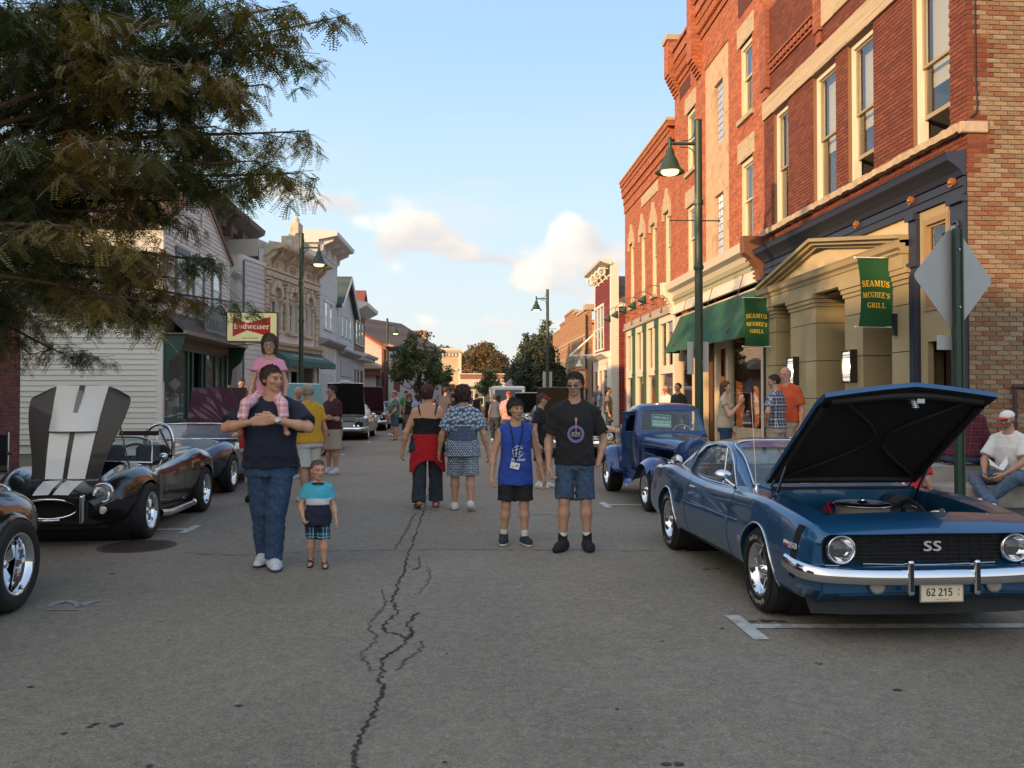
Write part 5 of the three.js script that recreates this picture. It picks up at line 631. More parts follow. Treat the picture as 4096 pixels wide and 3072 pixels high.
{
const G1=[[0.075,0.105,0.025],[0.10,0.12,0.028],[0.055,0.085,0.024]],G2=[[0.045,0.062,0.026],[0.06,0.08,0.03],[0.036,0.052,0.022]],OR=[[0.20,0.115,0.03],[0.15,0.10,0.03],[0.11,0.10,0.03],[0.24,0.125,0.03]],GY=[[0.11,0.125,0.035],[0.085,0.11,0.032]];
roundTree('street_tree','green street tree with yellowing top in front of the pale house and tan building',[-2.9,0,-58],[[-0.2,5.4,0,0.9],[-0.9,4.5,0.2,1.1],[0.8,4.4,0,1.0],[-1.3,3.3,0.3,0.9],[1.3,3.3,-0.2,1.0],[0.1,3.6,0.5,1.2],[0.2,2.6,0,1.1],[-0.5,5.9,0,0.5],[0.4,5.7,0,0.45],[1.5,2.8,0.4,0.6],[-1.4,2.6,0,0.55],[1.7,4.0,0,0.45]],[...G1,[0.14,0.16,0.03]],{seed:5,dens:90,leaf:0.6,clump:0.24,min:1.7,gap:0.43});
roundTree('young_street_tree','slim young tree with thin yellow green leaves before the low white shop',[2.35,0,-72],[[0,3.8,0,0.7],[0.3,2.9,0,0.8],[-0.3,2.6,0.2,0.75],[0.6,2.3,0,0.6],[0,2.0,0,0.6]],GY,{seed:8,dens:80,leaf:0.5,clump:0.26,min:1.3,gap:0.42,tr:0.06});
const kinds=['dark upright street tree nearest on the sunny side, behind the lamp post','dark street tree in the middle of the clump by the tan stone shop','dark street tree farthest back in the clump, lowest of them','tall slim tree top rising behind the stepped brick parapet'];
[[5.4,-56,[[0,4.6,0,1.0],[0.2,3.6,0,1.4],[-0.5,2.9,0.3,1.5],[0.6,2.6,0,1.5],[0,5.4,0,0.6]]],[5.0,-62,[[0,5.0,0,0.8],[0,4.0,0,1.2],[-0.5,3.0,0,1.3],[0.5,2.6,0,1.5],[0,5.9,0,0.5]]],[5.6,-70,[[0,4.3,0,1.2],[-0.6,3.2,0,1.3],[0.7,3,0,1.5],[0,2.4,0,1.5]]],[7.5,-73,[[0,6.9,0,0.8],[0,5.6,0,1.5],[0.4,4,0,1.8],[0,8,0,0.5]]]].forEach(([x,z,bl],i)=>roundTree('pear_tree',kinds[i],[x,0,z],bl,i===3?G1:G2,{seed:30+i,dens:110,leaf:0.6,clump:0.26,min:1.0,gap:0.34,trans:0.3,group:'dark street trees on the sunny side'}));
roundTree('maple_tree','large tree turning orange beyond the low white shop',[2.6,0,-112],[[0,6.8,0,2.1],[-2,6,0,1.8],[1.8,6.2,0.5,1.9],[2.9,5.2,0,1.5],[0,4.4,0.5,2.6],[-2,4,0,2],[1,8,0,1.1],[2.4,3.8,0,1.8]],OR,{seed:51,dens:60,leaf:0.55,clump:0.5,gap:0.28});
roundTree('maple_tree','greener tree beside the orange one, close to the tan building',[-2.2,0,-114],[[0,7,0,1.8],[-1.6,5.8,0,1.9],[1.4,5.6,0,1.9],[0,4,0,2.4],[-1.5,7.6,0,0.9]],[...GY,OR[2]],{seed:52,dens:60,leaf:0.55,clump:0.5,gap:0.32});
roundTree('maple_tree','low rounded green tree between the orange tree and the dark street trees',[9.0,0,-118],[[0,4.4,0,2.2],[-2.6,3.6,0,2],[2.6,3.9,0,2.2],[4.6,4.2,0,2]],GY,{seed:53,dens:55,leaf:0.55,clump:0.5,gap:0.25});
roundTree('backyard_tree','row of far green trees behind the buildings on the sunny side',[22,0,-128],[[0,5,0,3],[4,5,0,3],[-5,4.6,0,3]],GY,{seed:54,dens:30,leaf:0.6,clump:0.6});
}
// ---------- street furniture
const BLK0=M(lin(0.012,0.012,0.014),0.9);
{
const GLOW=new THREE.MeshStandardMaterial({color:lin(1,0.85,0.6),emissive:lin(1,0.62,0.2),emissiveIntensity:3.0,roughness:0.5});
const mk=(label,x,z,side)=>{
const t=thing('street_lamp',label,'street lamp',[x,0,z],0,'green street lamps along both pavements'),H=7.5,s=side;
obj('pole',[lathe([[0.2,0.13],[0.2,0.32],[0.16,0.4],[0.13,0.75],[0.105,0.95],[0.09,1.1],[0.085,4.2],[0.08,H],[0.085,H],[0.085,H+0.04],[0,H+0.05]],20),lathe([[0.1,4.3],[0.11,4.34],[0.1,4.4]],16),lathe([[0.1,5.7],[0.105,5.75],[0.1,5.8]],16)],POSTGREEN,t);
obj('arm',[rod([0,7.02,0],[s*0.62,7.02,0],0.035),rod([s*0.62,6.88,0],[s*0.62,7.1,0],0.04),new THREE.SphereGeometry(0.045,10,8).translate(s*0.62,7.12,0),tube([[s*0.08,7.35,0],[s*0.1,7.2,0],[s*0.2,7.1,0],[s*0.35,7.08,0]],0.012,12,5),tube([[s*0.08,6.6,0],[s*0.1,6.85,0],[s*0.2,6.93,0],[s*0.38,6.94,0]],0.012,12,5)],POSTGREEN,t);
obj('lamp_shade',lathe([[0.04,6.92],[0.09,6.86],[0.1,6.74],[0.13,6.72],[0.16,6.66],[0.2,6.55],[0.24,6.46],[0.315,6.40],[0.32,6.385],[0.3,6.385],[0.2,6.42],[0.1,6.6]],28).translate(s*0.62,0,0),POSTGREEN,t);
const bulb=obj('lamp_bulb',new THREE.SphereGeometry(0.19,18,12).scale(1,0.42,1).translate(s*0.62,6.405,0),GLOW,t);bulb.castShadow=false;
obj('banner_bar',[rod([-0.6,5.36,0],[0.45,5.36,0],0.013),new THREE.SphereGeometry(0.026,8,6).translate(-0.6,5.36,0),new THREE.SphereGeometry(0.026,8,6).translate(0.45,5.36,0)],POSTGREEN,t);
const l=new THREE.SpotLight(lin(1,0.7,0.36),9,14,1.1,0.6,2);l.name='street_lamp_light';l.position.set(s*0.62,6.28,0);l.target.position.set(s*0.62,0,0);l.castShadow=true;t.add(l,l.target);l.target.name='light_target';return t;
};
const PL=M(lin(0.45,0.45,0.43),0.5,0.3);
const a=mk('green street lamp nearest on the sunny side, beside the green awning',5.1,-17.45,-1);obj('sign_plate',rbx(-0.23,-0.09,2.05,2.75,-0.1,-0.09,0.004,1),PL,a);obj('sign_plate',rbx(0.1,0.24,2.1,2.75,-0.1,-0.09,0.004,1),PL,a);
const b=mk('green street lamp in front of the dark trees on the sunny side',4.75,-45.3,-1);obj('sign_plate',rbx(-0.26,-0.06,1.7,3.0,-0.1,-0.09,0.004,1),PL,b);obj('sign_plate',rbx(0.08,0.26,1.7,3.0,-0.1,-0.09,0.004,1),PL,b);
mk('farthest green street lamp, rising above the dark trees',6.4,-80,-1);mk('green street lamp in front of the cream Victorian shop',-5.81,-30.4,1);mk('green street lamp before the brown roof of the pale house',-5.56,-62.5,1);
}
{ // diamond road sign seen from behind
const t=thing('diamond_road_sign','grey back of a large diamond road sign on a green post beside the blue hood','road sign',[4.72,0,-7.62],0.33),AL=mottled([0.40,0.39,0.38],0.6,0.12,0.45);AL.metalness=0.35;
obj('post',[bx(-0.03,0.03,0.1,3.15,0.0,0.05),bx(-0.05,-0.03,0.1,3.15,0.03,0.06),bx(0.03,0.05,0.1,3.15,0.03,0.06)],POSTGREEN,t);obj('bolt',[rod([0,2.95,-0.03],[0,2.95,0.06],0.01),rod([0,2.4,-0.03],[0,2.4,0.06],0.01)],STEEL,t);
const s=new THREE.Shape(),h=0.375,r=0.05;s.moveTo(-h+r,-h);s.lineTo(h-r,-h);s.absarc(h-r,-h+r,r,-PI/2,0);s.lineTo(h,h-r);s.absarc(h-r,h-r,r,0,PI/2);s.lineTo(-h+r,h);s.absarc(-h+r,h-r,r,PI/2,PI);s.lineTo(-h,-h+r);s.absarc(-h+r,-h+r,r,PI,1.5*PI);
obj('sign_plate',new THREE.ExtrudeGeometry(s,{depth:0.004,bevelEnabled:false,curveSegments:6}).rotateZ(PI/4).translate(0,2.68,-0.012),AL,t);obj('small_plate',rbx(-0.23,-0.03,1.99,2.13,-0.012,-0.006,0.003,1),AL,t);
}
{ // road sign far down the street
const t=thing('distant_road_sign','small pale diamond sign before the dark trees at the street end','road sign',[3.6,0,-60]);obj('post',rod([0,0,0],[0,2.9,0],0.03),STEEL,t);obj('sign_plate',bx(-0.32,0.32,-0.32,0.32,-0.005,0.005).rotateZ(PI/4).translate(0,2.55,0.04),M(lin(0.5,0.48,0.42),0.6),t);
}
{ // manhole cover
const t=thing('manhole_cover','round rusty iron manhole cover in the road in front of the black roadster','manhole cover',[-3.34,0,-8.78]),rust=M(lin(0.05,0.03,0.024),0.8,0.2);const parts=[lathe([[0,0.004],[0.3,0.004],[0.31,0.007],[0.335,0.007],[0.34,0.0]],40)];for(let i=-5;i<=5;i++)for(let j=-5;j<=5;j++)if(Math.hypot(i,j)<5.3)parts.push(bx(i*0.052-0.017,i*0.052+0.017,0.004,0.008,j*0.052-0.017,j*0.052+0.017));obj('cover',parts,rust,t);obj('ring',lathe([[0.345,0.0],[0.35,0.005],[0.38,0.005],[0.385,0]],40),M(lin(0.07,0.05,0.04),0.9),t);
}
{ // beer sign hung out over the pavement, lit from inside
const tx=canvas(512,310,(c,w,h)=>{
c.fillStyle='#efe6a6';c.fillRect(0,0,w,h);c.fillStyle='#b4171c';c.beginPath();c.moveTo(56,42);c.lineTo(206,114);c.lineTo(446,42);c.lineTo(446,262);c.lineTo(206,192);c.lineTo(56,262);c.closePath();c.fill();
c.fillStyle='#f7ecc9';c.font='bold 74px serif';c.textAlign='center';c.save();c.translate(251,176);c.scale(0.93,1);c.fillText('Budweiser',0,0);c.restore();
c.fillStyle='#4a4a38';c.font='bold 21px serif';c.fillText('KING OF BEERS',238,284);
c.save();c.translate(206,52);c.fillStyle='#4d5236';for(const s of[-1,1]){c.save();c.scale(s,1);for(let i=0;i<4;i++){c.beginPath();c.moveTo(2,4);c.quadraticCurveTo(16,-18+i*9,36-i*4,-16+i*11);c.quadraticCurveTo(18,-6+i*8,2,10);c.fill();}c.restore();}c.beginPath();c.moveTo(0,-30);c.lineTo(9,26);c.lineTo(-9,26);c.closePath();c.fill();c.fillRect(-26,24,52,4);c.restore();
});
const t=thing('beer_sign','glowing cream box sign with red bow tie shape hung out over the pavement','sign',[-6.6,3.33,-26.6],0.06),w=1.52,h=0.9;const F=M(lin(0.05,0.05,0.04),0.5);
const face=new THREE.MeshStandardMaterial({color:lin(0.8,0.8,0.8),map:tx,roughness:0.3,emissive:lin(1,1,1),emissiveMap:tx,emissiveIntensity:0.14});tx.wrapS=tx.wrapT=THREE.RepeatWrapping;
const pl=new THREE.PlaneGeometry(w,h,4,4).translate(0,h/2,0.134);obj('sign_face',pl,face,t);obj('sign_face',new THREE.PlaneGeometry(w,h).rotateY(PI).translate(0,h/2,-0.134),face,t);obj('sign_box',rbx(-w/2-0.02,w/2+0.02,-0.02,h+0.02,-0.125,0.125,0.03),F,t);
obj('sign_frame',[bx(-w/2-0.03,w/2+0.03,h-0.005,h+0.03,-0.14,0.14),bx(-w/2-0.03,w/2+0.03,-0.03,0.005,-0.14,0.14),bx(-w/2-0.03,-w/2+0.005,0,h,-0.14,0.14),bx(w/2-0.005,w/2+0.03,0,h,-0.14,0.14)],F,t);
obj('hanger',[rod([0,h+0.02,0],[-1.4,h+1.3,-1.3],0.008,0.008,4),rod([0.3,h+0.02,0],[-1.4,h+0.55,-0.6],0.008,0.008,4),rod([0.66,-0.02,0],[-0.9,-0.16,0],0.012),rod([-0.75,h-0.05,0],[-1.0,h-0.05,0],0.02)],BLACK,t);
}
{ // camp chair on the left pavement
const t=thing('camp_chair','black folding camp chair on the pavement behind the striped hood','chair',[-6.2,0.15,-11.2],0.5),A=STEEL;obj('seat',rbx(-0.24,0.24,0.42,0.45,-0.22,0.22,0.012),BLK0,t);obj('backrest',rbx(-0.24,0.24,0.5,0.92,-0.25,-0.22,0.012).rotateX(-0.12),BLK0,t);for(const s of[1,-1]){obj('leg',rod([s*0.25,0,0.24],[-s*0.25,0.44,-0.22],0.011),A,t);obj('leg',rod([s*0.25,0,-0.24],[s*0.26,0.92,-0.33],0.011),A,t);obj('armrest',rbx(s*0.26-0.03,s*0.26+0.03,0.64,0.66,-0.28,0.2,0.008),BLK0,t);}
}
// ---------- cars. Car frame: x forward, y up, z to the car's right; a car with turn -PI/2 faces the viewer
const EV=new Evaluator();EV.useGroups=false;EV.attributes=['position','normal'];
function solid(g){const q=g.index?g.toNonIndexed():g.clone();for(const k of Object.keys(q.attributes))if(k!=='position'&&k!=='normal')q.deleteAttribute(k);q.groups=[];const m=mergeVertices(q);const b=new Brush(m);b.updateMatrixWorld();return b;}
function cut(a,list,op=SUBTRACTION){let A=a.isBrush?a:solid(a);for(const l of list){const B=l.isBrush?l:solid(l);const r=EV.evaluate(A,B,op);r.updateMatrixWorld();A=r;}return A;}
const geoOf=(b)=>{const g=b.geometry;g.clearGroups();return metres(g.index?g.toNonIndexed():g);};
// station sections with smooth interpolation along x
function stationFn(st){
const n=st[0].p.length;return(x)=>{let i=0;while(i<st.length-2&&x>st[i+1].x)i++;const a=st[i],b=st[i+1],h=b.x-a.x,t=clamp((x-a.x)/h,0,1),out=[];const pr=st[i-1],nx=st[i+2];for(let k=0;k<n;k++)out.push([0,1].map((c)=>{const va=a.p[k][c],vb=b.p[k][c],s=(vb-va)/h,ma=pr?((va-pr.p[k][c])/(a.x-pr.x)*h+s*(a.x-pr.x))/(h+a.x-pr.x):s,mb=nx?((nx.p[k][c]-vb)/(nx.x-b.x)*h+s*(nx.x-b.x))/(h+nx.x-b.x):s;const t2=t*t,t3=t2*t;return(2*t3-3*t2+1)*va+(t3-2*t2+t)*h*ma+(-2*t3+3*t2)*vb+(t3-t2)*h*mb;}));return out;};
}
function refine(sec,from,sub){if(sub<2)return sec;const out=sec.slice(0,from),P2=sec.slice(from),m=P2.length;for(let i=0;i<m-1;i++){const p0=P2[Math.max(0,i-1)],p1=P2[i],p2=P2[i+1],p3=P2[Math.min(m-1,i+2)];for(let s=0;s<sub;s++){const t=s/sub;out.push([0,1].map((c)=>{const T=0.5;const m1=(p2[c]-p0[c])*T,m2=(p3[c]-p1[c])*T,t2=t*t,t3=t2*t;return(2*t3-3*t2+1)*p1[c]+(t3-2*t2+t)*m1+(-2*t3+3*t2)*p2[c]+(t3-t2)*m2;}));}}out.push(P2[m-1]);return out;}
function loft(st,o={}){
const f=stationFn(st),nx=o.nx??44,x0=st[0].x,x1=st[st.length-1].x,rows=[];const xs=[];for(let i=0;i<=nx;i++)xs.push(lerp(x0,x1,i/nx));
for(const x of xs){const s=refine(f(x),o.from??1,o.sub??3),ring=s.map(([y,z])=>[x,y,Math.max(0,z)]);for(let k=s.length-2;k>=1;k--)ring.push([x,s[k][0],-Math.max(0,s[k][1])]);rows.push(ring);}
const n=rows[0].length,pos=[],idx=[];rows.forEach((r)=>r.forEach((p)=>pos.push(...p)));for(let i=0;i<rows.length-1;i++)for(let j=0;j<n;j++){const a=i*n+j,b=i*n+(j+1)%n;idx.push(a,b,a+n,b,b+n,a+n);}
for(const[e,r]of[[0,rows[0]],[1,rows[rows.length-1]]]){const c=pos.length/3,yc=r.reduce((s,p)=>s+p[1],0)/n;pos.push(r[0][0],yc,0);const base=e?(rows.length-1)*n:0;for(let j=0;j<n;j++){const a=base+j,b=base+(j+1)%n;e?idx.push(a,b,c):idx.push(b,a,c);}}
let g=new THREE.BufferGeometry();g.setAttribute('position',new THREE.Float32BufferAttribute(pos,3));g.setIndex(idx);let vol=0;for(let i=0;i<idx.length;i+=3){const[a,b,c]=[0,1,2].map((k)=>new V3(pos[idx[i+k]*3],pos[idx[i+k]*3+1],pos[idx[i+k]*3+2]));vol+=a.dot(b.cross(c));}if(vol<0){for(let i=0;i<idx.length;i+=3){const t=idx[i];idx[i]=idx[i+1];idx[i+1]=t;}g.setIndex(idx);}
return toCreasedNormals(g,o.crease??0.7);
}
const sideZ=(st,x,y,sub=3)=>{const s=refine(stationFn(st)(x),1,sub);for(let k=1;k<s.length-1;k++)if((s[k][0]-y)*(s[k+1][0]-y)<=0&&s[k+1][0]!==s[k][0])return lerp(s[k][1],s[k+1][1],(y-s[k][0])/(s[k+1][0]-s[k][0]));return s[3][1];};
// strip that lies on the body side along points [x, y]
function sideStrip(st,pts,w,side,off=0.004,n=24){const c=new THREE.CatmullRomCurve3(pts.map(([x,y])=>new V3(x,y,0)),false,'centripetal'),rows=[[],[]];for(let i=0;i<=n;i++){const p=c.getPoint(i/n),t=c.getTangent(i/n),nx=-t.y,ny=t.x;for(const[k,s]of[[0,-1],[1,1]]){const x=p.x+nx*w*s,y=p.y+ny*w*s;rows[k].push([x,y,side*(sideZ(st,x,y)+off)]);}}return grid(rows);}
const sideTube=(st,pts,r,side,off=0.004,n=30)=>{const c=new THREE.CatmullRomCurve3(pts.map(([x,y])=>new V3(x,y,0)),false,'centripetal');return tube(c.getPoints(n).map((p)=>[p.x,p.y,side*(sideZ(st,p.x,p.y)+off)]),r,n*2,6);};
const zcyl=(r,w,x,y,z,n=36)=>new THREE.CylinderGeometry(r,r,w,n).rotateX(PI/2).translate(x,y,z);
const paint=(r,g,b,o={})=>P(lin(r,g,b),{metalness:0.35,roughness:0.32,clearcoat:1,clearcoatRoughness:0.02,...o});
const CARBLACK=M(lin(0.008,0.008,0.009),0.7),INTERIOR=M(lin(0.012,0.013,0.016),0.8),LENS=P(lin(0.95,0.96,0.97),{roughness:0.02,transmission:0.95,thickness:0}),CARGLASS=P(lin(0.72,0.8,0.82),{roughness:0.01,transmission:0.93,thickness:0,ior:1.5}),AMBER=P(lin(0.6,0.25,0.05),{roughness:0.2,clearcoat:1}),REDLENS=P(lin(0.4,0.01,0.01),{roughness:0.15,clearcoat:1});
// wheel with its axle along z, outer face +z
function wheel(parent,[x,y,z],side,R,w,rim,o={}){
const g=grp('wheel',parent);g.position.set(x,y,z);if(side<0)g.rotation.y=PI;const h=w/2,pr=[[rim,-h*0.8],[rim+0.02,-h*0.95],[R*0.86,-h],[R-0.02,-h*0.88],[R,-h*0.66],...[-0.5,-0.25,0,0.25,0.5].flatMap((t)=>[[R,h*(t-0.06)],[R-0.007,h*(t-0.03)],[R-0.007,h*(t+0.03)],[R,h*(t+0.06)]]),[R,h*0.66],[R-0.02,h*0.88],[R*0.86,h],[rim+0.02,h*0.95],[rim,h*0.8]];
obj('tyre',lathe(pr,48).rotateX(PI/2),RUBBER,g);const dp=o.dish??0.09,RM=o.rimMat||CHROME;
obj('rim',lathe([[rim-0.0,h*0.8],[rim+0.014,h*0.9],[rim+0.008,h*0.94],[rim-0.012,h*0.88],[rim-0.02,h*0.7],[rim-0.035,h*0.6],[rim-0.04,h-dp],[rim-0.05,h-dp-0.03],[rim-0.05,-h*0.8]],40).rotateX(PI/2),RM,g);
obj('wheel_disc',lathe([[0.0,h-dp-0.05],[rim-0.045,h-dp-0.05]],32).rotateX(PI/2),CARBLACK,g);
if(o.spokes){const sp=[];for(let i=0;i<o.spokes;i++){const a=i/o.spokes*2*PI,q=extr([[-0.028,0.03],[0.028,0.03],[0.045,rim-0.04],[-0.045,rim-0.04]],0.03,0.006).translate(0,0,h-dp-0.03).rotateZ(a);sp.push(q);}obj('spoke',sp,o.spokeMat||RM,g);}else obj('hubcap',lathe([[0,h*0.9],[0.05,h*0.88],[rim*0.5,h*0.72],[rim*0.62,h*0.62],[rim*0.95,h*0.74]],32).rotateX(PI/2),RM,g);
obj('hub',[lathe([[0,h-dp+0.055],[0.03,h-dp+0.05],[0.04,h-dp+0.02],[0.055,h-dp],[0.06,h-dp-0.03]],20).rotateX(PI/2),...[0,1,2,3,4].map((i)=>zcyl(0.011,0.02,0.075*Math.cos(i*1.2566),0.075*Math.sin(i*1.2566),h-dp,6))],RM,g);
if(o.white)obj('whitewall',lathe([[rim+0.025,h*0.97],[rim+0.025,h*0.99+0.003],[R*0.84,h+0.004],[R*0.84,h]],40).rotateX(PI/2),M(lin(0.55,0.53,0.5),0.7),g);
if(o.letters){const t=canvas(512,512,(c)=>{c.fillStyle='#171717';c.fillRect(0,0,512,512);c.fillStyle='#c9c2ac';c.font='bold 38px sans-serif';c.textAlign='center';const ring=(s,mid,flip)=>{const st=0.125;[...s].forEach((q,i)=>{const a=mid+(i-(s.length-1)/2)*st;c.save();c.translate(256,256);c.rotate(a);c.translate(0,-218);c.fillText(q,0,14);c.restore();});};ring('Radial T/A',0);ring('BFGoodrich',PI);});const rg=new THREE.RingGeometry(rim+0.03,R*0.9,64).translate(0,0,h+0.003),p=rg.attributes.position,uv=rg.attributes.uv;for(let i=0;i<p.count;i++)uv.setXY(i,0.5+p.getX(i)/(R*0.9)*0.5,0.5+p.getY(i)/(R*0.9)*0.5);obj('tyre_lettering',rg,M(lin(1,1,1),0.8,0,{map:t}),g);}
return g;
}
function headlight(parent,x,y,z,r,o={}){const g=grp('headlight',parent);g.position.set(x,y,z);obj('bezel',lathe([[r*0.92,-0.03],[r*1.2,-0.02],[r*1.22,0.0],[r*1.12,0.02],[r,0.012],[r*0.95,0.0]],32).rotateZ(-PI/2),o.bezel||CHROME,g);obj('reflector',lathe([[0.0,-0.07],[r*0.5,-0.055],[r*0.85,-0.02],[r,0.0]],24).rotateZ(-PI/2),CHROME,g);obj('lens',new THREE.SphereGeometry(r*1.35,28,12,0,2*PI,0,0.83).rotateZ(-PI/2).translate(-r*0.88,0,0).scale(1,1,1),LENS,g);return g;}
// curved panel with a skin and an underside: f(u, v) -> [x, y, z] upper surface, normal offset d
function panel(parent,f,nu,nv,d,skin,under,names=['hood_skin','hood_underside']){
const rows=[];for(let i=0;i<=nu;i++){const r=[];for(let j=0;j<=nv;j++)r.push(new V3(...f(i/nu,j/nv)));rows.push(r);}const top=grid(rows),nn=top.attributes.normal,n=rows[0].length;const low=rows.map((r,i)=>r.map((p,j)=>{const k=i*n+j;return p.clone().addScaledVector(new V3(nn.getX(k),nn.getY(k),nn.getZ(k)),-d);}));const rim=(a,b)=>grid([a,b]);
const edges=[rim(rows[0],low[0]),rim(rows[nu],low[nu]),rim(rows.map((r)=>r[0]),low.map((r)=>r[0])),rim(rows.map((r)=>r[nv]),low.map((r)=>r[nv]))];obj(names[0],[top,...edges],skin,parent);obj(names[1],grid(low),under,parent);return rows;
}
// greenhouse: loft, hollowed, with windows cut; returns the shell, adds glass
function greenhouse(parent,st,o){
const body=loft(st,{nx:o.nx??30,sub:3,from:1}),inner=loft(st.map((s)=>({x:s.x*0.985+(o.cx??0)*0.015,p:s.p.map(([y,z],k)=>[k<=1?y-0.1:y-0.035,Math.max(0,z-0.045)])})),{nx:o.nx??30,sub:3});
const cuts=[solid(inner)];for(const s of o.sides)cuts.push(solid(toCreasedNormals(extr(s,3).translate(0,0,-1.5),0.5)));for(const e of o.ends)cuts.push(solid(toCreasedNormals(extr(e.shape.map(([y,z])=>[z,y]),e.len).rotateY(e.front?PI/2:-PI/2).translate(e.x,0,0),0.5)));
obj(o.name||'roof',geoOf(cut(body,cuts)),o.mat,parent);
const gl=loft(st.map((s)=>({x:s.x*0.99+(o.cx??0)*0.01,p:s.p.map(([y,z],k)=>[k<=1?y:y-0.016,Math.max(0,z-0.018)])})),{nx:o.nx??30,sub:3});obj('window_glass',metres(gl),o.glass||CARGLASS,parent);
}
function licence(parent,x,y,z,lines){const t=canvas(256,128,(c)=>{c.fillStyle='#d8cdb0';c.fillRect(0,0,256,128);c.strokeStyle='#6b6350';c.lineWidth=3;c.strokeRect(3,3,250,122);c.textAlign='center';c.fillStyle='#2a2a3a';c.font='bold 20px serif';c.fillText('ILLINOIS',128,24);c.font='bold 62px sans-serif';c.save();c.translate(112,94);c.scale(0.86,1);c.fillText(lines[0],0,0);c.restore();c.font='26px sans-serif';if(lines[1]){c.fillText(lines[1][0],228,66);c.fillText(lines[1][1],228,94);}c.font='11px serif';c.fillText('Land of Lincoln',128,117);});const g=new THREE.PlaneGeometry(0.305,0.152).rotateY(PI/2).translate(x+0.006,y,z);obj('licence_plate',g,M(lin(1,1,1),0.5,0,{map:t}),parent);obj('plate_back',rbx(x-0.008,x+0.003,y-0.08,y+0.08,z-0.157,z+0.157,0.004,1),STEEL,parent);}
const arc=(cx,cy,r,a0,a1,n=24)=>Array.from({length:n+1},(_,i)=>[cx+r*Math.cos(lerp(a0,a1,i/n)),cy+r*Math.sin(lerp(a0,a1,i/n))]);
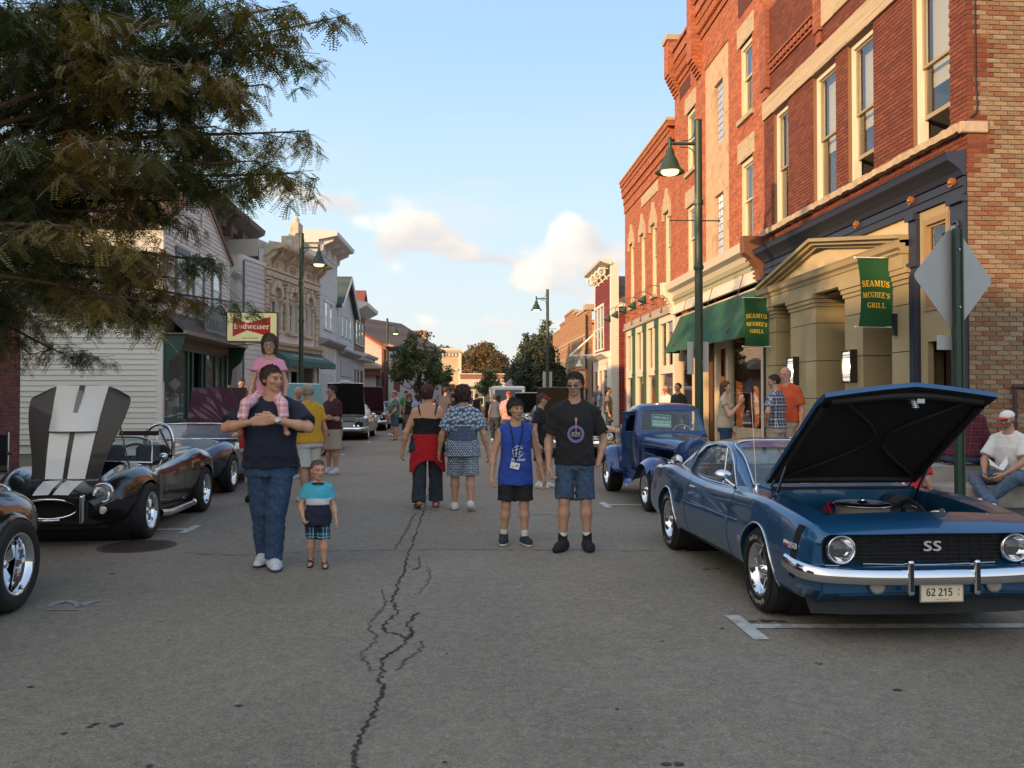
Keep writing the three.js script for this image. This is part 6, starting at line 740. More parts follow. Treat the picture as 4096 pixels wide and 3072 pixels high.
// === blue muscle coupe with its hood up
{
const t=thing('muscle_coupe','shiny blue late sixties coupe, hood raised, parked nearest on the sunny side','car',[2.93,0,-7.08],-PI/2+0.01);t.scale.setScalar(0.9);
const BLUE=paint(0.008,0.078,0.185,{metalness:0.4}),BLUEIN=paint(0.01,0.10,0.2,{roughness:0.5,clearcoat:0.2});
const S=(x,w,belt,top,edge,k=1,bot=0.24)=>({x,p:[[bot,0],[bot,0.66*k],[bot+0.03,(w-0.07)],[0.40,w-0.005],[0.55,w+0.012],[0.70,w-0.012],[belt-0.06,w-0.035],[belt,w-0.085],[edge,w-0.2],[top-0.008,0.4],[top,0]]});
const st=[S(-2.36,0.84,0.80,0.82,0.815,0.95,0.36),S(-2.25,0.88,0.86,0.875,0.87,1,0.34),S(-1.85,0.915,0.915,0.92,0.92),S(-1.37,0.935,0.945,0.93,0.935),S(-0.85,0.925,0.90,0.90,0.90),S(0,0.90,0.865,0.885,0.875),S(0.7,0.90,0.89,0.925,0.915),S(1.37,0.925,0.905,0.93,0.90),S(1.85,0.92,0.865,0.89,0.865),S(2.12,0.905,0.825,0.85,0.83,1,0.26),S(2.24,0.885,0.79,0.82,0.80,1,0.30),S(2.30,0.86,0.745,0.765,0.75,1,0.34)];
const well=(x,r)=>solid(zcyl(r,2.6,x,0.33,0,40)),cutters=[well(1.37,0.365),well(-1.37,0.365),solid(bx(0.98,2.0,0.45,1.3,-0.63,0.63)),solid(bx(-1.0,0.58,0.42,1.3,-0.68,0.68)),solid(toCreasedNormals(new RoundedBoxGeometry(0.36,0.225,1.60,4,0.07).translate(2.36,0.645,0),0.4))];
const body=obj('body',geoOf(cut(loft(st,{nx:60,sub:4}),cutters)),BLUE,t);
obj('wheel_well',[1.37,-1.37].flatMap((x)=>[new THREE.CylinderGeometry(0.362,0.362,1.5,32,1,true).rotateX(PI/2).translate(x,0.33,0)]).concat([bx(-2,2.1,0.2,0.26,-0.6,0.6)]),CARBLACK,t);
// greenhouse
const gs=(x,y1,z1,y0=0.86,z0=0.745)=>({x,p:[[y0,0],[y0,z0],[lerp(y0,y1,0.4),lerp(z0,z1,0.36)],[lerp(y0,y1,0.82),lerp(z0,z1,0.8)],[y1-0.015,z1-0.05],[y1+0.015,z1*0.5],[y1+0.02,0]]});
greenhouse(t,[gs(-1.62,0.93,0.68),gs(-1.25,1.12,0.63),gs(-0.92,1.235,0.6),gs(-0.55,1.275,0.59),gs(-0.15,1.265,0.585),gs(0.12,1.165,0.62),gs(0.66,0.925,0.69)],{mat:BLUE,cx:-0.4,sides:[[[0.36,0.90],[0.02,1.165],[-0.14,1.215],[-0.6,1.225],[-0.84,1.19],[-1.02,1.06],[-1.06,0.90]]],ends:[{front:true,x:-0.25,len:1.2,shape:[[0.93,-0.63],[0.93,0.63],[1.225,0.52],[1.225,-0.52]]},{front:false,x:-0.95,len:1,shape:[[0.94,-0.55],[0.94,0.55],[1.2,0.48],[1.2,-0.48]]}],name:'roof'});
obj('window_trim',[...[1,-1].map((s)=>tube([[0.40,0.895,s*0.732],[0.03,1.175,s*0.645],[-0.14,1.228,s*0.628],[-0.6,1.238,s*0.625],[-0.86,1.2,s*0.645],[-1.05,1.05,s*0.70],[-1.1,0.90,s*0.735]],0.008,50,6)),tube([[0.655,0.93,0.66],[0.2,1.15,0.585],[-0.13,1.262,0.54],[-0.15,1.285,0],[-0.13,1.262,-0.54],[0.2,1.15,-0.585],[0.655,0.93,-0.66],[0.68,0.935,0],[0.655,0.93,0.66]],0.010,80,6),...[1,-1].map((s)=>tube([[0.42,0.885,s*0.75],[-0.3,0.88,s*0.755],[-1.08,0.895,s*0.755]],0.008,20,5)),...[1,-1].map((s)=>rod([0.06,0.885,s*0.745],[-0.1,1.215,s*0.645],0.008))],CHROME,t);
obj('seat',[rbx(-0.55,-0.1,0.4,0.55,0.1,0.62,0.05),rbx(-0.72,-0.55,0.45,1.0,0.1,0.62,0.06),rbx(-0.55,-0.1,0.4,0.55,-0.62,-0.1,0.05),rbx(-0.72,-0.55,0.45,1.0,-0.62,-0.1,0.06),rbx(-1.0,-0.9,0.4,0.95,-0.64,0.64,0.05)],INTERIOR,t);obj('dashboard',[rbx(0.3,0.6,0.72,0.92,-0.66,0.66,0.05),bx(-1,0.58,0.42,0.44,-0.66,0.66)],INTERIOR,t);obj('steering_wheel',new THREE.TorusGeometry(0.19,0.014,8,28).rotateY(PI/2).rotateZ(0.4).translate(0.12,0.86,-0.36),CARBLACK,t);
// hood: hinge raised at the cowl
const H0=[0.92,1.0],hf=(u,v)=>{const z=(v-0.5)*2,len=1.34+0.085*(1-Math.abs(z)),q=u*len,zz=z*lerp(0.665,0.655,u),cr=0.035*Math.cos(z*PI/2)*Math.sin(Math.min(1,u*1.2)*PI/2)-0.03*sstep(0.86,1,u),a=0.605;return[H0[0]+q*Math.cos(a)-cr*Math.sin(a),H0[1]+q*Math.sin(a)+cr*Math.cos(a),zz];};
const hood=grp('hood',t);panel(hood,hf,16,24,0.035,BLUE,MATTE);
{const a=0.605,ux=Math.cos(a),uy=Math.sin(a),nx=Math.sin(a),ny=-Math.cos(a),on=(q,d,z)=>[H0[0]+q*ux+nx*d,H0[1]+q*uy+ny*d,z];obj('hood_brace',[tube([on(0.08,0.045,0.6),on(0.1,0.05,0),on(0.08,0.045,-0.6)],0.03,20,6),tube([on(1.25,0.045,0.58),on(1.33,0.045,0),on(1.25,0.045,-0.58)],0.028,20,6),tube([on(0.1,0.05,0.6),on(1.2,0.045,0.6)],0.03,4,6),tube([on(0.1,0.05,-0.6),on(1.2,0.045,-0.6)],0.03,4,6),tube([on(0.15,0.055,0.55),on(0.75,0.05,0.05),on(1.25,0.05,0.45)],0.014,14,5),tube([on(0.15,0.055,-0.55),on(0.75,0.05,-0.05),on(1.25,0.05,-0.45)],0.014,14,5)],CARBLACK,hood);obj('hood_latch',[rod(on(1.3,0.04,-0.02),on(1.3,0.14,-0.02),0.012),...[0,1,2,3,4].map((i)=>new THREE.TorusGeometry(0.024,0.006,6,14).rotateX(PI/2).translate(...on(1.29,0.05+i*0.018,-0.02))),rbx(H0[0]+1.28*ux+nx*0.06-0.02,H0[0]+1.28*ux+nx*0.06+0.04,H0[1]+1.28*uy+ny*0.06-0.02,H0[1]+1.28*uy+ny*0.06+0.03,-0.10,-0.04,0.006)],STEEL,hood);obj('hood_hinge',[1,-1].flatMap((s)=>[tube([[0.84,0.78,s*0.6],[0.9,0.92,s*0.61],on(0.25,0.04,s*0.61)],0.013,12,6),tube([[0.96,0.76,s*0.6],[1.08,0.95,s*0.61],on(0.42,0.04,s*0.61)],0.013,12,6),tube(Array.from({length:40},(_,i)=>[0.8+i*0.006,0.76+0.02*Math.sin(i*1.6),s*0.6+0.02*Math.cos(i*1.6)]),0.005,120,4)]),STEEL,hood);}
// engine bay
const en=grp('engine',t),RED=M(lin(0.35,0.01,0.02),0.5);obj('engine_block',[rbx(1.05,1.72,0.42,0.66,-0.2,0.2,0.04),rbx(1.08,1.62,0.6,0.72,0.17,0.32,0.03),rbx(1.08,1.62,0.6,0.72,-0.32,-0.17,0.03),rbx(1.0,2.0,0.44,0.47,-0.6,0.6,0.01),rbx(1.85,1.97,0.45,0.76,-0.5,0.5,0.02)],CARBLACK,en);
obj('air_cleaner_filter',zcyl(0.205,0.085,0,0,0,40).rotateX(PI/2).translate(1.38,0.80,0.04),M(lin(0.16,0.14,0.11),0.8),en);obj('air_cleaner_lid',[lathe([[0,0.878],[0.03,0.876],[0.04,0.862],[0.17,0.866],[0.2,0.862],[0.225,0.85],[0.222,0.842],[0,0.845]],40).translate(1.38,0,0.04),lathe([[0.14,0.75],[0.22,0.752],[0.225,0.762],[0.2,0.765],[0,0.76]],36).translate(1.38,0,0.04),lathe([[0,0.9],[0.012,0.895],[0.018,0.875]],12).translate(1.38,0,0.04)],CHROME,en);
obj('carburettor',[cyl(0.09,0.1,16).translate(1.38,0.70,0.04),rbx(1.3,1.46,0.64,0.69,-0.06,0.14,0.01)],STEEL,en);obj('ignition_wire',[0,1,2,3,4,5].map((i)=>tube([[1.12,0.78,0.02+0.02*i],[1.2,0.80+0.02*(i%3),0.24],[1.2+i*0.08,0.72,0.33+0.02*(i%2)]],0.006,14,5)).concat([tube([[1.75,0.78,0.30],[1.82,0.80,0.2],[1.9,0.78,0.34]],0.012,12,5),tube([[1.15,0.8,0.45],[1.3,0.84,0.55],[1.4,0.79,0.6]],0.006,12,5)]),RED,en);
obj('radiator_hose',[tube([[1.9,0.76,0.12],[1.8,0.80,0.2],[1.68,0.74,0.14]],0.022,16,8),tube([[1.2,0.79,0.4],[1.5,0.80,0.42],[1.8,0.77,0.28]],0.013,20,6),tube([[1.15,0.78,-0.36],[1.3,0.86,-0.4],[1.45,0.78,-0.44],[1.5,0.7,-0.4]],0.018,20,8)],CARBLACK,en);obj('brake_booster',[zcyl(0.11,0.1,0,0,0).rotateY(PI/2).translate(1.06,0.78,-0.42),rbx(1.12,1.28,0.74,0.8,-0.46,-0.38,0.01),rbx(1.5,1.68,0.62,0.78,-0.56,-0.36,0.02)],M(lin(0.05,0.05,0.052),0.4,0.5),en);obj('oil_cap',[cyl(0.02,0.05,12).translate(1.75,0.83,-0.40),tube([[1.62,0.70,-0.30],[1.7,0.82,-0.34],[1.76,0.83,-0.42]],0.016,10,6)],STEEL,en);obj('blower_housing',[new THREE.SphereGeometry(0.15,20,14).scale(1,0.7,1.1).translate(1.12,0.72,-0.33),cyl(0.05,0.12,14).rotateX(PI/2).translate(1.35,0.76,-0.38)],M(lin(0.02,0.02,0.02),0.5),en);obj('cowl_panel',[rbx(0.68,0.97,0.90,0.945,-0.64,0.64,0.02)],BLUEIN,en);obj('cowl_seal',rod([0.97,0.93,-0.63],[0.97,0.93,0.63],0.014),CARBLACK,en);obj('support_label',bx(1.93,1.99,0.852,0.855,-0.32,-0.12),M(lin(0.5,0.47,0.4),0.6),en);
// grille and lights
const gr=grp('grille',t);obj('grille_back',[bx(2.185,2.2,0.53,0.76,-0.8,0.8)],CARBLACK,gr);for(let i=0;i<7;i++)obj('grille_bar',rod([2.235-(i%2)*0.004,0.555+i*0.029,-0.52],[2.235-(i%2)*0.004,0.555+i*0.029,0.52],0.005,0.005,5),M(lin(0.02,0.02,0.022),0.4,0.5),gr);obj('grille_upright',Array.from({length:13},(_,i)=>bx(2.222,2.228,0.54,0.745,-0.48+i*0.08-0.003,-0.48+i*0.08+0.003)),M(lin(0.02,0.02,0.022),0.4,0.5),gr);obj('grille_moulding',[tube([[2.245,0.545,0.48],[2.255,0.535,0],[2.245,0.545,-0.48]],0.006,20,5),tube([[2.24,0.62,0.79],[2.26,0.55,0.78],[2.262,0.54,0.72],[2.262,0.54,0.66]],0.005,16,5),tube([[2.24,0.62,-0.79],[2.26,0.55,-0.78],[2.262,0.54,-0.66]],0.005,16,5)],STEEL,gr);
obj('grille_emblem',text('SS',0.07,0.012).scale(1.35,1,1).rotateY(PI/2).translate(2.245,0.665,-0.02),M(lin(0.8,0.8,0.82),0.2,0.6),gr);
for(const s of[1,-1]){headlight(t,2.235,0.645,s*0.635,0.089);const q=grp('parking_light',t);obj('lens',new THREE.SphereGeometry(0.055,20,12).scale(0.4,1,1.05).translate(2.325,0.41,s*0.42),P(lin(0.55,0.5,0.42),{roughness:0.1,transmission:0.3,thickness:0}),q);obj('bezel',new THREE.TorusGeometry(0.058,0.008,8,28).rotateY(PI/2).translate(2.325,0.41,s*0.42),BLUEIN,q);}
// bumper
const bp=[[2.0,0.53,0.945],[2.14,0.525,0.95],[2.26,0.518,0.935],[2.345,0.505,0.86],[2.385,0.49,0.6],[2.405,0.485,0.3],[2.415,0.485,0]],full=[...bp,...bp.slice(0,-1).reverse().map(([x,y,z])=>[x,y,-z])],bc=new THREE.CatmullRomCurve3(full.map(v3),false,'centripetal'),prof=[[-0.035,-0.05],[-0.01,-0.062],[0.015,-0.05],[0.022,-0.01],[0.014,0.03],[-0.008,0.048],[-0.03,0.045]],N=80,rows=prof.map(()=>[]);for(let i=0;i<=N;i++){const p=bc.getPoint(i/N),tg=bc.getTangent(i/N),out=new V3(-tg.z,0,tg.x).normalize();prof.forEach(([a,b],k)=>rows[k].push([p.x+out.x*a,p.y+b,p.z+out.z*a]));}
obj('front_bumper',grid(rows),CHROME,t);for(const s of[1,-1])obj('bumper_guard',rbx(2.36,2.44,0.36,0.60,s*0.235-0.022,s*0.235+0.022,0.018,3),CHROME,t);for(const s of[1,-1])obj('bumper_guard_rubber',rbx(2.43,2.446,0.39,0.58,s*0.235-0.012,s*0.235+0.012,0.006),RUBBER,t);
licence(t,2.39,0.385,0,['62 215',['A','V']]);t.children[t.children.length-2].name='licence_plate';
obj('valance',[mould([[2.10,0.24],[2.24,0.30],[2.315,0.36],[2.31,0.50],[2.2,0.5]],-0.8,0.8).rotateY(PI/2).rotateX(0)].map((g)=>g),BLUE,t);
obj('front_spoiler',grid([[-0.86,-0.6,0,0.6,0.86].map((z)=>[2.22-0.12*Math.abs(z)**3,0.315,z]),[-0.84,-0.6,0,0.6,0.84].map((z)=>[2.29-0.14*Math.abs(z)**3,0.20,z])]),CARBLACK,t);
obj('valance_slot',[1,-1].map((s)=>rbx(2.27,2.32,0.435,0.462,s*0.66-0.055,s*0.66+0.055,0.01)),CARBLACK,t);
// side trim, both sides
for(const s of[1,-1]){
for(const x of[1.37,-1.37])obj('wheel_arch_trim',sideTube(st,arc(x,0.33,0.375,-0.12,PI+0.12),0.008,s,0.003),CHROME,t);
obj('rocker_moulding',sideStrip(st,[[0.98,0.275],[-0.98,0.275]],0.022,s,0.008),CHROME,t);obj('door_gap',[sideTube(st,[[0.66,0.875],[0.64,0.6],[0.66,0.3]],0.004,s,-0.001),sideTube(st,[[-0.62,0.875],[-0.64,0.6],[-0.6,0.3]],0.004,s,-0.001),sideTube(st,[[0.66,0.31],[-0.6,0.31]],0.004,s,-0.001),sideTube(st,[[1.02,0.89],[1.0,0.6],[1.02,0.3]],0.003,s,-0.001)].slice(0,3),CARBLACK,t);
obj('hockey_stripe',sideStrip(st,[[2.115,0.80],[2.10,0.62],[2.06,0.42]],0.036,s,0.004,14),MATTE,t);obj('fender_flag',sideStrip(st,[[2.02,0.655],[1.93,0.66]],0.013,s,0.006,4),M(lin(0.75,0.74,0.72),0.4),t);obj('fender_flag_red',sideStrip(st,[[2.02,0.642],[1.95,0.645]],0.008,s,0.008,4),M(lin(0.5,0.03,0.03),0.4),t);
obj('fender_number',text('350',0.042,0.006).scale(1.25,1,1).rotateY(s>0?0.12:PI-0.12).translate(2.08,0.65,s*(sideZ(st,2.08,0.65)+0.006)),M(lin(0.8,0.8,0.8),0.25,0.5),t);
obj('fender_emblem',[text('SS',0.05,0.005).rotateY(s>0?0:PI).translate(1.0,0.52,s*(sideZ(st,1.0,0.52)+0.003)),text('396',0.018,0.004).rotateY(s>0?0:PI).translate(1.0,0.565,s*(sideZ(st,1.0,0.565)+0.003))].slice(0,1),M(lin(0.7,0.7,0.7),0.2,0.8),t);
obj('door_handle',[sideTube(st,[[-0.38,0.80],[-0.52,0.80]],0.012,s,0.014)],CHROME,t);obj('quarter_louvre',[0,1,2,3].map((i)=>sideStrip(st,[[-0.76-i*0.05,0.74],[-0.82-i*0.05,0.58]],0.009,s,0.003,6)),CARBLACK,t);obj('body_crease',sideTube(st,[[-0.5,0.66],[0.2,0.64],[0.9,0.655]],0.004,s,0.0),BLUE,t);
const mr=grp('wing_mirror',t);obj('mirror_shell',new THREE.SphereGeometry(1,20,14).scale(0.05,0.052,0.082).translate(0.40,0.995,s*0.86),CHROME,mr);obj('mirror_stem',tube([[0.52,0.90,s*0.79],[0.47,0.93,s*0.82],[0.42,0.965,s*0.85]],0.014,10,8),CHROME,mr);
}
obj('antenna',[rod([0.86,0.91,0.72],[0.80,1.75,0.74],0.0035,0.002,5),lathe([[0.022,0],[0.02,0.02],[0.008,0.05]],12).translate(0.86,0.90,0.72)],CHROME,t);obj('wiper',[rod([0.70,0.955,0.1],[0.62,0.965,0.5],0.006),rod([0.70,0.955,-0.55],[0.62,0.965,-0.15],0.006)],CARBLACK,t);obj('script_badge',text('Camaro',0.04,0.006,'serif').rotateX(-PI/2).rotateY(PI/2).translate(2.13,0.868,-0.60),CHROME,t);
const ww={spokes:5,dish:0.075,letters:true,rimMat:CHROME,spokeMat:M(lin(0.45,0.45,0.46),0.25,1)};for(const x of[1.37,-1.37])for(const s of[1,-1])wheel(t,[x,0.335,s*0.785],s,0.335,0.25,0.2,ww);
}
// === black roadster with white stripes
const roadsterStations=(()=>{const S=(x,p)=>({x,p});return[
S(-1.95,[[0.42,0],[0.42,0.42],[0.45,0.5],[0.52,0.56],[0.6,0.57],[0.68,0.53],[0.74,0.45],[0.77,0.3],[0.78,0.15],[0.785,0]]),
S(-1.75,[[0.3,0],[0.3,0.5],[0.34,0.64],[0.45,0.74],[0.58,0.77],[0.72,0.74],[0.81,0.64],[0.83,0.45],[0.84,0.2],[0.845,0]]),
S(-1.15,[[0.2,0],[0.2,0.5],[0.24,0.78],[0.4,0.86],[0.6,0.885],[0.8,0.85],[0.925,0.72],[0.90,0.52],[0.87,0.25],[0.87,0]]),
S(-0.65,[[0.17,0],[0.17,0.5],[0.2,0.72],[0.36,0.78],[0.55,0.8],[0.72,0.79],[0.83,0.72],[0.85,0.55],[0.84,0.3],[0.84,0]]),
S(0.0,[[0.17,0],[0.17,0.5],[0.2,0.68],[0.36,0.735],[0.52,0.75],[0.68,0.735],[0.785,0.66],[0.80,0.5],[0.81,0.25],[0.81,0]]),
S(0.55,[[0.17,0],[0.17,0.5],[0.2,0.68],[0.36,0.74],[0.52,0.76],[0.68,0.74],[0.79,0.67],[0.82,0.5],[0.86,0.25],[0.87,0]]),
S(1.145,[[0.19,0],[0.19,0.5],[0.24,0.74],[0.42,0.81],[0.58,0.83],[0.74,0.79],[0.835,0.66],[0.79,0.48],[0.80,0.25],[0.81,0]]),
S(1.5,[[0.22,0],[0.22,0.45],[0.28,0.66],[0.42,0.74],[0.56,0.75],[0.69,0.69],[0.755,0.57],[0.72,0.42],[0.71,0.22],[0.715,0]]),
S(1.75,[[0.26,0],[0.26,0.36],[0.3,0.5],[0.4,0.58],[0.5,0.6],[0.58,0.56],[0.62,0.46],[0.625,0.36],[0.63,0.2],[0.635,0]]),
S(1.88,[[0.31,0],[0.31,0.3],[0.34,0.4],[0.4,0.46],[0.46,0.47],[0.51,0.43],[0.55,0.36],[0.56,0.28],[0.565,0.15],[0.57,0]])];})();
function roadsterBody(t,mat,st,cock=true){const cuts=[1.145,-1.145].map((x)=>solid(zcyl(0.36,2.6,x,0.325,0,40)));if(cock)cuts.push(solid(toCreasedNormals(new RoundedBoxGeometry(1.15,0.9,1.14,4,0.12).translate(-0.15,0.85,0),0.4)));cuts.push(solid(new THREE.CylinderGeometry(0.2,0.2,0.5,36).rotateZ(PI/2).scale(1,0.52,1.45).translate(1.93,0.445,0)));if(t.userData.bay)cuts.push(solid(bx(0.62,1.5,0.5,1.2,-0.36,0.36)));obj('body',geoOf(cut(loft(st,{nx:60,sub:4}),cuts)),mat,t);obj('wheel_well',[1.145,-1.145].map((x)=>new THREE.CylinderGeometry(0.358,0.358,1.4,32,1,true).rotateX(PI/2).translate(x,0.325,0)).concat([bx(-1.7,1.6,0.19,0.24,-0.5,0.5)]),CARBLACK,t);}
const GLOSSBLACK=P(lin(0.006,0.006,0.007),{roughness:0.25,clearcoat:1,clearcoatRoughness:0.015}),STRIPE=P(lin(0.72,0.71,0.69),{roughness:0.4,clearcoat:0.6,clearcoatRoughness:0.05}),HOODBLACK=P(lin(0.006,0.006,0.007),{roughness:0.45,clearcoat:0.25}),frontX=(st,y,z)=>{for(let x=st[st.length-1].x;x>0;x-=0.005)if(y<0.9&&sideZ(st,x,y,4)>=z)return x;return 0;};
{
const t=thing('black_roadster','black open roadster with twin white stripes and its hood standing up','car',[-4.21,0,-10.33],-PI/2+0.043);t.scale.setScalar(0.933);t.userData.bay=true;const st=roadsterStations;roadsterBody(t,GLOSSBLACK,st);delete t.userData.bay;
const topY=(x,z)=>{const s=refine(stationFn(st)(x),1,4);for(let k=s.length-1;k>6;k--)if(s[k-1][1]>=z&&s[k][1]<=z)return lerp(s[k][0],s[k-1][0],(z-s[k][1])/Math.max(1e-5,s[k-1][1]-s[k][1]));return s[s.length-1][0];};
const stripe=(z0,z1,x0,x1)=>grid(Array.from({length:13},(_,i)=>{const x=lerp(x0,x1,i/12);return Array.from({length:5},(_,j)=>{const z=lerp(z0,z1,j/4)*lerp(1,0.86,i/12);return[x,topY(x,Math.abs(z))+0.004,z];});}));obj('nose_stripe',stripe(0.025,0.215,1.505,1.84),STRIPE,t);obj('nose_stripe',stripe(-0.215,-0.025,1.505,1.84),STRIPE,t);obj('nose_badge',cyl(0.025,0.006,16).rotateZ(-0.5).translate(1.74,topY(1.74,0)+0.004,0),CHROME,t);
// hood hinged at the nose, standing upright; a is the lean
const hd=grp('hood',t),hp=(u,z)=>{const lean=0.14,y=0.73+u*1.06,b=0.07*Math.sin(u*2.6)-0.10*(z/0.55)**2*0.5;return[1.5-u*lean+b*0.7-0.02,y,z-u*0.14];},wd=(u)=>lerp(0.37,0.545,sstep(0,0.85,u))*(u>0.8?Math.sqrt(Math.max(0.0,1-0.35*((u-0.8)/0.2)**2.5)):1);
panel(hd,(u,v)=>{const w=wd(u),z=(v-0.5)*2*w;const p=hp(u,z);p[1]-=u>0.85?0.09*(Math.abs(v-0.5)*2)**4*(u-0.85)/0.15:0;return p;},24,24,-0.02,HOODBLACK,CARBLACK);
const hs=(z0,z1,u0,u1)=>grid(Array.from({length:17},(_,i)=>{const u=lerp(u0,u1,i/16);return Array.from({length:5},(_,j)=>{const z=lerp(z0,z1,j/4)*lerp(1,1.32,u),p=hp(u,z);return[p[0]+0.006,p[1],p[2]];});}));obj('hood_stripe',hs(0.025,0.215,0.0,0.995),STRIPE,hd);obj('hood_stripe',hs(-0.215,-0.025,0.0,0.995),STRIPE,hd);
obj('hood_scoop',[new THREE.SphereGeometry(1,28,14).scale(0.055,0.27,0.27).translate(1.5,1.36,-0.10)],STRIPE,hd);hd.children.pop();obj('hood_scoop',grid(Array.from({length:9},(_,i)=>{const a=i/8;return Array.from({length:17},(_,j)=>{const z=(j/16-0.5)*0.52,k=1-(z/0.26)**2,u=0.5+a*0.42,p=hp(u,z-0.0);return[p[0]+0.008+0.062*Math.max(0,k)**0.7*(1-a)**1.2,p[1],p[2]];});})),STRIPE,hd);obj('hood_scoop_mouth',grid([0,1].map((q)=>Array.from({length:17},(_,j)=>{const z=(j/16-0.5)*0.52,k=1-(z/0.26)**2,p=hp(0.5,z);return[p[0]+0.008+q*0.06*Math.max(0,k)**0.7,p[1]-0.002,p[2]];}))),MATTE,hd);obj('hood_scoop_lip',tube(Array.from({length:13},(_,j)=>{const z=(j/12-0.5)*0.52,k=1-(z/0.26)**2,p=hp(0.5,z);return[p[0]+0.012+0.06*Math.max(0,k)**0.7,p[1],p[2]];}),0.008,30,6),GLOSSBLACK,hd);obj('hood_stay',rod([0.95,0.78,-0.52],[1.36,1.55,-0.5],0.009),STEEL,hd);
{const m=P(lin(0.006,0.006,0.007),{roughness:0.25,clearcoat:1});obj('stripe_gap',hs(-0.02,0.02,0.5,0.94).translate(0.03,0,0),m,hd);}
obj('engine',[rbx(0.68,1.4,0.45,0.7,-0.3,0.3,0.05),cyl(0.17,0.08,28).translate(1.0,0.76,0)],STEEL,t);
obj('grille_ring',tube(Array.from({length:24},(_,i)=>[1.885-0.03*Math.abs(Math.cos(i/24*2*PI)),0.445+0.105*Math.sin(i/24*2*PI),0.292*Math.cos(i/24*2*PI)]),0.014,96,8,true),CHROME,t);obj('grille_mesh',bx(1.72,1.73,0.34,0.55,-0.28,0.28),MATTE,t);
for(const s of[1,-1]){headlight(t,frontX(st,0.62,0.52)+0.075,0.61,s*0.53,0.094);const q=grp('indicator',t);obj('lens',new THREE.SphereGeometry(0.036,16,10).scale(0.6,1,1).translate(frontX(st,0.42,0.52)+0.005,0.42,s*0.54),P(lin(0.5,0.42,0.36),{roughness:0.15}),q);obj('bezel',new THREE.TorusGeometry(0.037,0.007,8,22).rotateY(PI/2).translate(frontX(st,0.42,0.52)+0.005,0.42,s*0.54),CHROME,q);obj('overrider',rbx(1.88,1.955,0.29,0.60,s*0.36-0.025,s*0.36+0.025,0.024,3),CHROME,t);obj('overrider_stay',rod([1.75,0.42,s*0.36],[1.9,0.42,s*0.36],0.012),CHROME,t);}
obj('lower_bumper',tube([[1.9,0.33,0.12],[1.95,0.33,0],[1.9,0.33,-0.12]],0.014,12,8),CHROME,t);
// screen, hoop, cockpit
const wsf=[[0.42,0.82,0.60],[0.33,1.02,0.57],[0.28,1.10,0.53],[0.27,1.135,0.42],[0.31,1.15,0],[0.27,1.135,-0.42],[0.28,1.10,-0.53],[0.33,1.02,-0.57],[0.42,0.82,-0.60]];const w=grp('windscreen',t);obj('screen_frame',[tube(wsf,0.014,80,8),tube([[0.42,0.83,0.6],[0.5,0.845,0.3],[0.52,0.85,0],[0.5,0.845,-0.3],[0.42,0.83,-0.6]],0.012,30,6)],CHROME,w);obj('screen_glass',grid(Array.from({length:7},(_,i)=>{const a=i/6;return Array.from({length:13},(_,j)=>{const z=(j/12-0.5)*2,zz=z*lerp(0.585,0.53,a);return[lerp(0.42+0.09*(1-z*z),0.275+0.035*(1-z*z),a),lerp(0.84,1.125,a)+0.015*(1-z*z)*a,zz];});})),CARGLASS,w);obj('wind_wing',[1,-1].map((s)=>grid([[[0.36,0.84,s*0.6],[0.12,0.84,s*0.62]],[[0.28,1.08,s*0.54],[0.14,1.08,s*0.6]]])),CARGLASS,w);obj('rear_view_mirror',rbx(0.2,0.23,1.08,1.13,-0.08,0.08,0.012),CARBLACK,w);
obj('roll_hoop',tube([[-0.72,0.8,-0.52],[-0.72,1.1,-0.52],[-0.72,1.23,-0.46],[-0.72,1.28,-0.34],[-0.72,1.23,-0.22],[-0.72,1.1,-0.16],[-0.72,0.8,-0.16]],0.026,60,12),CHROME,t);obj('hoop_brace',rod([-0.74,1.2,-0.34],[-1.25,0.86,-0.34],0.02),CHROME,t);
obj('seat',[rbx(-0.68,-0.5,0.5,1.0,0.08,0.5,0.07),rbx(-0.68,-0.5,0.5,1.0,-0.5,-0.08,0.07),rbx(-0.5,-0.05,0.42,0.55,-0.5,0.5,0.05)],INTERIOR,t);obj('dashboard',[rbx(0.36,0.46,0.66,0.84,-0.55,0.55,0.04),bx(-0.7,0.42,0.4,0.42,-0.55,0.55)],CARBLACK,t);obj('steering_wheel',[new THREE.TorusGeometry(0.18,0.014,8,28).rotateY(PI/2).rotateZ(0.35).translate(0.16,0.88,-0.3),rod([0.17,0.88,-0.3],[0.42,0.78,-0.3],0.02)],CARBLACK,t);
obj('dash_plaque',[bx(-0.35,-0.3,1.14,1.2,-0.45,0.05)].map((g)=>g.rotateZ(0)),M(lin(0.04,0.025,0.015),0.8),t);
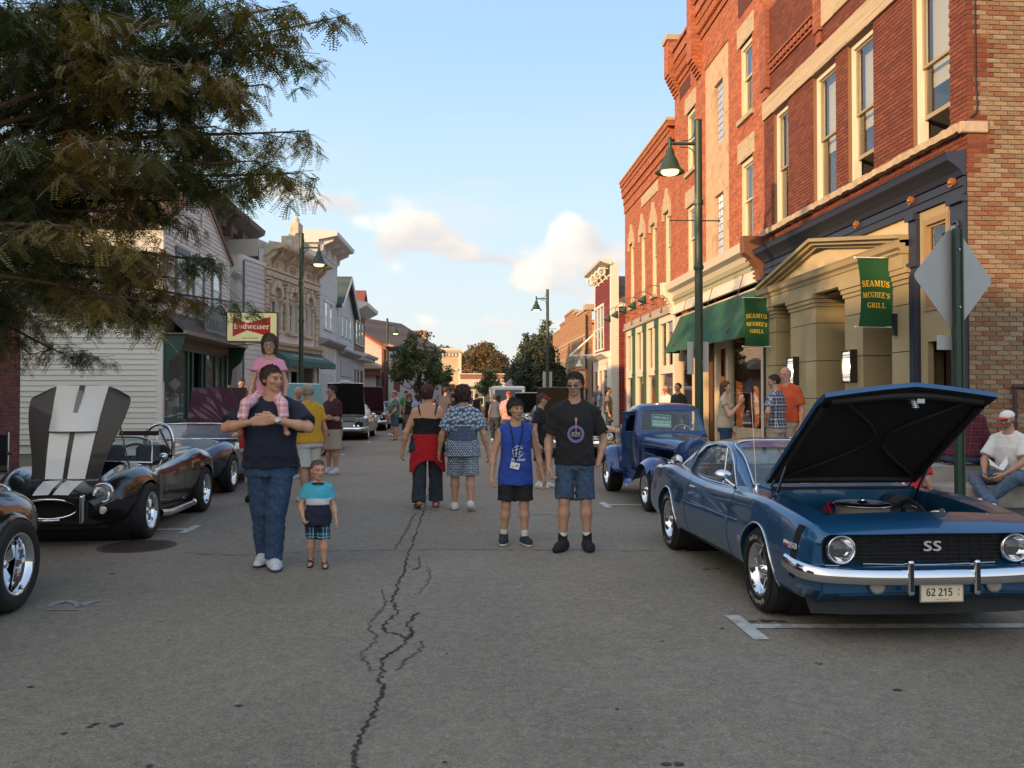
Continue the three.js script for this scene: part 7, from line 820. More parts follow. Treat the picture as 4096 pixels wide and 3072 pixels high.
for(const s of[1,-1]){obj('side_pipe',[tube([[0.72,0.24,s*0.80],[0.5,0.215,s*0.83],[-0.3,0.2,s*0.83],[-0.62,0.2,s*0.83]],0.045,30,12),zcyl(0.05,0.012,0,0,0).rotateY(PI/2).translate(-0.62,0.2,s*0.83)],CHROME,t);obj('side_vent',sideStrip(st,[[0.72,0.62],[0.72,0.42]],0.07,s,0.003,8),CARBLACK,t);obj('vent_louvre',[0,1,2].map((i)=>sideStrip(st,[[0.79,0.6-i*0.06],[0.66,0.6-i*0.06]],0.006,s,0.008,5)),STEEL,t);obj('door_gap',[sideTube(st,[[0.36,0.78],[0.34,0.5],[0.36,0.3]],0.004,s,-0.001),sideTube(st,[[-0.42,0.8],[-0.44,0.5],[-0.4,0.3]],0.004,s,-0.001),sideTube(st,[[0.36,0.3],[-0.4,0.3]],0.004,s,-0.001)],CARBLACK,t);const mr=grp('wing_mirror',t);obj('mirror_shell',new THREE.SphereGeometry(0.055,18,12).scale(1.1,0.85,1).translate(0.34,0.9,s*0.72),CHROME,mr);obj('mirror_stem',rod([0.36,0.8,s*0.68],[0.35,0.87,s*0.71],0.012),CHROME,mr);for(const x of[1.145,-1.145])wheel(t,[x,0.325,s*(x>0?0.735:0.755)],s,0.325,x>0?0.23:0.27,0.205,{spokes:5,dish:0.1});}
}
{ // second black roadster, only its tail quarter shows
const t=thing('black_hot_rod','black roadster cut off by the picture edge, chrome rear wheel and flared fender showing','car',[-4.02,0,-5.05],-PI/2+0.03);t.scale.setScalar(0.95);const st=roadsterStations.map((s)=>({x:s.x,p:s.p.map(([y,z])=>[y*0.98,z])}));roadsterBody(t,GLOSSBLACK,st);
const fl=[];for(let i=0;i<=20;i++){const a=lerp(-0.5,PI+0.2,i/20),r=[];for(let j=0;j<=6;j++){const b=j/6,rad=0.365+0.05*Math.sin(b*PI/2),z=0.80+0.11*Math.cos(b*PI/2);r.push([-1.145+rad*Math.cos(a),0.34+rad*Math.sin(a),-z]);}fl.push(r);}obj('fender_flare',grid(fl),GLOSSBLACK,t);obj('rear_pan',grid([0,1,2,3].map((i)=>[[-1.5,0.62-i*0.13,-0.80+i*0.03],[-1.8,0.6-i*0.13,-0.66+i*0.03],[-1.95,0.58-i*0.13,-0.4]])),GLOSSBLACK,t);
for(const s of[1,-1]){wheel(t,[1.145,0.325,s*0.735],s,0.325,0.23,0.205,{spokes:5});wheel(t,[-1.145,0.355,s*0.78],s,0.355,0.32,0.225,{spokes:5,dish:0.15});obj('exhaust_tip',[rod([-1.7,0.27,s*0.6],[-2.02,0.27,s*0.6],0.045,0.045,18),new THREE.TorusGeometry(0.045,0.008,8,20).rotateY(PI/2).translate(-2.02,0.27,s*0.6),new THREE.TorusGeometry(0.048,0.006,8,20).rotateY(PI/2).translate(-1.96,0.27,s*0.6)],CHROME,t);}obj('rear_bumper',tube([[-1.9,0.34,0.5],[-2.0,0.34,0],[-1.9,0.34,-0.5]],0.02,20,8),CHROME,t);obj('seat',[rbx(-0.68,-0.5,0.5,1.0,0.08,0.5,0.07),rbx(-0.68,-0.5,0.5,1.0,-0.5,-0.08,0.07)],INTERIOR,t);
}
// === dark blue roadster behind the striped one
{
const t=thing('blue_grey_convertible','dark blue convertible with a wide low windscreen, parked behind the striped roadster','car',[-4.55,0,-15.0],-PI/2+0.02),BL=paint(0.012,0.03,0.06,{metalness:0.5}),SIL=paint(0.10,0.12,0.14,{metalness:0.6});t.scale.setScalar(0.95);
const k=(s,dy)=>({x:s.x*1.12,p:s.p.map(([y,z])=>[y*1.0+dy*(y>0.5?1:0),z*1.02])}),st=roadsterStations.map((s)=>k(s,0.02));obj('body',geoOf(cut(loft(st,{nx:50,sub:4}),[...[1.28,-1.28].map((x)=>solid(zcyl(0.36,2.6,x,0.325,0,36))),solid(toCreasedNormals(new RoundedBoxGeometry(1.3,0.9,1.2,4,0.12).translate(-0.2,0.9,0),0.4))])),BL,t);obj('side_cove',[1,-1].map((s)=>sideStrip(st,[[0.75,0.5],[0.2,0.5],[-0.6,0.48]],0.14,s,0.004,16)),SIL,t);
const w=grp('windscreen',t);obj('screen_frame',[tube([[0.3,0.86,0.72],[0.22,1.1,0.68],[0.34,1.14,0.4],[0.4,1.15,0],[0.34,1.14,-0.4],[0.22,1.1,-0.68],[0.3,0.86,-0.72]],0.014,70,8),tube([[0.3,0.87,0.72],[0.6,0.88,0.5],[0.72,0.89,0],[0.6,0.88,-0.5],[0.3,0.87,-0.72]],0.012,40,6)],CHROME,w);obj('screen_glass',grid(Array.from({length:6},(_,i)=>Array.from({length:13},(_,j)=>{const a=i/5,z=(j/12-0.5)*2;return[lerp(0.3+0.42*(1-z**4),0.23+0.17*(1-z*z),a),lerp(0.87,1.13,a),z*lerp(0.715,0.68,a)];}))),CARGLASS,w);obj('dashboard',[rbx(0.3,0.5,0.7,0.86,-0.6,0.6,0.04),bx(-0.8,0.4,0.42,0.44,-0.6,0.6)],CARBLACK,t);obj('steering_wheel',new THREE.TorusGeometry(0.19,0.014,8,28).rotateY(PI/2).rotateZ(0.35).translate(0.1,0.92,-0.34),CARBLACK,t);obj('seat',[rbx(-0.8,-0.6,0.5,0.95,0.08,0.55,0.07),rbx(-0.8,-0.6,0.5,0.95,-0.55,-0.08,0.07)],INTERIOR,t);
for(const s of[1,-1]){const mr=grp('wing_mirror',t);obj('mirror_shell',new THREE.SphereGeometry(0.06,16,12).scale(1,0.85,1).translate(0.5,0.98,s*0.74),CHROME,mr);obj('mirror_stem',rod([0.5,0.86,s*0.7],[0.5,0.95,s*0.73],0.012),CHROME,mr);for(const x of[1.28,-1.28])wheel(t,[x,0.325,s*0.755],s,0.325,0.22,0.2,{spokes:5});headlight(t,1.78,0.6,s*0.54,0.08);}
}
{ // maroon hood of the car behind, seen over the convertible
const t=thing('maroon_hood_car','dark car with a raised purple maroon hood panel beyond the blue convertible','car',[-4.9,0,-18.8],-PI/2),MR=paint(0.055,0.010,0.03,{roughness:0.45,clearcoat:0.6}),st=roadsterStations.map((s)=>({x:s.x*1.1,p:s.p}));obj('body',geoOf(cut(loft(st,{nx:36,sub:3}),[...[1.26,-1.26].map((x)=>solid(zcyl(0.36,2.6,x,0.325,0,28))),solid(bx(0.6,1.6,0.5,1.3,-0.45,0.45))])),MR,t);const h=grp('hood',t);panel(h,(u,v)=>[1.55-u*0.18,0.75+u*1.0,(v-0.5)*1.25*(1-0.12*u)],10,10,-0.03,MR,CARBLACK);for(const s of[1,-1])for(const x of[1.26,-1.26])wheel(t,[x,0.325,s*0.755],s,0.325,0.22,0.2,{});obj('engine',rbx(0.7,1.5,0.45,0.7,-0.3,0.3,0.05),STEEL,t);t.position.x=-5.0;
}
// === blue thirties hot rod with its doors open
{
const t=thing('blue_hot_rod','metallic blue thirties hot rod coupe, doors open, with a sale card in the windscreen','car',[3.14,0,-12.34],-PI/2+0.03);t.scale.setScalar(0.875);const BL=paint(0.004,0.04,0.15,{metalness:0.5}),S=(x,y1,z1,zt,y0=0.42,z0=0.55)=>({x,p:[[y0,0],[y0,z0],[lerp(y0,0.95,0.5),lerp(z0,z1,0.7)],[1.0,z1],[1.14,z1-0.01],[lerp(1.14,y1,0.55),lerp(z1,zt,0.55)],[y1-0.06,zt],[y1-0.012,zt*0.6],[y1,0]]});
const cab=[S(-1.95,0.80,0.38,0.25,0.45,0.35),S(-1.6,1.12,0.56,0.38),S(-1.15,1.45,0.64,0.48),S(-0.75,1.62,0.66,0.51),S(-0.35,1.665,0.655,0.52),S(-0.1,1.65,0.645,0.515),S(0.0,1.60,0.64,0.51),S(0.14,1.16,0.63,0.58),S(0.24,1.12,0.60,0.5)];
const shell=loft(cab,{nx:44,sub:3}),inner=loft(cab.map((s)=>({x:s.x*0.97-0.012,p:s.p.map(([y,z],k)=>[k<2?y+0.04:y-0.04,Math.max(0,z-0.045)])})),{nx:40,sub:3});const side=(pts)=>solid(toCreasedNormals(extr(pts,3).translate(0,0,-1.5),0.5));
obj('cab',geoOf(cut(shell,[solid(inner),side([[0.02,0.50],[-0.78,0.50],[-0.8,1.12],[-0.76,1.5],[-0.12,1.52],[-0.02,1.2]]),side([[-0.92,1.18],[-0.9,1.46],[-1.1,1.40],[-1.3,1.2]]),solid(toCreasedNormals(extr([[1.2,-0.53],[1.2,0.53],[1.54,0.46],[1.54,-0.46]].map(([y,z])=>[z,y]),0.6).rotateY(PI/2).translate(-0.15,0,0),0.5))])),BL,t);
obj('windscreen',grid([[[0.13,1.19,0.55],[0.135,1.19,0],[0.13,1.19,-0.55]],[[-0.0,1.55,0.48],[0.005,1.55,0],[-0.0,1.55,-0.48]]]),CARGLASS,t);obj('interior',[rbx(-0.8,-0.55,0.5,1.1,-0.5,0.5,0.08),rbx(-0.55,-0.05,0.48,0.66,-0.5,0.5,0.06),bx(-0.9,0.05,0.44,0.47,-0.55,0.55),rbx(0.0,0.1,0.9,1.12,-0.52,0.52,0.04)],M(lin(0.02,0.025,0.05),0.8),t);obj('steering_wheel',new THREE.TorusGeometry(0.18,0.014,8,28).rotateY(PI/2).rotateZ(0.4).translate(-0.12,1.12,-0.28),STEEL,t);
// hood and cowl: tapering to the grille
const H=(x,y1,zt,zs,y0=0.5)=>({x,p:[[y0,0],[y0,zs-0.1],[y0+0.03,zs-0.02],[0.8,zs],[y1-0.14,zs],[y1-0.04,zt],[y1-0.005,zt*0.5],[y1,0]]});const hst=[H(0.15,1.17,0.50,0.585),H(0.6,1.15,0.42,0.50),H(1.1,1.12,0.34,0.40),H(1.5,1.09,0.26,0.31)];obj('hood',geoOf(cut(loft(hst,{nx:20,sub:3}),[solid(bx(0.42,1.42,0.3,0.93,-0.9,0.9))])),BL,t);obj('hood_moulding',[1,-1].map((s)=>tube([[0.16,0.985,s*0.592],[0.7,0.98,s*0.485],[1.46,0.955,s*0.325]],0.012,20,6)),BL,t);
obj('engine',[rbx(0.5,1.3,0.5,0.82,-0.22,0.22,0.05),rbx(0.5,1.3,0.7,0.8,0.2,0.34,0.03),rbx(0.5,1.3,0.7,0.8,-0.34,-0.2,0.03),...[0,1,2,3].flatMap((i)=>[1,-1].map((s)=>tube([[0.55+i*0.22,0.74,s*0.3],[0.5+i*0.22,0.66,s*0.42],[0.4+i*0.22,0.56,s*0.42]],0.028,10,8)))],CHROME,t);obj('exhaust_header',[1,-1].map((s)=>tube([[1.2,0.56,s*0.42],[0.6,0.52,s*0.43],[0.1,0.42,s*0.4]],0.035,16,8)),STEEL,t);
const gsh=new THREE.Shape();gsh.moveTo(0,0.48);gsh.quadraticCurveTo(-0.2,0.5,-0.2,0.8);gsh.quadraticCurveTo(-0.22,1.08,0,1.1);gsh.quadraticCurveTo(0.22,1.08,0.2,0.8);gsh.quadraticCurveTo(0.2,0.5,0,0.48);obj('grille_shell',new THREE.ExtrudeGeometry(gsh,{depth:0.1,bevelEnabled:true,bevelSize:0.03,bevelThickness:0.04,bevelSegments:4,curveSegments:20}).rotateY(PI/2).translate(1.5,0,0),BL,t);obj('grille_bar',Array.from({length:13},(_,i)=>rod([1.655,0.53,(i-6)*0.026],[1.645,1.04-0.012*Math.abs(i-6),(i-6)*0.026],0.005,0.005,5)),CHROME,t);
// fenders: front ones sweep back into the running boards
const fender=(path,w,s,nm)=>{const c=new THREE.CatmullRomCurve3(path.map(([x,y])=>new V3(x,y,0)),false,'centripetal'),rows=[];for(let i=0;i<=36;i++){const p=c.getPoint(i/36),tg=c.getTangent(i/36),n=new V3(-tg.y,tg.x,0);if(n.y<0&&i>4&&i<32)n.negate();const r=[];for(let j=0;j<=10;j++){const b=(j/10-0.5)*2,dd=-0.11*Math.pow(Math.abs(b),2.4);r.push([p.x+n.x*dd,p.y+n.y*dd,s*(0.64+b*w*(i>30?1:1))]);}rows.push(r);}obj(nm,grid(rows),BL,t);};
for(const s of[1,-1]){fender([[1.92,0.50],[1.86,0.66],[1.68,0.80],[1.42,0.845],[1.15,0.78],[0.9,0.60],[0.6,0.44],[0.2,0.40],[-0.6,0.40]],0.21,s,'front_fender');fender([[-0.6,0.40],[-0.85,0.44],[-1.0,0.66],[-1.25,0.84],[-1.5,0.86],[-1.8,0.72],[-1.98,0.46]],0.23,s,'rear_fender');wheel(t,[1.42,0.335,s*0.70],s,0.335,0.21,0.205,{spokes:5,dish:0.06});wheel(t,[-1.42,0.36,s*0.68],s,0.36,0.28,0.205,{spokes:5,dish:0.1});const q=grp('headlight',t);obj('bucket',lathe([[0.0,-0.16],[0.06,-0.13],[0.09,-0.05],[0.095,0]],24).rotateZ(-PI/2).translate(1.68,0.80,s*0.36),CHROME,q);obj('lens',new THREE.SphereGeometry(0.1,20,10,0,2*PI,0,1.2).rotateZ(-PI/2).translate(1.635,0.80,s*0.36),LENS,q);obj('head_bar',rod([1.6,0.72,s*0.2],[1.62,0.74,s*0.4],0.016),CHROME,q);obj('side_mirror',new THREE.SphereGeometry(0.055,14,10).scale(1.2,1,0.9).translate(1.75,0.58,s*0.86),CHROME,t);t.children.pop();
// open doors, hinged at the rear edge
const d=grp('door',t);d.position.set(-0.8,0,s*0.645);d.rotation.y=s*1.15;const sh=new THREE.Shape();sh.moveTo(0,0.5);sh.lineTo(0.8,0.5);sh.lineTo(0.84,1.12);sh.lineTo(0.8,1.2);sh.lineTo(0.7,1.52);sh.lineTo(0.02,1.5);sh.closePath();const ho=new THREE.Path();ho.moveTo(0.07,1.14);ho.lineTo(0.06,1.44);ho.lineTo(0.65,1.46);ho.lineTo(0.74,1.16);ho.closePath();sh.holes.push(ho);obj('door_panel',new THREE.ExtrudeGeometry(sh,{depth:0.05,bevelEnabled:true,bevelSize:0.008,bevelThickness:0.008,bevelSegments:2}).translate(0,0,-0.025),BL,d);obj('door_trim',bx(0.06,0.76,0.56,1.08,s>0?-0.04:0.033,s>0?-0.033:0.04),M(lin(0.03,0.04,0.08),0.8),d);obj('door_handle',rod([0.62,1.06,s*0.05],[0.76,1.06,s*0.05],0.012),CHROME,d);obj('door_hinge',[bx(-0.03,0.02,0.62,0.7,-0.03,0.03),bx(-0.03,0.02,1.2,1.28,-0.03,0.03)],CHROME,d);
obj('flame_graphic',[0,1,2].map((i)=>tube([[0.16,0.66+i*0.09,s*0.605],[-0.0,0.7+i*0.1,s*0.615],[-0.06,0.66+i*0.1,s*0.62]],0.006,10,4)),paint(0.1,0.16,0.4),t);}
obj('running_gear',[rod([1.42,0.33,-0.6],[1.42,0.33,0.6],0.035),bx(-1.5,1.5,0.4,0.48,0.25,0.33),bx(-1.5,1.5,0.4,0.48,-0.33,-0.25)],CARBLACK,t);
const sale=thing('sale_card','pale green FOR SALE card behind the windscreen of the blue hot rod','card',[3.14-0.2,1.05,-12.34+0.0],0.03);const tx=canvas(256,176,(c)=>{c.fillStyle='#9cc7b0';c.fillRect(0,0,256,176);c.fillStyle='#3d6f62';c.fillRect(8,8,240,74);c.fillStyle='#d8e6d8';c.font='bold 46px sans-serif';c.textAlign='center';c.save();c.translate(128,62);c.scale(0.98,1);c.fillText('FOR SALE',0,0);c.restore();c.strokeStyle='#3d6f62';c.lineWidth=4;for(const x of[10,92,174]){c.fillStyle='#c4ddcc';c.fillRect(x,90,72,26);c.strokeRect(x,90,72,26);}c.fillStyle='#c4ddcc';c.fillRect(10,126,236,38);c.strokeRect(10,126,236,38);});const cd=new THREE.PlaneGeometry(0.30,0.20).rotateX(-0.36).rotateZ(-0.07);obj('card',cd,M(lin(1,1,1),0.7,0,{map:tx}),sale);
sale.position.set(3.14-0.02-0.1,1.19,-12.35+0.03);
}
// === closed cars further off: one builder
function sedan(name,label,pos,turn,sc,o){
const t=thing(name,label,'car',pos,turn);t.scale.setScalar(sc);const body=o.paint,L0=o.rear??-2.5,L1=o.front??2.4,wb=o.wb??1.45,w=o.w??0.93,bl=o.belt??0.92,hy=o.hood??0.95,S=(x,k,top,bot=0.24)=>({x,p:[[bot,0],[bot,0.7],[bot+0.03,w*k-0.06],[0.45,w*k],[0.62,w*k+0.005],[top-0.12,w*k-0.015],[top-0.03,w*k-0.06],[top,w*k-0.2],[top+0.015,0.35],[top+0.02,0]]}),st=[S(L0,0.9,bl-0.12,0.4),S(L0+0.15,0.96,bl-0.03,0.34),S(-wb,1,bl),S(-0.5,0.99,bl-0.01),S(0.5,0.99,bl),S(wb,1,hy),S(L1-0.2,0.985,hy-0.05,0.3),S(L1,0.95,hy-(o.drop??0.1),0.36)];
const cuts=[...[wb,-wb].map((x)=>solid(zcyl(0.37,2.8,x,0.33,0,28))),solid(bx(-1.2,0.5,0.5,1.4,-w+0.2,w-0.2))];if(o.hoodUp)cuts.push(solid(bx(0.95,L1-0.32,0.5,1.4,-w+0.26,w-0.26)));cuts.push(solid(new RoundedBoxGeometry(0.3,0.24,1.65,3,0.05).translate(L1+0.06,0.66,0)));obj('body',geoOf(cut(loft(st,{nx:40,sub:3}),cuts)),body,t);obj('underbody',[bx(L0+0.3,L1-0.3,0.2,0.26,-0.6,0.6),...[wb,-wb].map((x)=>new THREE.CylinderGeometry(0.368,0.368,1.5,24,1,true).rotateX(PI/2).translate(x,0.33,0))],CARBLACK,t);if(o.lower)for(const s of[1,-1])obj('side_panel',sideStrip(st,[[L1-0.3,0.52],[0,0.5],[L0+0.3,0.52]],0.13,s,0.004),o.lower,t);
const rt=o.roofY??1.42,gs=(x,y1,z1)=>({x,p:[[bl-0.03,0],[bl-0.03,w-0.18],[lerp(bl,y1,0.4),lerp(w-0.18,z1,0.4)],[lerp(bl,y1,0.85),lerp(w-0.18,z1,0.85)],[y1-0.012,z1-0.06],[y1+0.02,z1*0.5],[y1+0.025,0]]}),zr=w-0.33;greenhouse(t,[gs(-1.7,bl+0.03,zr+0.1),gs(-1.3,lerp(bl,rt,0.7),zr+0.04),gs(-0.9,rt-0.02,zr),gs(-0.4,rt,zr),gs(-0.05,rt-0.015,zr),gs(0.2,lerp(bl,rt,0.68),zr+0.05),gs(0.62,bl+0.02,zr+0.12)],{nx:24,cx:-0.5,mat:o.roofPaint||body,sides:[[[0.38,bl+0.03],[0.06,rt-0.1],[-0.08,rt-0.05],[-0.5,rt-0.045],[-0.5,bl+0.03]],[[-0.56,bl+0.03],[-0.56,rt-0.045],[-0.9,rt-0.06],[-1.2,rt-0.2],[-1.3,bl+0.03]]],ends:[{front:true,x:-0.3,len:1.2,shape:[[bl+0.04,-w+0.27],[bl+0.04,w-0.27],[rt-0.05,zr-0.07],[rt-0.05,-zr+0.07]]},{front:false,x:-0.9,len:1,shape:[[bl+0.08,-w+0.34],[bl+0.08,w-0.34],[rt-0.06,zr-0.1],[rt-0.06,-zr+0.1]]}]});
obj('seat',[rbx(-0.7,-0.5,0.5,1.1,-w+0.25,w-0.25,0.08),rbx(-1.2,-1.0,0.5,1.05,-w+0.25,w-0.25,0.08)],INTERIOR,t);obj('window_trim',[tube([[0.62,bl+0.035,w-0.24],[-0.04,rt+0.0,zr-0.04],[-0.05,rt+0.015,0],[-0.04,rt,-zr+0.04],[0.62,bl+0.035,-w+0.24]],0.012,60,5)],CHROME,t);
const gr=grp('grille',t);obj('grille_back',bx(L1-0.09,L1-0.08,0.54,0.78,-0.82,0.82),CARBLACK,gr);obj('grille_bar',Array.from({length:o.bars??5},(_,i)=>rod([L1-0.03,0.57+i*0.2/(o.bars??5),-0.5],[L1-0.03,0.57+i*0.2/(o.bars??5),0.5],0.01,0.01,5)),CHROME,gr);
const bp=[[L1-0.45,0.5,w+0.02],[L1-0.1,0.49,w+0.01],[L1+0.08,0.47,w-0.25],[L1+0.12,0.46,0]],fb=[...bp,...bp.slice(0,-1).reverse().map(([x,y,z])=>[x,y,-z])];obj('front_bumper',tube(fb,1,60,12).scale(1,1,1),CHROME,t);{const b=t.children[t.children.length-1];const c=new THREE.CatmullRomCurve3(fb.map(v3),false,'centripetal'),rows=[];for(const[a,q]of[[-0.03,-0.075],[0.025,-0.06],[0.035,0],[0.02,0.06],[-0.03,0.07]])rows.push(Array.from({length:61},(_,i)=>{const p=c.getPoint(i/60),k=Math.hypot(p.x,p.z);return[p.x+a*0.9,p.y+q,p.z+a*p.z/k];}));b.geometry=grid(rows);}
for(const s of[1,-1]){const zs=o.quad?[0.56,0.74]:[0.66];for(const z of zs)headlight(t,L1+(o.lightX??-0.01),o.lightY??0.66,s*z,o.quad?0.072:0.088);if(o.quad)obj('turn_lamp',[lathe([[0,0.02],[0.07,0.01],[0.08,-0.02]],20).rotateZ(-PI/2).translate(L1+0.02,0.56,s*0.45),lathe([[0,0.02],[0.06,0.01],[0.07,-0.02]],20).rotateZ(-PI/2).translate(L1+0.02,0.56,s*0.62)],CHROME,t);const mr=grp('wing_mirror',t);obj('mirror_shell',new THREE.SphereGeometry(1,16,12).scale(0.06,0.06,0.1).translate(0.5,bl+0.1,s*(w+0.06)),o.mirror||CHROME,mr);obj('mirror_stem',rod([0.52,bl-0.02,s*(w-0.06)],[0.5,bl+0.06,s*(w+0.02)],0.02),o.mirror||CHROME,mr);obj('door_gap',[sideTube(st,[[0.62,bl-0.06],[0.62,0.32]],0.004,s,-0.001),sideTube(st,[[-0.52,bl-0.06],[-0.52,0.32]],0.004,s,-0.001)],CARBLACK,t);obj('side_moulding',sideTube(st,[[L1-0.4,0.7],[0,0.68],[L0+0.3,0.72]],0.009,s,0.004),o.trim||CHROME,t);for(const x of[wb,-wb])wheel(t,[x,0.335,s*(w-0.14)],s,0.335,0.21,0.2,o.wheel||{});}
if(o.hoodUp){const h=grp('hood',t),a=o.hoodAngle??0.95,Lh=L1-1.0,W=w-0.24;panel(h,(u,v)=>[0.85+u*Lh*Math.cos(a),hy+0.02+u*Lh*Math.sin(a)+0.03*Math.cos((v-0.5)*PI)*(1-u*0.4),(v-0.5)*2*W],8,12,0.04,o.hoodPaint||body,o.hoodUnder||MATTE);obj('engine',[rbx(1.1,1.8,0.5,0.76,-0.28,0.28,0.05),cyl(0.19,0.09,24).translate(1.4,0.84,0),rbx(L1-0.42,L1-0.35,0.5,0.86,-0.5,0.5,0.02)],STEEL,t);if(o.scoop)obj('hood_scoop',rbx(0,0.4,0,0.06,-0.2,0.2,0.03).rotateZ(a).translate(0.85+Lh*0.8*Math.cos(a),hy+0.02+Lh*0.8*Math.sin(a),0),o.hoodPaint||body,h);}
return t;
}
sedan('light_blue_coupe','light blue sixties coupe with its hood raised behind the man in maroon',[-4.5,0,-24.1],-PI/2+0.04,0.95,{paint:paint(0.10,0.27,0.42,{metalness:0.2}),hoodUp:true,hoodUnder:M(lin(0.10,0.27,0.42),0.5),hoodAngle:0.85,roofY:1.32,wheel:{spokes:5}});
sedan('finned_sedan','teal and silver fifties sedan with quad headlights, white roof and open hood',[-4.3,0,-32.4],-PI/2+0.01,0.9,{paint:paint(0.22,0.24,0.22,{metalness:0.6}),lower:paint(0.03,0.12,0.11),roofPaint:P(lin(0.62,0.62,0.60),{roughness:0.3,clearcoat:1}),hoodUp:true,hoodPaint:P(lin(0.62,0.62,0.60),{roughness:0.3,clearcoat:1}),hoodAngle:1.0,quad:true,lightY:0.83,bars:5,w:0.97,roofY:1.45,hood:1.0,drop:0.06,scoop:true,front:2.55,wheel:{white:true}});
sedan('maroon_sedan','maroon sedan with a tall raised dark red hood beyond the finned sedan',[-4.4,0,-41.0],-PI/2,0.92,{paint:paint(0.07,0.006,0.012),hoodUp:true,hoodUnder:M(lin(0.04,0.005,0.01),0.6),hoodAngle:1.15,quad:true,lightY:0.72,w:0.97});
sedan('grey_sedan','far grey blue sedan parked beyond the maroon one',[-4.3,0,-52],-PI/2,0.92,{paint:paint(0.08,0.13,0.18)});
sedan('silver_sedan','silver gold modern sedan parked behind the man in black',[3.12,0,-22.4],-PI/2,0.88,{paint:paint(0.40,0.36,0.30,{metalness:0.7}),belt:0.95,roofY:1.46,mirror:paint(0.07,0.06,0.04),trim:paint(0.3,0.27,0.22),front:2.25,rear:-2.3,wb:1.35});
sedan('dark_blue_car','dark blue car with black lined hood open behind the boy in the red cap',[3.2,0,-29.4],-PI/2,0.9,{paint:paint(0.03,0.07,0.2),hoodUp:true,hoodAngle:0.95,hoodPaint:paint(0.02,0.03,0.06),wheel:{spokes:5}});
sedan('black_hood_car','pale car with an open black hood beyond the dark blue one',[3.0,0,-38],-PI/2,0.9,{paint:P(lin(0.5,0.5,0.5),{roughness:0.3,clearcoat:1}),hoodUp:true,hoodAngle:0.8});
{ // white van
const t=thing('white_van','white van parked far down the sunny side','van',[2.6,0,-47],-PI/2),W=P(lin(0.6,0.6,0.58),{roughness:0.35,clearcoat:0.6});obj('body',[rbx(-2.6,1.4,0.3,2.2,-0.95,0.95,0.12,3),rbx(1.2,2.2,0.3,1.15,-0.93,0.93,0.12,3),extr([[1.35,1.1],[2.0,1.1],[1.35,2.1]],1.7).translate(0,0,-0.85)],W,t);obj('windscreen',grid([[[1.99,1.16,0.78],[1.99,1.16,-0.78]],[[1.44,2.0,0.74],[1.44,2.0,-0.74]]]).translate(0.02,0.01,0),NIGHTGLASS,t);obj('bumper',rbx(2.1,2.3,0.35,0.55,-0.95,0.95,0.05),STEEL,t);for(const s of[1,-1]){headlight(t,2.21,0.8,s*0.7,0.09);for(const x of[1.5,-1.7])wheel(t,[x,0.35,s*0.86],s,0.35,0.22,0.2,{});}
}
// ---------- people: smooth fields meshed with surface nets
const capF=(a,b,ra,rb)=>{const bx_=b[0]-a[0],by=b[1]-a[1],bz=b[2]-a[2],L=bx_*bx_+by*by+bz*bz||1e-9,m=Math.max(ra,rb);return{f:(x,y,z)=>{const px=x-a[0],py=y-a[1],pz=z-a[2],t=clamp((px*bx_+py*by+pz*bz)/L,0,1),qx=px-t*bx_,qy=py-t*by,qz=pz-t*bz;return Math.sqrt(qx*qx+qy*qy+qz*qz)-(ra+(rb-ra)*t);},box:[Math.min(a[0],b[0])-m,Math.min(a[1],b[1])-m,Math.min(a[2],b[2])-m,Math.max(a[0],b[0])+m,Math.max(a[1],b[1])+m,Math.max(a[2],b[2])+m]};};
const ellF=(c,r)=>({f:(x,y,z)=>{const a=(x-c[0])/r[0],b=(y-c[1])/r[1],d=(z-c[2])/r[2],k0=Math.sqrt(a*a+b*b+d*d),k1=Math.sqrt((a/r[0])**2+(b/r[1])**2+(d/r[2])**2);return k1<1e-9?-Math.min(...r):k0*(k0-1)/k1;},box:[c[0]-r[0],c[1]-r[1],c[2]-r[2],c[0]+r[0],c[1]+r[1],c[2]+r[2]]});
const neg=(p)=>({...p,neg:true});
// keeps the part of a primitive on the side of the plane through o that n points away from
const clipF=(p,o,n)=>({...p,f:(x,y,z)=>Math.max(p.f(x,y,z),(x-o[0])*n[0]+(y-o[1])*n[1]+(z-o[2])*n[2])});
// elliptical trunk: rows [y, half width, half depth, z centre]
const trunkF=(rows,lean=[0,0])=>{const y0=rows[0][0],y1=rows[rows.length-1][0],A=Math.max(...rows.map((r)=>r[1]))+0.02,B=Math.max(...rows.map((r)=>r[2]+Math.abs(r[3]||0)))+0.02;return{f:(x,y,z)=>{const q=clamp(y,y0,y1);let i=0;while(i<rows.length-2&&q>rows[i+1][0])i++;let t=(q-rows[i][0])/(rows[i+1][0]-rows[i][0]);t=t*t*(3-2*t)*0.5+t*0.5;const a=lerp(rows[i][1],rows[i+1][1],t),b=lerp(rows[i][2],rows[i+1][2],t),k=q-y0,dx=x-lean[0]*k,dz=z-lerp(rows[i][3]||0,rows[i+1][3]||0,t)-lean[1]*k,e=Math.pow(Math.abs(dx/a),2.3)+Math.pow(Math.abs(dz/b),2.3);return Math.max((Math.pow(e,1/2.3)-1)*Math.min(a,b),y0-y,y-y1);},box:[-A-Math.abs(lean[0]*(y1-y0)),y0,-B-Math.abs(lean[1]*(y1-y0)),A+Math.abs(lean[0]*(y1-y0)),y1,B+Math.abs(lean[1]*(y1-y0))]};};
function smin(a,b,k){const h=Math.max(0,k-Math.abs(a-b))/k;return Math.min(a,b)-h*h*k*0.25;}
const fieldAt=(prims,k)=>(x,y,z)=>{let v=9;for(const p of prims){const d=p.f(x,y,z);v=p.neg?Math.max(v,-d):smin(v,d,k);}return v;};
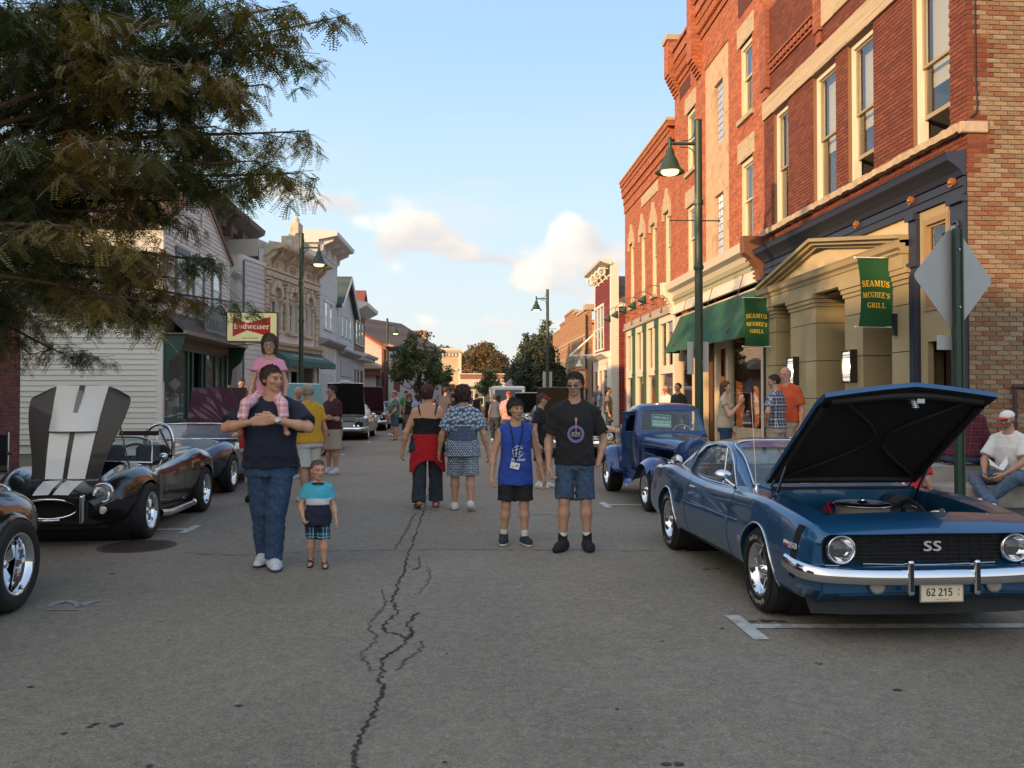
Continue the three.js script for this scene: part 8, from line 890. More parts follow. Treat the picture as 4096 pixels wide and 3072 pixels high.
function nets(prims,cell,k=0.02,o={}){
const B=[9,9,9,-9,-9,-9];prims.forEach((p)=>{if(!p.neg)for(let i=0;i<3;i++){B[i]=Math.min(B[i],p.box[i]);B[i+3]=Math.max(B[i+3],p.box[i+3]);}});const pad=cell*2+k*0.5+(o.amp||0),O=[B[0]-pad,B[1]-pad,B[2]-pad],n=[0,1,2].map((i)=>Math.ceil((B[i+3]-B[i]+2*pad)/cell)+1),[nx,ny,nz]=n,F=new Float32Array(nx*ny*nz).fill(9);
for(const p of prims){const lo=[0,1,2].map((i)=>Math.max(0,Math.floor((p.box[i]-k-cell*2-(o.amp||0)-O[i])/cell))),hi=[0,1,2].map((i)=>Math.min(n[i]-1,Math.ceil((p.box[i+3]+k+cell*2+(o.amp||0)-O[i])/cell)));for(let c=lo[2];c<=hi[2];c++)for(let b=lo[1];b<=hi[1];b++)for(let a=lo[0];a<=hi[0];a++){const q=a+nx*(b+ny*c),d=p.f(O[0]+a*cell,O[1]+b*cell,O[2]+c*cell);F[q]=p.neg?Math.max(F[q],-d):F[q]>8?d:smin(F[q],d,k);}}
if(o.post)for(let c=0;c<nz;c++)for(let b=0;b<ny;b++)for(let a=0;a<nx;a++){const q=a+nx*(b+ny*c);if(F[q]<0.08&&F[q]>-0.08)F[q]=o.post(F[q],O[0]+a*cell,O[1]+b*cell,O[2]+c*cell);}
const id=new Int32Array(nx*ny*nz).fill(-1),pos=[],idx=[],S=[1,nx,nx*ny],E=[[0,1],[0,2],[0,4],[1,3],[1,5],[2,3],[2,6],[3,7],[4,5],[4,6],[5,7],[6,7]];
for(let c=0;c<nz-1;c++)for(let b=0;b<ny-1;b++)for(let a=0;a<nx-1;a++){const q=a+nx*(b+ny*c),v=[0,1,2,3,4,5,6,7].map((i)=>F[q+(i&1)+((i>>1)&1)*nx+(i>>2)*nx*ny]);let m=0;for(let i=0;i<8;i++)if(v[i]<0)m|=1<<i;if(m===0||m===255)continue;let X=0,Y=0,Z=0,w=0;for(const[i,j]of E)if((v[i]<0)!==(v[j]<0)){const t=v[i]/(v[i]-v[j]);X+=(i&1)+t*((j&1)-(i&1));Y+=((i>>1)&1)+t*(((j>>1)&1)-((i>>1)&1));Z+=(i>>2)+t*((j>>2)-(i>>2));w++;}id[q]=pos.length/3;pos.push(O[0]+(a+X/w)*cell,O[1]+(b+Y/w)*cell,O[2]+(c+Z/w)*cell);}
for(let c=1;c<nz-1;c++)for(let b=1;b<ny-1;b++)for(let a=1;a<nx-1;a++){const q=a+nx*(b+ny*c),s=F[q]<0;for(let d=0;d<3;d++){if(s===F[q+S[d]]<0)continue;const u=S[(d+1)%3],w=S[(d+2)%3],A=id[q-u-w],Bq=id[q-w],C=id[q],D=id[q-u];if(A<0||Bq<0||C<0||D<0)continue;s?idx.push(A,Bq,C,A,C,D):idx.push(A,C,Bq,A,D,C);}}
const g=new THREE.BufferGeometry();g.setAttribute('position',new THREE.Float32BufferAttribute(pos,3));g.setIndex(idx);g.computeVertexNormals();return g;
}
const SKINMAT=P(lin(1,1,1),{roughness:0.55,vertexColors:true,sheen:0.2}),cloth=(c,o={})=>M(lin(...c),0.92,0,o);
const colorize=(g,f)=>{const p=g.attributes.position,c=new Float32Array(p.count*3);for(let i=0;i<p.count;i++)c.set(f(p.getX(i),p.getY(i),p.getZ(i)),i*3);g.setAttribute('color',new THREE.BufferAttribute(c,3));return g;};
const HAIRS={short:{t:0.035,nape:-0.2},crop:{t:0.018,nape:-0.15},bald:{t:0.012,nape:-0.22,top:0.12},mop:{t:0.06,nape:-0.28,fr:-0.10},bob:{t:0.07,nape:-0.42,fr:-0.09,zf:0.12,side:1},mullet:{t:0.055,nape:-0.3,amp:0.05,back:[-0.72,0.2],bxo:0.13},long:{t:0.06,nape:-0.4,zf:0.06,back:[-1.35,0.2]},curly:{t:0.15,nape:-0.42,amp:0.12,zf:0.1},pony:{t:0.05,nape:-0.32,tail:1},bun:{t:0.04,nape:-0.3}};
const SHOE=cloth([0.55,0.55,0.54]),DKSHOE=cloth([0.012,0.012,0.013]),CUTS={T:0.55,none:0,long:1.9};
// the figure: s holds height, girth, pose and clothes; lengths in parts of the height
function person(label,[px,pz,py=0],turn,s){
const H=s.H,fine=s.fine?1:0,far=s.far?1:0,g=s.g??1,fem=s.fem?1:0,kid=s.kid||0,t=thing('person',label,'person',[px,py,pz],turn),skin=s.skin||[0.42,0.23,0.15],cell=fine?0.013:far?0.026:0.018,hh=H*(s.hr??(0.13+kid*0.05)),V=(a)=>a.map((q)=>q*H);
// skeleton; side +1 is the person's own left
const sh=(s.shW??(fem?0.09:0.101))*(0.75+0.25*g),ny=0.832-kid*0.045,hipX=0.05*(0.6+0.4*g),hipY=s.hipY??0.515-kid*0.05,lean=s.lean||[0,0],J={},legL=hipY-0.045,J0=s.seat??0;
const tl=(p)=>{const k=Math.max(0,p[1]-hipY*H);return[p[0]+lean[0]*k,p[1],p[2]+lean[1]*k];};
for(const[n,sd]of[['L',1],['R',-1]]){
const lg=s['leg'+n]||{},f=lg.f||0,b=lg.b??0,ox=lg.x??0.012,hip=[sd*hipX*H,hipY*H,0],th=legL*0.5*H,kn=lg.knee?V(lg.knee):[hip[0]+sd*ox*H*0.6,hip[1]-th*Math.cos(f),th*Math.sin(f)],an=lg.ankle?V(lg.ankle):[kn[0]+sd*ox*H*0.4,kn[1]-th*Math.cos(b),kn[2]-th*Math.sin(b)];J['hip'+n]=hip;J['kn'+n]=kn;J['an'+n]=an;J['toe'+n]=lg.toe??(sd*0.2);
const ar=s['arm'+n]||{},S0=tl([sd*sh*H,(ny-0.046)*H,-0.004*H]),e=ar.e||[0.045,-0.172,-0.012],w=ar.w||[0.06,-0.315,0.03];J['sh'+n]=S0;J['el'+n]=[S0[0]+sd*e[0]*H,S0[1]+e[1]*H,S0[2]+e[2]*H];J['wr'+n]=[S0[0]+sd*w[0]*H,S0[1]+w[1]*H,S0[2]+w[2]*H];
}
const low=J0?0:Math.min(J.anL[1],J.anR[1])-0.045*H,drop=(p)=>{p[1]-=low;};['hip','kn','an','sh','el','wr'].forEach((k)=>{drop(J[k+'L']);drop(J[k+'R']);});
const dy=-low,bl=s.belly||0,gw=(0.7+0.3*g),bust=fem*0.012,rows=[[hipY-0.06,0.072,0.058,-0.004],[hipY,0.094+fem*0.008,0.066,-0.008],[hipY+0.05,0.09+fem*0.004,0.062+bl*0.5,bl*0.35],[hipY+0.105,0.083-fem*0.006,0.058+bl,bl*0.6],[hipY+0.16,0.086-fem*0.004,0.06+bl*0.8,bl*0.5],[hipY+0.22,0.095-fem*0.006,0.062+bust+bl*0.3,bl*0.15+bust*0.5],[ny-0.062,0.096-fem*0.008,0.057,-0.004],[ny-0.022,0.066,0.046,-0.008],[ny+0.008,0.04,0.036,-0.008]].map((r)=>[r[0]*H+dy,r[1]*H*g*(r[0]>ny-0.07?1/gw*0.96:1),r[2]*H*gw,(r[3]||0)*H]);const tr=(o,y0,y1,fl=0)=>{const R2=[];for(let i=0;i<=14;i++){const y=lerp(y0,y1,i/14),q=clamp(y,rows[1][0],rows[8][0]);let k=0;while(k<7&&q>rows[k+1][0])k++;const u=(q-rows[k][0])/(rows[k+1][0]-rows[k][0]),e=o+fl*(1-i/14);R2.push([y,lerp(rows[k][1],rows[k+1][1],u)+e,lerp(rows[k][2],rows[k+1][2],u)+e,lerp(rows[k][3],rows[k+1][3],u)+lean[1]*(y0-rows[1][0]>0?0:0)]);}return R2;};
const torso=(o,y0,y1,fl)=>{const T=trunkF(tr(o,y0,y1,fl)),b0=rows[1][0];return{f:(x,y,z)=>{const k=Math.max(0,y-b0);return T.f(x-lean[0]*k,y,z-lean[1]*k);},box:[T.box[0]-Math.abs(lean[0])*0.6,T.box[1],T.box[2]-Math.abs(lean[1])*0.6,T.box[3]+Math.abs(lean[0])*0.6,T.box[4],T.box[5]+Math.abs(lean[1])*0.6]};};
// head frame
const hb=tl([0,ny*H,-0.012*H]);hb[1]-=low;const hy=s.yaw||0,hp=s.nod||0,HC=[hb[0],hb[1]+0.045*H*(1-kid*0.3)+hh*0.5,hb[2]+0.016*H+hp*0.04*H],hm=new THREE.Matrix4().compose(new V3(...HC),new THREE.Quaternion().setFromEuler(new THREE.Euler(hp,hy,s.tilt||0,'YXZ')),new V3(hh,hh,hh));
const lr=(0.65+0.35*g),R_={th:0.048*lr,kn:0.031*lr,cf:0.031*lr,an:0.019,ua:0.027*lr,el:0.021*lr,fa:0.022*lr,wr:0.0145},mid=(a,b,q)=>a.map((v,i)=>lerp(v,b[i],q)),body=[torso(s.top&&s.top.sh!==0?-0.009*H:0,rows[0][0],rows[8][0],0),capF(hb,mid(hb,HC,0.75),0.036*H*(0.8+0.2*g),(fem?0.029:0.033)*H)],trap=(n,o)=>capF([J['sh'+n][0]*0.2+hb[0]*0.8,hb[1]-0.006*H,hb[2]],J['sh'+n],0.031*H+o,R_.ua*H+o);
for(const n of['L','R']){body.push(capF(J['hip'+n],J['kn'+n],R_.th*H*0.86,R_.kn*H),capF(J['kn'+n],mid(J['kn'+n],J['an'+n],0.3),R_.kn*H*0.95,R_.cf*H*1.05),capF(mid(J['kn'+n],J['an'+n],0.3),J['an'+n],R_.cf*H*1.05,R_.an*H),trap(n,0),capF(J['sh'+n],J['el'+n],R_.ua*H*1.08,R_.el*H),capF(J['el'+n],mid(J['el'+n],J['wr'+n],0.3),R_.el*H,R_.fa*H),capF(mid(J['el'+n],J['wr'+n],0.3),J['wr'+n],R_.fa*H,R_.wr*H));}
const toW=(p)=>{const v=new V3(...p).applyMatrix4(hm);return v;};const parts=[colorize(nets(body,cell,0.03),()=>skin)];
// hands
for(const[n,sd]of[['L',1],['R',-1]]){
const ar=s['arm'+n]||{};if(ar.hide)continue;const w=J['wr'+n],e=J['el'+n],d=ar.d?new V3(...ar.d).normalize():new V3(w[0]-e[0],w[1]-e[1],w[2]-e[2]).normalize(),nn=ar.n?new V3(...ar.n):new V3(-sd,0,0.15);nn.addScaledVector(d,-nn.dot(d)).normalize();const th=ar.t?new V3(...ar.t):new V3(0,0,1);th.addScaledVector(d,-th.dot(d)).addScaledVector(nn,-th.dot(nn)).normalize();const u=0.105*H*(1-0.12*kid),P_=(a,b,c)=>[w[0]+(d.x*a+th.x*b+nn.x*c)*u,w[1]+(d.y*a+th.y*b+nn.y*c)*u,w[2]+(d.z*a+th.z*b+nn.z*c)*u],cu=ar.curl??0.45,hd=[capF(w,P_(0.12,0,0),0.0145*H,0.014*H)];
[0.15,0.05,-0.05,-0.145].forEach((b,i)=>{hd.push(capF(P_(0.08,b*0.6,0),P_(0.46,b,0.01),0.12*u,0.09*u));const L=[0.44,0.5,0.46,0.36][i],a1=cu*(0.7+0.15*i),k1=[0.46+0.5*L*Math.cos(a1),0.5*L*Math.sin(a1)],a2=a1+cu*1.1,k2=[k1[0]+0.5*L*Math.cos(a2),k1[1]+0.5*L*Math.sin(a2)];hd.push(capF(P_(0.46,b,0.01),P_(k1[0],b*1.12,k1[1]),0.082*u,0.07*u),capF(P_(k1[0],b*1.12,k1[1]),P_(k2[0],b*1.15,k2[1]),0.07*u,0.055*u));});
hd.push(capF(P_(0.12,0.12,0.04),P_(0.34,0.28,0.12),0.1*u,0.08*u),capF(P_(0.34,0.28,0.12),P_(0.56,0.3,0.2),0.078*u,0.06*u));parts.push(colorize(nets(hd,fine?0.0035:far?0.009:0.006,0.006),()=>skin));
}
// bare feet in sandals, otherwise shoes
const footP=(n,o,hgt)=>{const a=J['an'+n],q=J['toe'+n],lg=s['leg'+n]||{},pt=lg.pitch||0,dx=Math.sin(q),dz=Math.cos(q),F=(l,y,w)=>{const yy=y+Math.max(0,0.06-l)*Math.sin(pt)-(y>0?0:0);return[a[0]+(dx*l*Math.cos(pt*0.6)+dz*w)*H,Math.max(0.002,yy*H+Math.max(0,a[1]-0.045*H-pt*0.06*H)),a[2]+(dz*l*Math.cos(pt*0.6)-dx*w)*H];};const e=o;return[capF(a,F(-0.018,0.03,0),0.021*H+e,0.024*H+e),capF(F(-0.02,0.024,0),F(0.055,0.02,0.004),0.024*H+e,0.026*H+e),capF(F(0.055,0.02,0.006),F(0.1,0.016,0.002),0.026*H+e,0.016*H+e),capF(F(0.0,0.035,0),F(0.06,0.024,0),0.02*H+e,0.02*H+e)].map((p)=>({...p,f:(x,y,z)=>Math.max(p.f(x,y,z),0.003-y)}));};
if(s.shoe==='sandal')for(const n of['L','R'])parts.push(colorize(nets(footP(n,-0.004*H),fine?0.006:0.012,0.012),()=>skin));
// head
const hc=(fine?0.0036:far?0.011:0.006)/hh,b=fem?0.94:1,hd=[ellF([0,0.12,-0.05],[0.335,0.375,0.41]),ellF([0,-0.08,0.09],[0.275*b,0.36,0.30]),ellF([0,-0.30,0.12],[0.215*b,0.18,0.22]),ellF([0,-0.42,0.24],[0.1,0.075,0.085]),capF([-0.17,0.085,0.325],[0.17,0.085,0.325],0.05,0.05),ellF([0.17,-0.09,0.26],[0.1,0.09,0.1]),ellF([-0.17,-0.09,0.26],[0.1,0.09,0.1]),ellF([0.34,-0.03,-0.03],[0.035,0.115,0.075]),ellF([-0.34,-0.03,-0.03],[0.035,0.115,0.075])],det=[capF([0,0.05,0.36],[0,-0.12,0.46-kid*0.05],0.032,0.05),ellF([0.05,-0.145,0.41],[0.042,0.035,0.045]),ellF([-0.05,-0.145,0.41],[0.042,0.035,0.045]),ellF([0,-0.25,0.37],[0.11,0.022,0.045]),ellF([0,-0.285,0.365],[0.09,0.026,0.045])];
const HF=fieldAt(hd,0.09),HF2=fieldAt(det,0.02),sock=[ellF([0.135,0.0,0.40],[0.085,0.05,0.075]),ellF([-0.135,0.0,0.40],[0.085,0.05,0.075])],HX={f:(x,y,z)=>{let v=smin(HF(x,y,z),HF2(x,y,z),0.035);for(const q of sock)v=Math.max(v,-q.f(x,y,z));return v;},box:[-0.4,-0.52,-0.5,0.4,0.52,0.54]};
const hcol=s.hair||[0.05,0.028,0.016],st=s.stubble||0,headG=colorize(nets([HX],hc,0.01),(x,y,z)=>{let c=skin.slice();const mix=(q,k)=>{c=c.map((v,i)=>lerp(v,q[i],k));};if(z>0.3&&Math.abs(x)<0.115&&y>-0.315&&y<-0.225)mix([0.36,0.12,0.09],0.6);if(z>0.3&&Math.abs(y+0.268)<0.008&&Math.abs(x)<0.1)mix([0.12,0.03,0.02],0.8);const ax=Math.abs(x);if(z>0.2&&ax>0.045&&ax<0.235&&Math.abs(y-0.105+(ax-0.14)*(ax-0.14)*2)<0.022)mix(hcol,0.8);if(st&&y<-0.14+0.3*Math.max(0,ax-0.12)&&z>-0.05&&!(ax<0.12&&y>-0.32&&y<-0.22))mix(s.beard||[0.12,0.085,0.065],st);if(z>0.3&&ax>0.05&&ax<0.22&&Math.abs(y)<0.06)mix([0.2,0.09,0.06],0.35);if(ax>0.1&&z>0.15&&y>-0.2&&y<-0.02)mix([0.5,0.2,0.13],0.18);return c;});headG.applyMatrix4(hm);parts.push(headG);
if(!far)for(const sd of[1,-1]){const ey=new THREE.SphereGeometry(0.064,20,14);ey.deleteAttribute('uv');colorize(ey,(x,y,z)=>{const dx=x-(s.look||0)*0.03,r=Math.hypot(dx,y);return z>0&&r<0.016?[0.005,0.005,0.005]:z>0&&r<0.031?(s.eye||[0.07,0.04,0.02]):y>0.016||y<-0.02||Math.abs(x)>0.045?skin.map((q)=>q*0.62):[0.36,0.33,0.30];});ey.translate(sd*0.135,0.002,0.305);ey.applyMatrix4(hm);parts.push(ey);}
const bodyG=mergeGeometries(parts.map((q)=>{const r=q.index?q.toNonIndexed():q;for(const k of Object.keys(r.attributes))if(!['position','normal','color'].includes(k))r.deleteAttribute(k);return r;}));obj('body',metres(bodyG),SKINMAT,t);
// hair, cap, glasses
const add=(name,geo,mat)=>obj(name,metres(geo.index?geo.toNonIndexed():geo),mat,t),inHead=(name,geos,mat)=>obj(name,geos.map((q)=>q.applyMatrix4(hm)),mat,t);
if(s.style!=='none'){
const hs=HAIRS[s.style||'short'],amp=hs.amp??0.025,cr=[ellF([0,0.12,-0.05],[0.335+hs.t,0.375+hs.t,0.41+hs.t])];if(hs.nape<-0.2)cr.push(ellF([0,-0.12,-0.12],[0.30+hs.t,0.3+hs.t*0.5,0.28+hs.t]));if(hs.side)cr.push(ellF([0.27,-0.14,0.06],[0.12,0.3,0.2]),ellF([-0.27,-0.14,0.06],[0.12,0.3,0.2]));if(s.style==='curly')cr.push(ellF([0.25,-0.1,-0.05],[0.24,0.3,0.3]),ellF([-0.25,-0.1,-0.05],[0.24,0.3,0.3]),ellF([0,-0.1,-0.25],[0.35,0.3,0.28]));if(hs.back)cr.push(capF([0.1,-0.1,-0.34],[0.1+(hs.bxo||0),hs.back[0],-0.42+(hs.bxo||0)],0.17,hs.back[1]*0.6),capF([-0.1,-0.1,-0.34],[-0.12-(hs.bxo||0),hs.back[0]*0.95,-0.4+(hs.bxo||0)],0.17,hs.back[1]*0.6));if(hs.tail)cr.push(capF([0,0.28,-0.44],[0,0.05,-0.56],0.14,0.15),capF([0,0.05,-0.56],[0.03,-0.38,-0.5],0.15,0.07));
const fr=hs.fr||0,zo=hs.zf||0;const hg=nets(cr,hc*(fine?1.1:1),0.05,{amp:amp,post:(v,x,y,z)=>{const fz=y<0?-0.02+zo:y<0.28+fr?0.06+zo+0.45*y:0.2+zo+(y-0.28-fr)*5;let d=v+amp*(fbm(x*9,y*3.5,z*9,3)-0.55)*2;d=Math.max(d,(z-fz-0.05*(fbm(x*14,3,z*4,2)-0.5))*0.8);if(!hs.back||z>-0.2)d=Math.max(d,hs.nape-y+(z>0.02?0:0));if(hs.top!==undefined)d=Math.max(d,y-hs.top);return d;}});hg.applyMatrix4(hm);const hmat=M(lin(...hcol),0.7);add('hair',hg,hmat);
if(!far){const r3=RNG(Math.round(H*900+px*31)),hpz=hg.attributes.position,hn=hg.attributes.normal,P3=[],N3=fine?1500:420,cx=s.style==='curly'?1:0;for(let i=0;i<N3;i++){const k=Math.floor(r3()*hpz.count),p=new V3().fromBufferAttribute(hpz,k),n=new V3().fromBufferAttribute(hn,k),fl=new V3((r3()-0.5)*(0.7+cx*2),n.y>0.5?(r3()-0.5)*0.3-0.1:-1+cx*r3(),(r3()-0.5)*(0.7+cx)+(n.y>0.5?0.5:-0.1));fl.addScaledVector(n,-fl.dot(n)).normalize().addScaledVector(n,0.22+0.25*r3());const w=n.clone().cross(fl).normalize().multiplyScalar(hh*0.016),L=hh*(s.style==='crop'?0.06:0.12)*(0.6+0.8*r3()),m1=p.clone().addScaledVector(fl,L*0.55),e1=p.clone().addScaledVector(fl,L).addScaledVector(n,-L*0.22);for(const q of[p.clone().add(w),p.clone().sub(w),m1.clone().add(w),m1.clone().add(w),p.clone().sub(w),m1.clone().sub(w),m1.clone().add(w),m1.clone().sub(w),e1])P3.push(q.x,q.y,q.z);}const g3=new THREE.BufferGeometry();g3.setAttribute('position',new THREE.Float32BufferAttribute(P3,3));g3.computeVertexNormals();const hs3=add('hair_strands',g3,hmat);hs3.userData.kind='stuff';}
}
if(s.cap){const[c1,c2,cy=0]=s.cap,q=new THREE.Matrix4().makeRotationY(cy);const dome=nets([ellF([0,0.17,-0.03],[0.385,0.34,0.44])],hc*1.6,0.01,{post:(v,x,y,z)=>Math.max(v,0.14-y-0.1*z)}),br=nets([ellF([0,0.16,0.45],[0.29,0.03,0.3])],hc*1.4,0.01,{post:(v,x,y,z)=>Math.max(v,0.3-z)});obj('cap',[dome.applyMatrix4(q).applyMatrix4(hm)],cloth(c1),t);obj('cap_brim',[br.applyMatrix4(q).applyMatrix4(hm)],cloth(c2),t);}
if(s.shades){const G=[];for(const sd of[1,-1])G.push(new THREE.SphereGeometry(1,16,10).scale(0.1,s.shades===2?0.075:0.062,0.03).translate(sd*0.14,-0.01,0.415));inHead('glasses_lens',G,s.shades===2?P(lin(0.6,0.6,0.65),{roughness:0.05,transmission:0.8,thickness:0}):P(lin(0.012,0.004,0.014),{roughness:0.05,clearcoat:1}));const fr=[rod([-0.05,0.01,0.44],[0.05,0.01,0.44],0.01,0.01,5)];for(const sd of[1,-1])fr.push(rod([sd*0.235,0.01,0.4],[sd*0.345,0.02,0.0],0.012,0.012,5));if(s.shades===2)for(const sd of[1,-1])fr.push(new THREE.TorusGeometry(0.09,0.012,6,20).scale(1.1,0.8,1).translate(sd*0.14,-0.01,0.43));inHead('glasses_frame',fr,s.shades===2?M(lin(0.12,0.06,0.06),0.4):M(lin(0.35,0.27,0.12),0.3,0.8));}
// top
const wr=(v,x,y,z)=>{const n=fbm(x*8+px*7,y*4.5,z*8,3);return v+(fine?0.016:0.011)*(n-0.5)*2+(fine?0.0035:0.002)*Math.sin((x*0.8+y*1.1-z*0.4)*46+n*16)*sstep(0.42,0.62,vnoise(x*5,y*5+pz,z*5));},top=s.top;let shirtF=null;
if(top){
const off=(top.o??0.012)*H,y0=(top.hem??0.50)*H+dy,y1=(top.neck??ny-0.004)*H+dy,q=[torso(off,y0,y1,(top.fl??0.006)*H)],sl=top.sl??CUTS[top.cut||'T'];
for(const n of['L','R']){if(sl>0){const a=J['sh'+n],e=J['el'+n],en=mid(a,e,Math.min(sl,1)),rr=(R_.ua*H+off)*(top.lo??1.04),dd=new V3(e[0]-a[0],e[1]-a[1],e[2]-a[2]).normalize(),over=mid(a,e,Math.min(sl,1)+0.15);q.push(trap(n,off),sl<=1?clipF(capF(a,over,(R_.ua*H+off),rr*1.12),en,[dd.x,dd.y,dd.z]):capF(a,e,rr,rr*0.95));if(sl>1)q.push(capF(e,J['wr'+n],rr*0.9,rr*0.75));}else if(top.sh!==0)q.push(clipF(trap(n,off),J['sh'+n],[J['sh'+n][0]>0?1:-1,-0.3,0]),clipF(capF(J['sh'+n],mid(J['sh'+n],J['el'+n],0.4),R_.ua*H+off,R_.ua*H+off),J['sh'+n],[J['sh'+n][0]>0?1:-1,-0.3,0]));}
q.push(neg(capF([hb[0],hb[1]+0.012*H,hb[2]+0.012*H],[hb[0],hb[1]+0.1*H,hb[2]+(top.scoop??0.02)*H],0.038*H*(0.8+0.2*g)+(top.open??0),0.06*H)));shirtF=fieldAt(q.filter((p)=>!p.neg),0.02);const sg=nets(q,cell*0.85,0.02,{post:wr,amp:0.015});if(top.paint)colorize(sg,(x,y)=>top.paint((y-dy)/H));add(top.name||'shirt',sg,top.mat);
}
// bottoms
const bt=s.bot;if(bt){
const y1=(bt.waist??hipY+0.075)*H+dy,q=[torso((bt.o??0.010)*H,(hipY-0.055)*H+dy,y1,0)],L=bt.len??2;for(const n of['L','R']){const h=J['hip'+n],k=J['kn'+n],a=J['an'+n],r0=R_.th*H+(bt.o??0.010)*H,fl=(bt.fl??0.012)*H;if(L<=1){const dd=new V3(k[0]-h[0],k[1]-h[1],k[2]-h[2]).normalize(),e=mid(h,k,L);q.push(clipF(capF(h,mid(h,k,L+0.2),r0*1.02,Math.max(R_.kn*H,lerp(r0,R_.kn*H,L))+fl),e,[dd.x,dd.y,dd.z]));}else{q.push(capF(h,k,r0*1.02,R_.kn*H+0.9*fl));const e=mid(k,a,L-1),dd=new V3(a[0]-k[0],a[1]-k[1],a[2]-k[2]).normalize();q.push(clipF(capF(k,mid(k,a,L-0.85),R_.kn*H+0.9*fl,R_.an*H+fl*(bt.bell??1.4)),e,[dd.x,dd.y,dd.z]));}}
add(bt.name||'trousers',nets(q,cell*0.85,0.02,{post:wr,amp:0.015}),bt.mat);
}
if(s.skirt){const k=s.skirt,q=[trunkF([[k.y0*H+dy,k.w0*H,k.d0*H,0],[lerp(k.y0,k.y1,0.5)*H+dy,lerp(k.w0,k.w1,0.45)*H,lerp(k.d0,k.d1,0.45)*H,0],[k.y1*H+dy,k.w1*H,k.d1*H,0]])];if(k.cut)q.push(neg(k.cut(H,dy)));add(k.name||'skirt',nets(q,cell*0.85,0.02,{post:wr,amp:0.015}),k.mat);}
// socks and shoes
for(const n of['L','R']){if(s.sock)add('sock',nets([capF(J['an'+n],mid(J['an'+n],J['kn'+n],s.sock),R_.an*H+0.006,R_.an*H+0.009)],fine?0.008:0.014,0.01),cloth([0.6,0.6,0.6]));if(s.shoe==='sandal'){const a=J['an'+n],q=J['toe'+n];add('sandal',nets([...footP(n,0.003*H).map((p)=>({...p,f:(x,y,z)=>Math.max(p.f(x,y,z),Math.min(y-0.016,Math.max(Math.abs((x-a[0])*Math.sin(q)+(z-a[2])*Math.cos(q)-0.05*H)-0.012*H,y-0.06),Math.max(Math.abs((x-a[0])*Math.sin(q)+(z-a[2])*Math.cos(q)+0.0*H)-0.008*H,y-0.075)))}))],fine?0.005:0.011,0.008),s.shoeMat||cloth([0.035,0.02,0.014]));}else add('shoe',nets(footP(n,0.007*H),fine?0.007:far?0.018:0.011,0.012,{post:(v,x,y,z)=>v+(fine?0.003*Math.sin(y*160)*(y<0.03?1:0):0)}),s.shoeMat||SHOE);if(s.sole)add('shoe_sole',nets(footP(n,0.010*H).map((p)=>({...p,f:(x,y,z)=>Math.max(p.f(x,y,z),y-0.026-Math.max(0,J['an'+n][1]-0.05*H))})),fine?0.006:0.012,0.01),s.sole);}
// a print lying on the shirt: rectangle centre, size, canvas texture
const front=(x,y)=>{let z=0.5*H;for(let i=0;i<80;i++){const d=shirtF(x,y,z);if(d<0.001)break;z-=Math.max(0.0015,d*0.7);}return z;};
const print=(name,cx_,cy_,w,h,mat,back)=>{const sg=back?-1:1,at=(x,y)=>{let z=sg*0.5*H;for(let i=0;i<60;i++){const d=shirtF(x,y,z);if(d<0.001)break;z-=sg*Math.max(0.0015,d*0.7);}return[x,y,z+sg*0.012];},rows2=[];for(let i=0;i<=16;i++)rows2.push(Array.from({length:17},(_,j)=>at(cx_*H+(j/16-0.5)*w*H*sg,cy_*H+dy+(i/16-0.5)*h*H)));obj(name,grid(rows2),mat,t,true);};
return{t,J,H,print,front,add,inHead,hm,dy,toW,shirtAt:shirtF};
}
const decal=(w,h,draw)=>M(lin(1,1,1),0.9,0,{map:canvas(w,h,draw),alphaTest:0.5,transparent:false});
const plaid=(base,lines,s)=>{const t=canvas(128,128,(c)=>{c.fillStyle=base;c.fillRect(0,0,128,128);for(const[col,p,w,a]of lines){c.globalAlpha=a;c.fillStyle=col;c.fillRect(p,0,w,128);c.fillRect(0,p,128,w);}});t.wrapS=t.wrapT=THREE.RepeatWrapping;t.repeat.set(1/s,1/s);return M(lin(1,1,1),0.92,0,{map:t});};
const denimT=dataTex(128,128,(x,y)=>{const n=150+80*tn(x/8,y/8,16,3)+25*(hash3(x,y>>2,3)-0.5);return[n,n,n];},true,[3,3]);const denim=(r,g,b)=>M(lin(r*1.6,g*1.6,b*1.6),0.95,0,{map:denimT}),JEANS=denim(0.03,0.065,0.13),JORTS=denim(0.05,0.095,0.16),DKJEANS=denim(0.03,0.042,0.055),BLK=cloth([0.012,0.012,0.013]),KHAKI=cloth([0.34,0.29,0.22]),NAVYT=cloth([0.012,0.016,0.032]);
